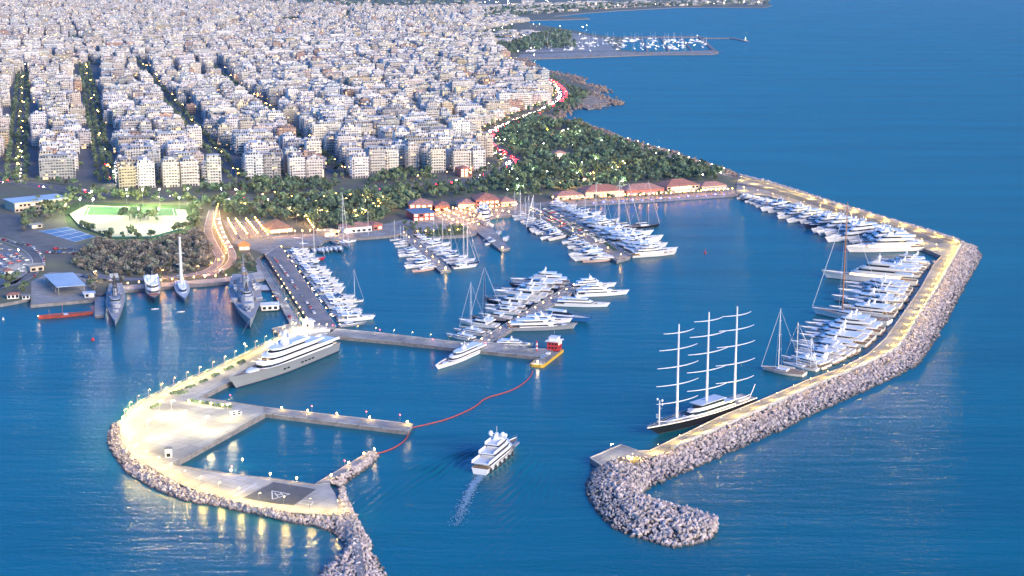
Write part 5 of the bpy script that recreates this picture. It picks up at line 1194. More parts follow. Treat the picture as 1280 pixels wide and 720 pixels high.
# --- the two grey warships
def warship(L, B, D, name, label, stern, bow, old):
    h, sec = hull(L, B, D, [NAVALG, ANTIF], sheer=.32, full=.36, rake=.05, n=19, deckm=NAVALD, stern=.62, bul=.04, round_=2.1); place(h, stern, bow, L, label, "warship", name)
    def turret(x, y, z, r, bl, a=0, n=2):
        t = MB().lathe(x, y, [(r, z), (r, z + r * .75), (r * .85, z + r * .95)], 10); 
        o = t.build("gun_turret", NAVALG, h)
        for i in range(n):
            dy = (i - (n - 1) / 2) * r * .6; q = MB().tube([(x + r * .6 * math.cos(a) - dy * math.sin(a), y + r * .6 * math.sin(a) + dy * math.cos(a), z + r * .5), (x + (r + bl) * math.cos(a) - dy * math.sin(a), y + (r + bl) * math.sin(a) + dy * math.cos(a), z + r * .62)], r * .1, 6); q.build("gun_barrel", NAVALG, o)
    zd = D * 1.02
    if old:
        turret(.26 * L, 0, zd + .6, 4.4, 9); turret(-.30 * L, 0, zd + .2, 4.4, 9, math.pi)
        for s in (-1, 1):
            for x in (.10, -.14): turret(x * L, s * B * .36, zd, 3.0, 6, s * .4 if x > 0 else math.pi - s * .4)
        tier(MB(), .02 * L, .17 * L, B * .5, B * .42, zd, zd + 5, 6, 1, 0, .05).build("forward_superstructure", NAVALG, h); c = tier(MB(), .05 * L, .14 * L, B * .42, B * .3, zd + 5, zd + 8, 4, .5, 0, .05).build("bridge", NAVALG, h)
        m_ = MB(); band(m_, .05 * L, .14 * L, B * .42, B * .3, zd + 5, zd + 8, 4, .5, 0, .05, .4, .75); m_.build("windows", GLASS, c)
        tier(MB(), -.22 * L, .02 * L, B * .46, B * .46, zd, zd + 3.4, 3, 0, 0, .05).build("boat_deck", NAVALD, h)
        for x in (.0, -.07, -.14):
            MB().lathe(x * L, 0, [(1.9, zd + 3), (1.8, zd + 14), (2.05, zd + 14), (2.0, zd + 15), (1.5, zd + 15)], 12).build("funnel", mat("orange_lit_funnel", (.40, .26, .17), .7) if x == -.07 else NAVALG, h)  # orange light on the middle funnel is put into its colour
        for s in (-1, 1):
            for x in (-.03, -.09, -.15, -.2):
                q = MB(); o, _ = hull(9, 2.6, 1.1, [OFFW if x > -.1 else NAVALG, OFFW], parent=h, name="lifeboat"); o.location = (x * L, s * B * .3, zd + 3.6)
        for x, H in ((.13, 36), (-.24, 30)):
            m_ = MB().tube([(x * L, 0, zd), (x * L, 0, H)], .55, 8, .25); m_.tube([(x * L, 0, H * .62), (x * L - 5, -2.6, zd)], .28, 6); m_.tube([(x * L, 0, H * .62), (x * L - 5, 2.6, zd)], .28, 6)
            ms = m_.build("tripod_mast", DARK if x > 0 else NAVALG, h); MB().lathe(x * L, 0, [(1.3, H * .62), (1.7, H * .62 + 1.6)], 10).build("fighting_top", NAVALG, ms); MB().tube([(x * L, -5, H * .8), (x * L, 5, H * .8)], .14, 5).build("yardarm", NAVALG, ms)
        for s in (-1, 1):
            m_ = MB(); b_ = P(309 if s < 0 else 320, 421 if s > 0 else 419); lb = local(h, b_); xx, _, bb, _, zz = sec(.985); m_.tube([(xx, s * bb * .5, zz - 1), (xx + 7, s * 6, .1)], .12, 5); m_.build("mooring_chain", STEEL, h)
        tier(MB(), .30 * L, .34 * L, 4, 3, zd + .8, zd + 2.2, 1, 0, 0, .1).build("capstan_house", NAVALG, h)
    else:
        turret(.27 * L, 0, zd + .4, 2.6, 5, 0, 1); turret(.19 * L, 0, zd + 2.2, 2.6, 5, 0, 1); turret(-.34 * L, 0, zd, 2.6, 5, math.pi, 1)
        for x0, x1, wv, z0, z1, nm in ((.02, .17, .7, 0, 3, "forward_superstructure"), (.05, .14, .6, 3, 6, "bridge"), (-.24, .01, .55, 0, 2.8, "aft_superstructure"), (-.2, -.12, .4, 2.8, 5, "missile_deckhouse")):
            c = tier(MB(), x0 * L, x1 * L, B * wv, B * wv * .85, zd + z0, zd + z1, 3, .5, 0, .04).build(nm, NAVALG, h)
            if nm == "bridge": m_ = MB(); band(m_, x0 * L, x1 * L, B * wv, B * wv * .85, zd + z0, zd + z1, 3, .5, 0, .04, .45, .8); m_.build("windows", GLASS, c)
        for x in (0.0, -.1): m_ = MB(); tier(m_, x * L - 3, x * L + 2, 3.4, 3, zd + 2.5, zd + 10, 1, 1, 1.2, .1); c = m_.build("funnel", NAVALG, h); MB().box(x * L - 1.9, -1.3, zd + 10, x * L + .7, 1.3, zd + 10.5).build("funnel_cap", DARK, c)
        for x, H in ((.075, 30), (-.06, 24)):
            m_ = MB()
            for s, t in ((-1, -1), (1, -1), (0, 1.2)): m_.tube([(x * L + t * 1.6, s * 1.8, zd + 5), (x * L, s * .2, H)], .22, 5)
            for k in range(5): z = zd + 6 + k * (H - zd - 8) / 5; w2 = 1.6 * (1 - k / 6); m_.tube([(x * L - w2, -w2, z), (x * L - w2, w2, z), (x * L + w2, 0, z), (x * L - w2, -w2, z)], .1, 4)
            ms = m_.build("lattice_mast", DARK, h); MB().box(x * L - .3, -3, H * .86, x * L + .3, 3, H * .86 + 1.6).build("radar_aerial", NAVALG, ms)
        for s in (-1, 1): o, _ = hull(8, 2.4, 1, [NAVALG, NAVALG], parent=h, name="ship_boat"); o.location = (-.05 * L, s * B * .34, zd + 2.9)
    rails(h, sec, L, .05, 1.1, .05); return h
warship(158, 23, 6.8, "armoured_cruiser", "large old grey warship with three funnels, turrets and tripod masts, stern to the quay", (303, 353), (313.5, 415), True)
warship(128, 13.5, 4.6, "destroyer", "slim grey destroyer with lattice masts, moored bow outwards by the landing pier", (145.5, 360), (144.3, 414), False)
# --- the dark motor yacht and the tall-masted sloop between the warships
f, sec = big_yacht(70, 12, 3.6, mat("blue_black_hull", (.03, .04, .07), .25), 2.6, 2, 4)
place(f, (189, 354), (194, 382), 70, "dark-hulled motor yacht with white decks and tan foredeck, stern to the quay beside the destroyer", "motor yacht", "motor_yacht")
MB().box(14, -3.2, 4.0, 24, 3.2, 4.25).build("foredeck_cover", mat("orange_canvas", (.42, .14, .08), .8), f)
f, sec = hull(68, 11.5, 3.4, [mat("silver_blue_hull", (.30, .36, .45), .3), ANTIF], sheer=.3, full=.35, rake=.06, n=17, deckm=DECKG, stern=.75, bul=.1, round_=1.9)
place(f, (225.5, 355), (231.5, 381), 68, "big pale sloop with an enormously tall floodlit mast between the two warships", "sailing yacht", "sloop")
a = (-20, 14, 7, 6, 3.4, 6, 8, 4, 0, .1); c = tier(MB(), *a).build("deckhouse", WHITE, f); m_ = MB(); band(m_, *a, .35, .8, .05, aft=True); m_.build("windows", GLASS, c)
g = P(227.5, 364); lo = local(f, g); zt = ztop(g, 296); ms = MB().tube([(lo.x, 0, 3), (lo.x, 0, zt * .5), (lo.x, 0, zt)], 1.35, 10, .8).build("mast", mat("floodlit_mast_paint", (.78, .76, .70), .5), f)
sp = MB()
for z in (.3, .5, .7): sp.tube([(lo.x, -3.4, zt * z), (lo.x, 3.4, zt * z)], .16, 5)
sp.build("spreaders", ALU, ms); MB().tube([(lo.x, 0, 9), (lo.x - 24, 0, 9)], .6, 8).build("boom", ALU, f)
st = MB(); st.tube([(33, 0, 4.4), (lo.x, 0, zt)], .12, 4); st.tube([(-33, 0, 3.4), (lo.x, 0, zt)], .1, 4); st.build("rigging", STEEL, f); rails(f, sec, 68, .1, 1, .05)
# --- the rust-red galley
f, sec = hull(37, 5.6, 1.9, [RUST, mat("dark_waterline", (.06, .02, .02), .8)], sheer=.5, full=.55, rake=.0, n=13, stern=.55, deckm=mat("galley_deck", (.30, .10, .07), .8, var=.2, scale=.6), bul=.25)
place(f, (116, 392.5), (48, 399.5), 37, "low rust-red rowing galley lying alone off the quay by the landing pier", "galley", "galley")
for i in range(14): MB().box(-14 + 2 * i, -2.1, 1.75, -13.4 + 2 * i, 2.1, 2.0).build("rowing_bench", mat("bench_wood", (.34, .16, .09), .8), f)
MB().tube([(-18, 0, 1.8), (-19.6, 0, 3.2), (-19.0, 0, 4.6), (-17.4, 0, 5.0)], .28, 6, .12).build("stern_ornament", RUST, f)
for x, H in ((2, 9.5), (11, 6.5)): ms = MB().tube([(x, 0, 1.5), (x, 0, H)], .14, 6, .08).build("mast", WOODM, f); MB().tube([(x, -3, H * .8), (x, 3, H * .85)], .07, 5).build("yard", WOODM, ms)
MB().box(-1.5, -2.9, 1.95, 1.5, 2.9, 2.05).build("gangway", OFFW, f)
# --- red harbour office, its barge, the booms and the buoys
bd = (P(672, 460) - P(702, 436.5)); ba = math.atan2(bd.y, bd.x); bc = (P(668, 458.5) + P(698, 440)) / 2
bg = empty("work_barge", (bc.x, bc.y, 0), ba); tag(bg, "flat yellow-edged work barge moored under the red harbour office", "barge")
HB = (P(668, 458.5) - P(699, 439)).length / 2
MB().prism([(-HB, -4.6), (HB - 2, -4.6), (HB, -3), (HB, 3), (HB - 2, 4.6), (-HB, 4.6)], -.5, 1.7, 0).build("barge_hull", YELP, bg)
MB().prism([(-HB + .6, -4.1), (HB - 2.2, -4.1), (HB - .6, -2.8), (HB - .6, 2.8), (HB - 2.2, 4.1), (-HB + .6, 4.1)], 1.7, 1.75, 0).build("barge_deck", CONC, bg)
for x in (-HB + 3, 0, HB - 5):
    for s in (-1, 1): MB().lathe(x, s * 3.7, [(.3, 1.75), (.22, 2.3), (.4, 2.5)], 8).build("bollard", YELP, bg)
for i in range(4): MB().box(-HB + 8 + i * 5, -2.2, 1.75, -HB + 11 + i * 5, .2, 2.6 + .4 * (i % 2)).build("deck_crate", (STEEL, OFFW, GREYH, STEEL)[i], bg)
tb = P(693, 440); t = empty("harbour_office", (tb.x, tb.y, 0), ba, (.88, .88, .88)); tag(t, "square red two-storey harbour office with a pale overhanging roof at the cross pier's end", "office")
MB().box(-6, -5, -.5, 6, 5, 2.0).build("float_base", DARK, t); wl2 = MB().box(-4.2, -4.2, 2.0, 4.2, 4.2, 8.6).build("wall", REDP, t)
for z in (3.4, 6.2):
    for s in (-1, 1):
        for i in (-2.4, 0, 2.4): MB().box(i - .8, s * 4.2 - .04, z, i + .8, s * 4.2 + .04, z + 1.3).build("window", GLASS if z < 5 else L_WIN, t); MB().box(s * 4.2 - .04, i - .8, z, s * 4.2 + .04, i + .8, z + 1.3).build("window", GLASS, t)
rf = MB().box(-5.4, -5.4, 8.6, 5.4, 5.4, 9.0).build("roof", OFFW, t); MB().box(-3, -3, 9.0, 3, 3, 11.2).build("watch_room", OFFW, t); MB().box(-3.6, -3.6, 11.2, 3.6, 3.6, 11.5).build("watch_room_roof", OFFW, t); MB().tube([(0, 0, 11.5), (0, 0, 16)], .08, 5).build("aerial", STEEL, t)
for s in (-1, 1): MB().box(-2.4, s * 3.04 - .02, 9.6, 2.4, s * 3.04 + .02, 10.7).build("watch_window", L_WIN, t)
pz = P(671, 443); mp = MB()
for k in range(5): mp.lathe(pz.x, pz.y, [(.5, 2.2 + k * 1.3), (.5, 3.5 + k * 1.3)], 8, k % 2)
tag(mp.build("striped_post", [REDP, OFFW]), "red and white striped post beside the red harbour office", "post")
def boom(pts, label):
    q = smooth_line(PL(pts, .3), 3); m_ = MB(); k = 0; S = resample(q, 2.2)
    for (p, d), (p2, d2) in zip(S[:-1], S[1:]): m_.tube([p, p.lerp(p2, .1), p.lerp(p2, .9), p2], .26 if k % 2 else .32, 6, m=0); k += 1
    tag(m_.build("floating_boom", mat("boom_red", (.46, .08, .06), .7)), label, "floating boom")
boom([(515, 534.5), (540, 529), (562, 523), (582, 514.5), (596, 507), (606, 497.5), (625, 492.5), (642, 487), (655, 479), (663, 471), (666.5, 463)], "long curved red floating boom from the thin pier's end to the work barge")
boom([(471, 567), (484, 563.5), (497, 557.5), (508, 549), (512.5, 538)], "short curved red floating boom between the thin pier and the rocky spur pier")
def buoy(px, label, m, r=1.1, pole=0):
    p = P(*px); m_ = MB().lathe(p.x, p.y, [(r * .5, -.3), (r, .1), (r, .5), (r * .5, 1.1), (r * .18, 1.9), (r * .18, 2.2 + pole)], 10); tag(m_.build("buoy", m, None, True), label, "buoy")
buoy((116, 425.5), "small red mooring buoy alone on the open water below the galley", REDP, 1.3); buoy((881.5, 317), "red channel buoy off the parking pier's cream superyacht", REDP, 1.2, 2); buoy((4, 400), "tiny white buoy off the left quay", OFFW, .8)
# ================================================================ LOW BUILDINGS AND PORT FURNITURE
BRICKR = mat("red_rendered_wall", (.45, .15, .11), .85, var=.1, scale=.3); CRW = mat("cream_rendered_wall", (.58, .47, .36), .85, var=.08, scale=.3); WHW = mat("white_rendered_wall", (.7, .69, .67), .85, var=.06, scale=.3)
_pane = {}
def pane(w_, h_, m):
    if (w_, h_, m.name) not in _pane: o = MB().box(-w_ / 2, -.05, 0, w_ / 2, .05, h_); me = bpy.data.meshes.new("window"); me.from_pydata(o.v, [], o.f); me.materials.append(m); _pane[(w_, h_, m.name)] = me
    return _pane[(w_, h_, m.name)]
def low_building(name, fl, fr, depth, h, wallm, roofm, label, cat="building", hip=True, storeys=1, lit=.8, over=1.0, roofh=None, nwin=None, awning=None):
    """fl, fr: picture points of the front wall's ends on the ground; the house runs back from them"""
    a, b = P(*fl, WALLH), P(*fr, WALLH); d = b - a; Lf = d.length; an = math.atan2(d.y, d.x); o = empty(name, (a.x, a.y, WALLH), an); tag(o, label, cat)
    MB().box(0, 0, 0, Lf, depth, h).build("wall", wallm, o); r = roofh or min(depth, Lf) * .22; e = over
    if hip:
        k = min(depth, Lf) / 2 + e; v = [(-e, -e, h), (Lf + e, -e, h), (Lf + e, depth + e, h), (-e, depth + e, h)]
        v += [(-e + k, depth / 2, h + r), (Lf + e - k, depth / 2, h + r)] if Lf > depth else [(Lf / 2, -e + k, h + r), (Lf / 2, depth + e - k, h + r)]
        fs = [(0, 1, 5, 4), (1, 2, 5), (2, 3, 4, 5), (3, 0, 4)] if Lf > depth else [(0, 1, 4), (1, 2, 5, 4), (2, 3, 5), (3, 0, 4, 5)]
        MB().add(v, fs + [(0, 3, 2, 1)]).build("roof", roofm, o)
    else: MB().box(-e, -e, h, Lf + e, depth + e, h + .35).build("roof", roofm, o)
    n = nwin or max(2, int(Lf / 4.5))
    for s in range(storeys):
        for i in range(n):
            c = bpy.data.objects.new("window", pane(round(Lf / n * .6, 1), 1.9, L_WIN if rnd.random() < lit else GLASS)); COL.objects.link(c); c.parent = o; c.location = ((i + .5) * Lf / n, -.03, .7 + s * h / storeys)
    if awning:
        MB().add([(0, -4.5, 2.6), (Lf, -4.5, 2.6), (Lf, 0, 3.3), (0, 0, 3.3)], [(0, 1, 2, 3)]).add([(0, -4.5, 2.52), (Lf, -4.5, 2.52), (Lf, 0, 3.22), (0, 0, 3.22)], [(0, 3, 2, 1)]).build("awning", awning, o)
    return o
AWN = mat("terrace_awning", (.62, .55, .46), .85)
low_building("restaurant", (512, 264), (541, 263.5), 22, 6, BRICKR, TILEP, "two-storey red restaurant with a pale hipped tile roof left of the terrace lights", "restaurant", storeys=2)
low_building("glass_pavilion", (517, 276.5), (543, 275), 26, 7, mat("red_steel_wall", (.30, .05, .05), .6), mat("blue_grey_roof", (.16, .19, .27), .5), "dark red pavilion with a blue-grey roof in front of the first restaurant", "pavilion", hip=False, storeys=2)
low_building("restaurant", (544, 264.5), (562, 264), 22, 5, BRICKR, TILE, "small red-roofed restaurant between the pavilion and the terrace", "restaurant")
low_building("restaurant", (573, 261.5), (594, 261), 20, 5, CRW, TILEP, "cream restaurant with a terracotta hipped roof above the string lights", "restaurant", awning=AWN)
low_building("restaurant", (595, 260.5), (624, 259.5), 28, 8, BRICKR, TILE, "largest red two-storey hall with a terracotta roof behind the passenger ship", "restaurant", storeys=2)
low_building("restaurant", (626, 259), (646, 257.5), 18, 5, CRW, TILEP, "low cream cafe beside the root of the parking pier", "restaurant", awning=AWN)
low_building("restaurant", (697, 250.5), (729, 248.5), 16, 4.5, CRW, TILEP, "long low cafe nearest the parking pier on the lit seafront", "restaurant", awning=AWN)
low_building("restaurant", (732, 248), (780, 245.5), 24, 6.5, CRW, TILE, "long seafront restaurant with a salmon tile roof, nearest the parking pier's boats", "restaurant", awning=AWN)
low_building("restaurant", (783, 245.5), (830, 242.5), 22, 6, BRICKR, TILEP, "long seafront restaurant hidden behind the tall yacht masts", "restaurant", awning=AWN)
low_building("restaurant", (834, 242), (874, 239), 26, 7, CRW, TILE, "seafront restaurant with the biggest terracotta roof, beyond the tall masts", "restaurant", awning=AWN, storeys=2)
low_building("restaurant", (877, 238.5), (908, 236.5), 16, 4.5, CRW, TILEP, "last seafront cafe before the breakwater's root", "restaurant", awning=AWN)
low_building("clubhouse", (338, 292), (366, 289.5), 24, 3.6, CRW, mat("brown_tent_roof", (.30, .17, .11), .85, var=.1, scale=.2), "round brown-roofed clubhouse among the trees behind the main pier's root", "clubhouse", roofh=7)
low_building("long_awning_hall", (406, 296.5), (424, 294), 14, 4, CRW, mat("striped_awning", (.66, .50, .30), .8), "striped open-sided dock shed on the west quay", "shed", hip=False)
low_building("boat_shed", (432, 292), (465, 289), 18, 5, WHW, TILEP, "white boat shed with a faded red roof on the west quay", "shed", roofh=3, lit=.2)
low_building("boat_shed", (467, 288), (478, 286.5), 14, 5, BRICKR, TILE, "small red hut at the right end of the west quay", "shed", lit=.4)
low_building("park_villa", (690, 200), (715, 199), 22, 5, WHW, TILEP, "pale villa in the clearing of the headland park", "villa", lit=.9); low_building("park_pavilion", (680, 173), (704, 172.5), 18, 4, CRW, mat("amber_roof", (.5, .34, .14), .8), "amber-lit pavilion at the top of the headland park", "pavilion", lit=1)
low_building("park_kiosk", (728, 226), (746, 225.5), 10, 3, CRW, TILE, "lit kiosk in the lower clearing of the headland park", "kiosk", lit=1)
low_building("apartment_house", (576, 221.5), (590, 220.5), 16, 9, BRICKR, TILE, "salmon-pink house beside the coast road bend", "house", storeys=3)
# sports hall
o = low_building("sports_hall", (19, 265.5), (84, 259), 30, 9, CRW, METRO, "long sports hall with a blue metal roof beside the far-left car park", "sports hall", hip=False, storeys=2, lit=.1, nwin=13, over=1.5)
a = P(-4, 262, WALLH)
# open shed on the quay
a, b = P(73, 369, WALLH), P(106, 366.5, WALLH); d = b - a; o = empty("open_shed", (a.x, a.y, WALLH), math.atan2(d.y, d.x)); tag(o, "open-sided shed with a pale tin roof on the quay above the galley", "shed")
MB().add([(-1, -1, 6), (d.length + 1, -1, 6), (d.length - 4, 46, 6.6), (-7, 46, 6.6), (-1, -1, 6.35), (d.length + 1, -1, 6.35), (d.length - 4, 46, 6.95), (-7, 46, 6.95)], [(0, 3, 2, 1), (4, 5, 6, 7), (0, 1, 5, 4), (1, 2, 6, 5), (2, 3, 7, 6), (3, 0, 4, 7)]).build("roof", METRO, o)
for i in range(5):
    for s, x in ((0, .3), (1, d.length - .3)): MB().box(x - .3 - i * 1.3, i * 11, 0, x + .3 - i * 1.3, i * 11 + .6, 6.1).build("column", CONC, o)
low_building("fishing_hut", (9, 374), (24, 373), 6, 3, WHW, TILE, "white hut with a red roof by the fishing quay", "hut", lit=0, nwin=3); low_building("fishing_hut", (28, 374.5), (37, 374), 5, 2.6, WHW, CONC, "low white store next to the red-roofed hut", "hut", hip=False, lit=0, nwin=2)
low_building("fishing_hut", (6, 344), (16, 343), 8, 3, WHW, TILE, "hut with a red roof among the parked vans at the harbour road", "hut", lit=.3, nwin=2); low_building("store", (38, 340), (55, 338), 10, 4, CRW, CONC, "flat cream store at the harbour road junction", "store", hip=False, lit=.1)
low_building("changing_room", (40, 286), (53, 284.5), 8, 3, CRW, CONCL, "flat changing rooms beside the blue tennis courts", "hut", hip=False, lit=.2); low_building("dock_office", (106, 372.5), (118, 371.5), 6, 3, WHW, OFFW, "long white cabin on the quay by the landing pier", "cabin", hip=False, lit=.2)
low_building("lit_gazebo", (299, 313), (312, 312.5), 9, 3.4, CRW, mat("amber_lit_canvas", (.62, .26, .07), .8), "amber-lit gazebo at the main pier's root", "gazebo", lit=1, roofh=4)  # the gazebo's orange lighting is put into the roof canvas colour
low_building("ticket_kiosk", (327, 386), (348, 385), 9, 3.4, WHW, OFFW, "white kiosk on the pontoon beside the large warship", "kiosk", hip=False, lit=.1, nwin=3).location.z = .9
low_building("pier_office", (382, 410), (392, 409), 8, 4, WHW, OFFW, "small white office on the mole where the main pier ends", "office", hip=False, lit=.3, nwin=2)
low_building("utility_kiosk", (206.5, 573), (215, 572.6), 3, 4.6, WHW, CONC, "small dark-doored utility kiosk on the mole's forecourt", "kiosk", hip=False, lit=0, nwin=1, over=.1)
low_building("stage_box", (290, 521), (302, 519), 4, 1.6, WHW, OFFW, "long low white box on the forecourt by the basin edge", "box", hip=False, lit=0, nwin=2, over=.1)
# hospital-like long block far off, pitch wall, tanks
mb = MB(); pts = PL([(86, 268), (100, 284), (140, 297.5), (188, 297.5), (228, 287)], WALLH)
for a, b in zip(pts[:-1], pts[1:]): mb.beam(a, b, .2, 1.3)
tag(mb.build("pitch_fence", mat("green_fence", (.05, .2, .15), .7)), "low green boundary fence curving round the near side of the floodlit pitch", "fence")
# passenger ship by the stubby pier
f, sec = big_yacht(62, 12, 4.5, WHITE, 3.0, 3, 4); place(f, (600, 266.5), (611, 291), 62, "white passenger ship berthed along the stubby pier with a yellow funnel", "passenger ship", "passenger_ship")
MB().lathe(-8, 0, [(1.6, 14), (1.5, 19), (1.2, 19.1)], 10).build("funnel", YELP, f)
# planting on the mole
for i, (q, lb) in enumerate((([(233, 502.5), (236, 500.5), (292, 509), (289, 511.5)], "longest hedge bed on the forecourt, with small lamps along it"), ([(219, 494), (222, 495), (236, 491), (233, 489.5)], "short hedge bed by the forecourt's outer rail"), ([(187, 511), (190, 512), (202, 506.5), (199, 505)], "small lone hedge bed at the wide end of the forecourt"),
        ([(211, 493), (213, 494), (245, 483.5), (243, 482)], "long thin hedge bed along the mole's rail"), ([(249, 479), (252, 480), (260, 476.5), (257, 475.5)], "hedge bed on the mole just before the grey superyacht's bow"), ([(264, 471), (267, 472), (275, 468.5), (272, 467.5)], "hedge bed on the mole abreast of the grey superyacht's bow"),
        ([(280, 463), (283, 464), (292, 460), (289, 459)], "hedge bed on the mole behind the grey superyacht's foredeck"), ([(296, 455), (299, 456), (307, 452), (304, 451)], "hedge bed on the mole nearest the superyacht's bridge"))):
    pts = PL(q, MZ); o = MB().prism(pts, MZ, MZ + .35, 0).build("hedge_bed", CONCL); tag(o, lb, "hedge bed", "hedge beds on the mole")
    xs = [p.x for p in pts]; ys = [p.y for p in pts]; k = []
    while len(k) < (260 if i == 0 else 90):
        x, y = rnd.uniform(min(xs), max(xs)), rnd.uniform(min(ys), max(ys))
        if inside(x, y, pts): k.append((x, y, MZ + rnd.uniform(.4, 1.1)))
    k = np.array(k); n = len(k); rs = np.random.RandomState(i); t = rs.normal(size=(n, 3)); t /= np.linalg.norm(t, axis=1)[:, None]; u_ = np.cross(t, rs.normal(size=(n, 3))); u_ /= np.linalg.norm(u_, axis=1)[:, None]; s = .55
    np_mesh("hedge", np.stack([k - t * s - u_ * s, k + t * s - u_ * s, k + t * s + u_ * s, k - t * s + u_ * s], 1).reshape(-1, 3), np.arange(4 * n).reshape(n, 4), LEAF, None, rs.uniform(.9, 1.6, (n, 1)) * np.ones((1, 3)), parent=o)

for i, t in enumerate((.0, 1.0)):
    a, b = P(108, 268.4, ROADZ), P(112.5, 259.3, ROADZ)
    if t: a, b = P(218, 269.5, ROADZ), P(216, 261, ROADZ)
    c = a.lerp(b, .5); d = (b - a).normalized() * 3.66; g = MB().tube([c - d, c - d + Vector((0, 0, 2.4)), c + d + Vector((0, 0, 2.4)), c + d], .09, 6)
    tag(g.build("goal", OFFW), f"white football goal at the {'tennis-court' if i == 0 else 'car-park'} end of the floodlit pitch", "goal", "football goals")

pm_ = MB(); pm_.tube([(0, 0, 0), (0, 0, 2.7)], .05, 5); ps = pm_.build("parasol", STEEL); ps["category"] = "parasol"; q = MB(); q.lathe(0, 0, [(1.75, 2.3), (.9, 2.75), (.06, 3.0)], 8); q.build("canopy", CANVASW, ps); PS = Proto(ps)
for i, (p, d) in enumerate(along(PL([(696, 252.2), (732, 250.5), (800, 246.6), (908, 239.2)], WALLH), 34)): PS.put((p.x, p.y + rnd.uniform(-1.5, 1.5), WALLH), rnd.random(), (1.2, 1.2, 1.1), f"cream parasol {nth(i)} along the seafront restaurants from the parking pier", "seafront parasols")
for i in range(24):
    a = P(547, 272, WALLH).lerp(P(598, 266, WALLH), (i % 6) / 5); b = P(574, 289, WALLH).lerp(P(596, 282, WALLH), (i % 6) / 5); p = a.lerp(b, (i // 6 + .5) / 4)
    PS.put((p.x, p.y, WALLH), rnd.random(), (1.2, 1.2, 1.1), f"cream parasol {nth(i % 6)} in the {nth(i // 6)} row of the restaurant terrace", "terrace parasols")
# ================================================================ LAMPS (each with the light it gives)
LP = {}
LIGHT_K = 0.34
def light_data(power, col, r=.3, spot=None):
    k = (power, col, r, spot)
    if k not in LP:
        l = bpy.data.lights.new("lamp_light", 'SPOT' if spot else 'POINT'); l.energy = power * LIGHT_K; l.color = col; l.shadow_soft_size = r
        if spot: l.spot_size = R(spot); l.spot_blend = .7
        LP[k] = l
    return LP[k]
def lamp_proto(name, h, kind, glow, arm=1.4, r=.24):
    pl = MB().tube([(0, 0, 0), (0, 0, h)], .09 + h * .004, 6, .06); root = pl.build(name, STEEL)
    if kind == "arm": MB().tube([(0, 0, h), (arm, 0, h + .35)], .05, 5).build("arm", STEEL, root); MB().box(arm - .35, -.22, h + .22, arm + .55, .22, h + .34).build("lamp_housing", STEEL, root); q = MB(); q.ball((arm + .1, 0, h + .12), r, 8, 0, .6); q.build("bulb", glow, root)
    elif kind == "globe": q = MB(); q.ball((0, 0, h + r * .8), r, 8); q.build("globe", glow, root)
    elif kind == "flood":
        MB().box(-.15, -1.6, h - .2, .15, 1.6, h + 1.2).build("lamp_rack", STEEL, root)
        for y in (-1.1, 0, 1.1):
            for z in (.1, .8): q = MB(); q.ball((.35, y, h + z), r, 6); q.build("bulb", glow, root)
    elif kind == "low": q = MB(); q.lathe(0, 0, [(r, h), (r, h + .4), (r * .6, h + .5)], 8); q.build("lamp_head", glow, root)
    return root
KINDS = {"quay": Proto(lamp_proto("quay_lamp", 7.5, "arm", L_YEL, 1.2, .24)), "street": Proto(lamp_proto("street_lamp", 8, "arm", L_WARM, 1.4, .36)), "globe": Proto(lamp_proto("globe_lamp", 3.6, "globe", L_WARM, r=.36)),
         "white": Proto(lamp_proto("park_lamp", 5, "globe", L_WHT, r=.42)), "flood": Proto(lamp_proto("flood_mast", 24, "flood", L_GRN, r=.5)), "low": Proto(lamp_proto("bollard_lamp", .9, "low", L_YEL, r=.2)),
         "blue": Proto(lamp_proto("blue_quay_lamp", .6, "low", L_BLU, r=.45)), "red": Proto(lamp_proto("harbour_light", 4, "low", L_RED, r=.4)), "far": Proto(lamp_proto("distant_lamp", 7, "globe", L_FAR, r=.5)), "spot": Proto(lamp_proto("mast_flood", 1.2, "low", L_WHT, r=.3))}
CAT = {"quay": "quay lamp", "street": "street lamp", "globe": "lamp", "white": "park lamp", "flood": "floodlight", "low": "bollard lamp", "blue": "quay light", "red": "harbour light", "spot": "floodlight", "far": "lamp"}
for k, p in KINDS.items(): p.root["category"] = CAT[k]
def lamp(kind, p, label, group=None, power=0, col=(1, .75, .35), z=None, rz=0.0, s=1.0, r=.3, dz=0):
    o = KINDS[kind].put(tuple(p), rz, (s, s, s), label, group)
    if power:
        h = {"quay": 7.2, "street": 7.7, "globe": 4.6, "white": 6.0, "flood": 25, "low": 1.9, "blue": 1.6, "red": 5, "far": 8, "spot": 1.9}[kind] * s
        l = bpy.data.objects.new("lamp_light", light_data(power, col, r)); COL.objects.link(l)
        ca, sa = math.cos(rz), math.sin(rz); off = 1.3 * s if kind in ("quay", "street") else .9 if kind == "flood" else 0
        l.parent = o; l.location = (off / s, 0, (h - .45 + dz) / s if kind in ("quay", "street") else (h + dz) / s)
    return o
YL = (1, .66, .13); WM = (1, .60, .24); CW = (1, .93, .74); GW = (1, .98, .50)
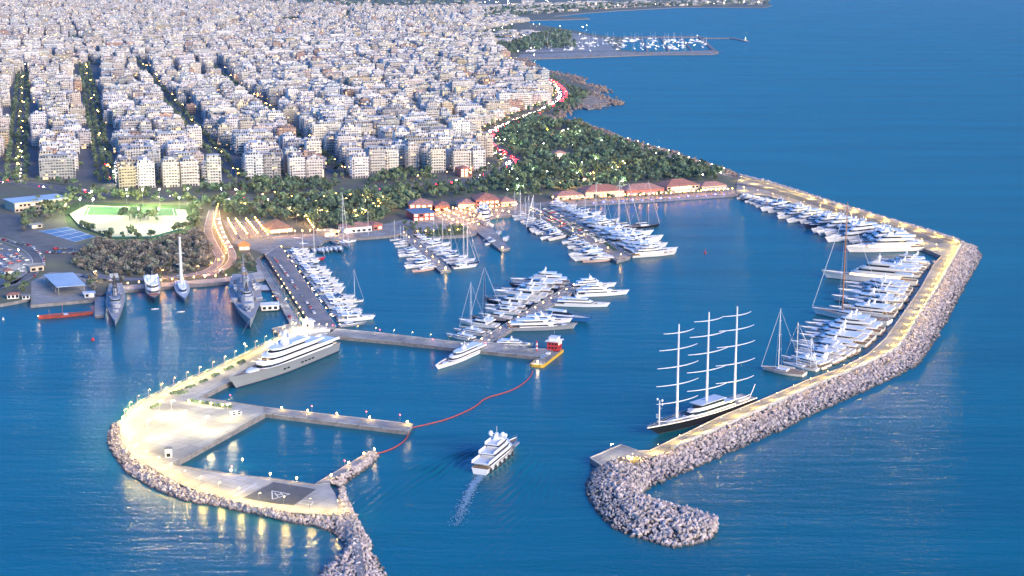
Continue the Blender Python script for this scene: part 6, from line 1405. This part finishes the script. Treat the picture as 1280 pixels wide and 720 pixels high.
# outer breakwater, upper arm: a pair of pools either side of the wall
L1 = [a.lerp(b, .1) for a, b in zip(PL([(926, 224), (1027, 252), (1095, 272.5), (1192, 302)], MZ), PL([(926, 241), (1042, 268.5), (1100, 286), (1177, 314)], MZ))]
for i, (p, d) in enumerate(along(L1, 15)): lamp("quay", p, f"quay lamp {nth(i)} from the land along the sea wall of the breakwater's upper arm", "lamps on the breakwater's sea wall", 4200, YL, rz=math.atan2(-d.x, d.y) + math.pi, s=.55)
L2 = [a.lerp(b, .78) for a, b in zip(PL([(930, 225), (1027, 252), (1095, 272.5), (1192, 302)], MZ), PL([(930, 242), (1042, 268.5), (1100, 286), (1165, 314)], MZ))]
for i, (p, d) in enumerate(along(L2, 14)): lamp("quay", p, f"quay lamp {nth(i)} from the land behind the sterns on the breakwater's upper arm", "lamps behind the yacht sterns", 3600, YL, rz=math.atan2(-d.x, d.y), s=.55)
L3 = PL([(1196, 309), (1169, 360), (1143, 400), (1120, 435), (1098, 446.5), (1059, 464), (1009, 484.5), (960, 507), (890, 538), (840, 559.5), (815, 570.5), (792, 578)], MZ)
for i, (p, d) in enumerate(along(L3, 34)): lamp("quay", p, f"quay lamp {nth(i)} from the corner along the breakwater's seaward arm", "lamps on the breakwater's seaward arm", 3900, YL, rz=math.atan2(-d.x, d.y), s=.6)
lamp("quay", P(763, 573, MZ), "white quay lamp at the breakwater quay's very end", None, 1500, CW)
# western mole
ML = [p for p, d in along([Vector(p) for p in mole_out[:-1]] + [P(421, 644.5, MZ)], 34)]
for i, (p, d) in enumerate(along(mole_out[:-1] + [P(421, 644.5, MZ)], 34)):
    q = p + Vector((d.y, -d.x, 0)) * -1.2; n = Vector((-d.y, d.x, 0))
    c = P(300, 560, MZ); n = n if (c - p).dot(n) > 0 else -n; q = p + n * 1.2
    lamp("quay", q, f"tall lamp {nth(i)} along the mole's outer rail, counted from the superyacht's stern", "lamps on the mole's rail", 3200 if i < 16 else 3600, (1, .74, .17), rz=math.atan2(n.y, n.x), s=.85)
for i, q in enumerate(((236, 504), (250, 505.5), (264, 507.5), (278, 509.5))): lamp("low", P(*q, MZ), f"bollard lamp {nth(i)} in the longest hedge bed of the forecourt", "hedge bed lamps", 420, (1, .95, .6), s=1.3)
for i, q in enumerate(((200, 520), (230, 533), (258, 540), (185, 545), (285, 524), (215, 520))): lamp("quay", P(*q, MZ), f"forecourt floodlight {nth(i)} on the open paving of the mole", "forecourt floodlights", 5600, (1, .86, .40), s=1.15, r=.5)
for i, t in enumerate((.12, .3, .5, .72, .97)): lamp("low", P(331, 511, 2.2).lerp(P(515, 531.5, 2.2), t), f"lamp {nth(i)} out along the thin pier", "thin pier lamps", 260 if i < 4 else 700, (1, .88, .5) if i < 4 else (1, .75, .2), s=1.6)
for i, q in enumerate(((303, 578.5), (289, 592), (338, 596.5), (371, 602), (414, 598), (436, 582.5), (455, 571), (468, 565.5))): lamp("low", P(*q, 2.5), f"lamp {nth(i)} round the small basin and the rocky spur pier", "small basin lamps", 240, CW, s=1.6)
for i, q in enumerate(((290, 590), (288, 500), (390, 514), (458, 521), (500, 525), (431, 583), (416, 412), (475, 417.5), (541, 429.5), (607, 434))): lamp("red", P(*q, 2.2), f"red light post {nth(i)} from the mole along the piers", "red harbour lights", 60, (1, .05, .05), s=.7)
# main pier, channel wall, cross pier, finger piers
for i, (p, d) in enumerate(along(PL([(334, 321), (386, 400)], 1.6), 15)): lamp("low", p - Vector((1.4, 0, 0)), f"small yellow lamp {nth(i)} down the wall of the sunken channel", "channel wall lamps", 130, YL, s=1.4)
for i, q in enumerate(((340, 378), (352, 365), (357, 381), (372, 399), (369, 412), (378, 414), (398, 413), (408, 413.5))): lamp("quay", P(*q, 2.2), f"quay lamp {nth(i)} round the main pier's seaward end", "main pier end lamps", 900, CW, s=.6)
for i, (p, d) in enumerate(along(PL([(424, 412), (480, 418), (560, 427.5), (660, 437)], 2.2), 11)): lamp("quay", p, f"quay lamp {nth(i)} along the cross pier from the mole", "cross pier lamps", 240, CW, s=.5)
for i, (p, d) in enumerate(along(PL([(352, 312), (414, 398)], 2.3), 13)): lamp("globe", p, f"pier lamp {nth(i)} behind the sterns of the main pier's boats", "main pier lamps", 180, CW, s=.7)
for i, (p, d) in enumerate(along(PL([(602, 428), (717, 360)], 1.9), 12)): lamp("globe", p, f"pier lamp {nth(i)} out along the slanting pier", "slanting pier lamps", 160, CW, s=.65)
for i, (p, d) in enumerate(along(PL([(505, 294), (557, 338)], 1.8), 8)): lamp("globe", p, f"pier lamp {nth(i)} out along the short restaurant pier", "short pier lamps", 200, YL, s=.65)
for i, (p, d) in enumerate(along(PL([(664, 262), (704, 283), (776, 322)], 2.2), 9)): lamp("globe", p, f"pier lamp {nth(i)} out along the parking pier", "parking pier lamps", 1100, YL, s=.7)
lamp("low", P(628, 312, 1.8), "lamp on the stubby pier's yellow end", None, 500, YL, s=1.6); lamp("low", P(557, 338.5, 1.8), "lamp at the tip of the short restaurant pier", None, 500, YL, s=1.6); lamp("low", P(672, 455, 1.7), "lamp on the work barge's near edge", None, 500, CW, s=1.4)
for i, q in enumerate(((305, 467), (352, 452), (395, 436), (320, 455))): lamp("spot", P(*q, MZ) if i < 1 else P(q[0] - 14, q[1] - 22, MZ), f"low white floodlight {nth(i)} on the mole beside the grey superyacht", "superyacht quay floodlights", 1800, CW, s=1.2)
# football ground
for i, (q, pw) in enumerate((((101, 272), 60000), ((115.5, 262), 60000), ((117.5, 272), 60000), ((159, 259), 60000), ((179, 259), 60000), ((200, 259), 60000), ((174, 285), 60000), ((199, 285), 60000), ((224.5, 270), 60000))): lamp("flood", P(*q, WALLH), f"tall floodlight mast {nth(i)} round the football pitch", "football floodlights", pw, GW, s=.72, r=1.2)
for i, q in enumerate(((142, 231), (235, 254), (277, 254), (25, 226), (20, 215), (22, 205), (24, 197))): lamp("flood" if i < 3 else "street", P(*q, WALLH), f"{'white mast lamp' if i < 3 else 'street lamp in the leafy avenue'} {nth(i)} before the front apartment row", "front row lamps", 12000 if i < 3 else 5000, CW, s=.6 if i < 3 else 1.1)
lamp("flood", P(24, 333, WALLH), "white mast lamp over the parked vans by the harbour road", None, 9000, CW, s=.55)
# roads, car parks, promenade
for i, (p, d) in enumerate(along([Vector(p) for p in orange_a[4:62]], 26)): lamp("street", p + Vector((-d.y, d.x, 0)) * 4.6, f"orange street lamp {nth(i)} down the winding park road", "park road lamps", 2800, (1, .42, .03), s=.9)
for k, (a, b) in enumerate((((285, 279.5), (295, 298)), ((295, 279.5), (309, 298)), ((308, 279.5), (322, 297)), ((319, 278), (335, 299)), ((381.6, 275), (392, 290)))):
    for i, (p, d) in enumerate(along(PL([a, b], WALLH), 7)): lamp("globe", p, f"yellow lamp {nth(i)} in the {nth(k)} string of the car-park lights", "car-park light strings", 1500 if i % 2 == 0 else 0, YL, s=1.2)
for k, (a, b) in enumerate((((545, 268), (584, 290)), ((556, 267), (598, 286)), ((566, 265), (604, 279)), ((574, 263.5), (622, 276)), ((583, 263), (636, 270)))):
    for i, (p, d) in enumerate(along(PL([a, b], WALLH), 8)): lamp("globe", p, f"warm lamp {nth(i)} in the {nth(k)} string over the restaurant terrace", "terrace light strings", 1500 if i % 2 == 0 else 0, WM, s=1.1)
for i, (p, d) in enumerate(along(PL([(522, 293), (552, 292), (582, 291)], WALLH), 7)): lamp("globe", p, f"warm lamp {nth(i)} in the hedge under the restaurant terrace", "terrace hedge lamps", 300, WM, s=.8)
for i, (p, d) in enumerate(along(PL([(464, 250), (479, 263)], WALLH), 6)): lamp("globe", p, f"yellow lamp {nth(i)} down the avenue through the tree belt", "tree belt avenue lamps", 700, YL, s=1.3); lamp("globe", p + Vector((9, 3, 0)), f"yellow lamp {nth(i)} down the far kerb of the tree belt avenue", "tree belt avenue lamps", 0, YL, s=1.3)
sea_f = PL([(690, 252), (732, 251.5), (800, 248), (915, 240.5)], WALLH)
for i, (p, d) in enumerate(along(sea_f, 40)): lamp("globe", p + Vector((rnd.uniform(-1, 1), rnd.uniform(-4, 4), 0)), f"warm lamp {nth(i)} along the seafront restaurants", "seafront restaurant lamps", 800 if i % 2 == 0 else 0, (1, .45, .12), s=1.1)
for i, (p, d) in enumerate(along(PL([(742, 255.3), (800, 251.8), (905, 244.2)], WALLH), 15)): lamp("blue", p - Vector((0, .8, 0)), f"blue quay light {nth(i)} along the seafront edge", "blue quay lights", 260, (.05, .10, 1), s=1.5 + 1.0 * (i % 3 == 1))
for i, (p, d) in enumerate(along(PL([(340, 296), (400, 293), (440, 296)], WALLH), 12)): lamp("globe", p, f"warm lamp {nth(i)} along the west quay promenade", "west quay lamps", 1300 if i % 2 == 0 else 0, WM, s=1.1)
for i, (p, d) in enumerate(along(PL([(514, 267), (545, 266), (590, 263), (645, 259.5)], WALLH), 13)): lamp("globe", p - Vector((0, 5, 0)), f"warm lamp {nth(i)} before the red restaurants", "restaurant front lamps", 1300 if i % 2 == 0 else 0, WM, s=1.1)
for i, (p, d) in enumerate(along(PL([(160, 359), (283, 349)], WALLH), 10)): lamp("globe", p, f"yellow-green lamp {nth(i)} along the warships' quay", "warships' quay lamps", 500 if i % 3 == 0 else 0, (1, .9, .35), s=.9)
lamp("street", P(118, 352, WALLH), "amber street lamp by the parked coach near the landing pier", None, 2500, WM); lamp("globe", P(48, 398.5, 1.5), "white lamp on the bow of the rust-red galley", None, 300, CW, s=.5)
# headland park: lamps half hidden between the crowns
fp = PL(FOREST, WALLH); k = 0; lr = random.Random(31)
while k < 76:
    x, y = lr.uniform(min(p.x for p in fp), max(p.x for p in fp)), lr.uniform(min(p.y for p in fp), max(p.y for p in fp))
    if inside(x, y, fp): lamp("white", (x, y, WALLH), "white park lamp shining between the crowns of the headland park", "headland park lamps", 7000 if k % 3 == 0 else 0, (.82, 1, .62), s=.8 + lr.random() * .4); k += 1
for i, q in enumerate(((686, 170), (696, 171), (702, 168), (708, 171), (738, 222), (733, 223), (742, 221), (700, 234), (712, 233.5), (772, 214), (781, 209))): lamp("globe", P(*q, WALLH), f"amber lamp {nth(i)} lighting the clearings of the headland park", "amber clearing lamps", 9000, (1, .58, .05), s=1.2, dz=3)
fb = PL([(300, 268), (320, 250), (420, 251), (470, 250), (480, 262), (470, 280), (400, 288)], WALLH); k = 0
while k < 26:
    x, y = lr.uniform(min(p.x for p in fb), max(p.x for p in fb)), lr.uniform(min(p.y for p in fb), max(p.y for p in fb))
    if inside(x, y, fb): lamp("street", (x, y, WALLH), "warm street lamp among the trees behind the west quay", "tree belt lamps", 4500 if k % 2 == 0 else 0, WM, s=1.1); k += 1
for i, (p, d) in enumerate(along(PL([(785, 177.5), (830, 191), (870, 205), (905, 216)], WALLH), 10)): lamp("white", p, f"white lamp {nth(i)} along the headland's sea path", "sea path lamps", 500, CW, s=1.0)
# the coast road and the city beyond
for i, (p, d) in enumerate(resample(coast_line, 42)[14:70]):
    n = Vector((-d.y, d.x, 0)); lamp("street", p + n * 11.5, f"street lamp {nth(i)} along the coast road", "coast road lamps", 2600 if i % 2 == 0 else 0, (1, .66, .36), rz=math.atan2(-n.y, -n.x), s=1.25)
for i in range(60):
    (ua, va), (ub, vb), hw = AVE[i % 4]; t = lr.random() ** 1.5 * .9; x, y = uv_xy(ua + (ub - ua) * t, va + (vb - va) * t + lr.uniform(-4, 4)); lamp("street", (x, y, WALLH), "distant street lamp in one of the leafy avenues", "avenue lamps", 0, WM, s=1.3 + t)
for i, q in enumerate(((9, 20), (12, 18), (31, 50), (104, 76), (32, 87), (600, 45), (612, 43), (606, 38), (618, 41), (590, 52), (628, 38), (640, 33), (500, 12), (470, 14), (492, 10), (612, 3), (606, 6), (620, 6), (635, 4), (660, 5), (690, 9), (715, 3), (745, 8), (772, 10), (800, 3), (820, 2), (838, 8), (862, 6), (885, 6), (905, 7), (930, 5), (948, 6), (667, 33), (674, 33), (700, 36), (728, 37), (733, 35), (655, 62), (664, 64), (648, 68), (668, 73), (680, 52), (655, 47))):
    lamp("far", P(*q, WALLH), "bright white light on the far shore" if q[0] > 460 else "bright light high up in the distant city", "far shore lights" if q[0] > 460 else "distant city lights", 0, CW, s=1.5 if q[0] < 460 or q[1] < 12 else 1.1)
for i in range(70):
    q = (lr.uniform(605, 955), lr.uniform(2, 9)) if i < 40 else (lr.uniform(585, 660), lr.uniform(34, 66)) if i < 60 else (lr.uniform(660, 740), lr.uniform(44, 60))
    lamp("far", P(*q, WALLH), "small warm light dotted along the far shore" if i < 40 else "small warm light on the shore before the far marina", "far shore warm lights" if i < 40 else "far marina shore lights", 0, CW, s=.5 + lr.random() * .5)
# ================================================================ CARS
CARP = mat("car_paint", (1, 1, 1), .3, tint='object'); TYRE = mat("tyre", (.015, .015, .015), .9)
FARH = bulb("far_head_light", (1, .72, .38), 38); FART = bulb("far_tail_light", (1, .003, .002), 75)
def car_body(mb, m=0, van=False):
    pr = [(-2.1, .35), (-2.15, .8), (-1.7, .95), (-1.25, 1.42), (.2, 1.45), (.95, .95), (1.95, .82), (2.1, .4)] if not van else [(-2.4, .35), (-2.4, 1.2), (-2.35, 1.95), (-1.2, 2.0), (1.1, 1.95), (1.75, 1.15), (2.35, 1.0), (2.4, .4)]
    n = len(pr); vs = [(x, -.86 if z < 1 else -.72, z) for x, z in pr] + [(x, .86 if z < 1 else .72, z) for x, z in pr]
    return mb.add(vs, [tuple(range(n))[::-1], tuple(range(n, 2 * n))] + [(i, (i + 1) % n, n + (i + 1) % n, n + i) for i in range(n)], m)
def car(van=False, lights=False):
    b = car_body(MB(), 0, van).build("parked_van" if van else "parked_car", CARP); z0, z1 = (1.15, 1.8) if van else (.98, 1.38); x0, x1 = (-.6, 1.35) if van else (-1.35, .55)
    q = MB().box(x0, -.80, z0, x1, .80, z1 - .05); q.add([(x1 + .02, -.66, z1), (x1 + .45, -.74, z0), (x1 + .45, .74, z0), (x1 + .02, .66, z1)], [(0, 1, 2, 3)]); q.build("window", GLASS, b)
    for x in (-1.3, 1.3):
        for s in (-1, 1): w_ = MB(); w_.tube([(x, s * .74, .32), (x, s * .92, .32)], .32, 10); w_.build("wheel", TYRE, b)
    for s in (-1, 1):
        MB().box(2.02 + .3 * van, s * .62 - .18, .6, 2.12 + .3 * van, s * .62 + .18, .76).build("headlight", L_HEAD if lights else WHITE, b); MB().box(-2.19 - .25 * van, s * .66 - .14, .7, -2.12 - .25 * van, s * .66 + .14, .88).build("tail_light", L_RED if lights else REDP, b)
    b["category"] = "van" if van else "car"; return b
CARS = {0: Proto(car()), 1: Proto(car(True))}
def far_car():
    m_ = car_body(MB()); m_.box(-1.35, -.79, 1.0, .5, .79, 1.36, 1)
    for s in (-1, 1): m_.box(2.0, s * .6 - .2, .55, 2.16, s * .6 + .2, .8, 2); m_.box(-2.25, s * .6 - .2, .68, -2.1, s * .6 + .2, .92, 3)
    o = m_.build("car_in_traffic", [CARP, GLASS, FARH, FART]); o["category"] = "car"; return o
FAR = Proto(far_car())
PAINT = [((.72, .72, .72), "white"), ((.45, .46, .48), "silver"), ((.05, .05, .055), "black"), ((.16, .17, .18), "dark grey"), ((.42, .03, .03), "red"), ((.04, .09, .26), "blue"), ((.28, .27, .25), "beige")]
kr = random.Random(77); ncar = 0
def park(p, a, where, group, kind=None, s=1.0):
    global ncar
    c = kr.choice(PAINT); k = kr.choice((0, 0, 0, 0, 1)) if kind is None else kind; o = CARS[k].put((p[0], p[1], p[2]), a, (s, s, s), f"{c[1]} {'van' if k == 1 else 'car'}, {where}", group); o.color = (*c[0], 1); ncar += 1
def line_park(pts, z, n, off, where, group, fill=.8, ang=None):
    for i, (p, d) in enumerate(along(PL(pts, z), n)):
        if kr.random() > fill: continue
        nrm = Vector((-d.y, d.x, 0)); a = math.atan2(d.y, d.x) + (ang if ang is not None else 0) + kr.uniform(-.04, .04); park(p + nrm * off, a, f"{nth(i)} {where}", group)
line_park([(337, 321), (394, 402)], 2.3, 30, 3.2, "from the shore, parked under the main pier's wall", "cars parked on the main pier", .62, 0)
line_park([(350, 313), (412, 399)], 2.3, 34, 3.0, "from the shore, parked behind the main pier's boats", "cars parked on the main pier", .3, 0)
line_park([(330, 345), (368, 402)], 1.65, 14, -1.5, "parked along the narrow pier by the warship", "cars parked on the narrow pier", .6, 0)
for k, (a, b, n) in enumerate((((664, 264), (728, 297), 22), ((669, 262), (738, 296), 24), ((681, 262), (752, 304), 24), ((685, 261), (756, 303), 24))): line_park([a, b], 2.25, n, 0, f"from the shore in lane {('one', 'two', 'three', 'four')[k]} of the parking pier", "cars on the parking pier", .75, math.pi / 2)
line_park([(-20, 298), (30, 309), (46, 322), (46, 334), (34, 346)], WALLH + .06, 26, 5.6, "in the queue curving round the harbour road", "cars on the harbour road", .85, 0)
for k, (a, b) in enumerate((((0, 306), (34, 326)), ((0, 312), (32, 332)), ((0, 320), (28, 340)), ((0, 330), (24, 348)))): line_park([a, b], WALLH + .06, 9, 0, f"in row {('one', 'two', 'three', 'four')[k]} of the far-left harbour car park", "cars in the harbour car park", .7, math.pi / 2)
line_park([(64, 312), (92, 311), (93, 318)], WALLH + .1, 12, 0, "in the cluster below the blue tennis courts", "cars by the tennis courts", .9, .7); line_park([(60, 316), (88, 317)], WALLH + .1, 8, 0, "in the lower cluster below the blue tennis courts", "cars by the tennis courts", .9, 1.2)
line_park([(110, 345), (145, 350)], WALLH + .1, 6, -5, "parked by the amber lamp near the landing pier", "cars by the landing pier", .8, 0)
for k, (a, b) in enumerate((((290, 281), (299, 298)), ((301, 281), (314, 298)), ((313, 280), (328, 298)))): line_park([a, b], WALLH + .1, 10, 0, f"in bay {('one', 'two', 'three')[k]} between the car-park light strings", "cars between the light strings", .75, 0)
def traffic(line, n, lanes, where, group, dirs, s=1.15, jit=4):
    global ncar
    for i, (p, d) in enumerate(along(line, n)):
        for k, (o_, fw) in enumerate(zip(lanes, dirs)):
            if kr.random() < .3: continue
            nrm = Vector((-d.y, d.x, 0)); q = p + nrm * o_ + d * kr.uniform(-jit, jit); c = kr.choice(PAINT)
            o = FAR.put((q.x, q.y, q.z), math.atan2(d.y, d.x) + (0 if fw else math.pi), (s, s, s), f"{c[1]} car, lights on, {nth(i)} in the {('kerbside', 'inner', 'oncoming inner', 'oncoming kerbside')[k]} lane {where}", group); o.color = (*c[0], 1); ncar += 1
cl = [Vector(p) for p in coast_line]; n_ = len(cl)
traffic(cl[int(n_ * .46):int(n_ * .86)], 82, (-7, -3.4, 3.4, 7), "of the winding coast road", "coast road traffic", (True, True, False, False), 1.15)
traffic(cl[int(n_ * .04):int(n_ * .44)], 20, (-6, 3.6), "of the road before the apartments", "coast road traffic by the apartments", (True, False), 1.2, 12)
traffic([Vector(p) for p in orange_b[3:]], 14, (1.5,), "down the park road", "park road traffic", (True,), 1.0, 2)
for k, (a, b) in enumerate((((113, 155), (133, 222)), ((24, 190), (21, 228)), ((292, 238), (300, 262)))):
    traffic(PL([a, b], WALLH + .1), 6, (2.5,), ("of the dark second avenue", "of the first avenue", "down to the park junction")[k], "avenue traffic", (k != 0,), 1.4, 8)
print("cars", ncar)
# ================================================================ THE FAR MARINA
def tiny(kind):
    m_ = MB(); L = 14; v = [(-L / 2, -1.9, 1.4), (L * .2, -1.9, 1.5), (L / 2, 0, 1.9), (L * .2, 1.9, 1.5), (-L / 2, 1.9, 1.4), (-L / 2, -1.6, -.2), (L * .2, -1.5, -.2), (L * .44, 0, -.2), (L * .2, 1.5, -.2), (-L / 2, 1.6, -.2)]
    m_.add(v, [(0, 1, 2, 3, 4)] + [(i, 5 + i, 5 + (i + 1) % 5, (i + 1) % 5) for i in range(5)]); tier(m_, -3.5, 2.5, 2.6, 2.2, 1.4, 2.7 if kind else 3.6, 1.5, 1, 0, .1)
    if kind: m_.tube([(.5, 0, 2), (.5, 0, 19)], .2, 5, .12); m_.tube([(.5, 0, 3.4), (-5, 0, 3.4)], .22, 5)
    o = m_.build("moored_boat", WHITE); o["category"] = "boat"; return o
TN = [Proto(tiny(0)), Proto(tiny(1))]; k = 0
am = [([(757, 47.5), (780, 50), (800, 62), (760, 59)], 20), ([(782, 48.5), (872, 48), (886, 58), (860, 62), (800, 62)], 60)]
for poly, n in am:
    pts = PL(poly); c = 0
    while c < n:
        x, y = kr.uniform(min(p.x for p in pts), max(p.x for p in pts)), kr.uniform(min(p.y for p in pts), max(p.y for p in pts))
        if inside(x, y, pts): kd = kr.choice((0, 1, 1)); TN[kd].put((x, y, 0), kr.choice((.2, 3.3, 1.8)), (1.1, 1.1, 1.1), f"tiny white {'masted sailing boat' if kd else 'motor boat'} moored in the far marina", "boats in the far marina"); c += 1
pts = PL([(650, 67), (770, 64), (780, 60), (755, 48), (700, 44), (660, 52)], WALLH); c = 0
while c < 70:
    x, y = kr.uniform(min(p.x for p in pts), max(p.x for p in pts)), kr.uniform(min(p.y for p in pts), max(p.y for p in pts))
    if inside(x, y, pts): TN[1].put((x, y, WALLH), kr.uniform(0, 6), (1.1, 1.1, 1.1), "tiny masted sailing boat laid up ashore in the far boatyard", "boats ashore in the far boatyard"); c += 1
def far_pier(poly, lb): tag(MB().prism(PL(poly, 2), -2, 2, 0).build("far_breakwater", CONCD), lb, "breakwater")
far_pier([(780, 45.5), (876, 44.6), (898, 65.5), (894, 66), (873, 46.2), (780, 47)], "low rock arm enclosing the far marina"); far_pier([(877, 46.8), (915, 46.6), (936, 50.6), (933, 51.6), (913, 47.6), (877, 47.8)], "thin detached mole with a light beyond the far marina"); far_pier([(738, 22.6), (690, 24), (690, 25), (737, 23.6)], "long thin jetty north of the far shore")
for i, (a, b) in enumerate((((800, 47), (808, 63)), ((825, 47), (835, 63)), ((850, 46.5), (864, 63)))): far_pier([a, (a[0] + 2.5, a[1]), (b[0] + 2.5, b[1]), b], f"{nth(i)} thin pontoon pier inside the far marina")
for i, q in enumerate(((804, 58), (816, 56), (831, 57), (843, 55), (857, 56), (872, 47), (932, 51), (790, 54), (820, 60), (848, 60), (868, 59))): lamp("far", P(*q, 2), f"warm lamp {nth(i)} in the far marina", "far marina lamps", 0, WM, s=.8)
for i, (q, w_, h_) in enumerate((((612, 8), 160, 9), ((660, 4), 60, 14), ((700, 6), 40, 12), ((745, 3), 90, 8), ((800, 4), 60, 16), ((852, 4), 40, 10), ((905, 4.5), 50, 9), ((935, 3.5), 40, 12), ((625, 30), 45, 10), ((605, 20), 60, 12))):
    p = P(*q, WALLH); rows_ = [(p.x, p.y, WALLH, w_, 22, h_, .05, 0, 2, .7, .69, .68)]; o = boxes_mesh("far_block", rows_, [M_FAC, M_SLAB, M_ROOF]); tag(o, f"pale long low block, {nth(i)} of the scattered buildings on the far shore", "building", "far shore blocks")
# ================================================================ THE EVENING AIR
hz = MB().box(-6000, -200, -30, 6000, 16000, 262).build("haze", [])
hm = bpy.data.materials.new("evening_haze"); hm.use_nodes = True; nt = hm.node_tree; nt.nodes.clear()
ho = nt.nodes.new("ShaderNodeOutputMaterial"); hv = nt.nodes.new("ShaderNodeVolumePrincipled")
hv.inputs["Color"].default_value = (.55, .75, 1.0, 1); hv.inputs["Density"].default_value = 2.2e-5; hv.inputs["Anisotropy"].default_value = .2
nt.links.new(hv.outputs[0], ho.inputs["Volume"]); hz.data.materials.append(hm)
tag(hz, "thin bluish evening haze over the city and the sea", "haze", kind="stuff")
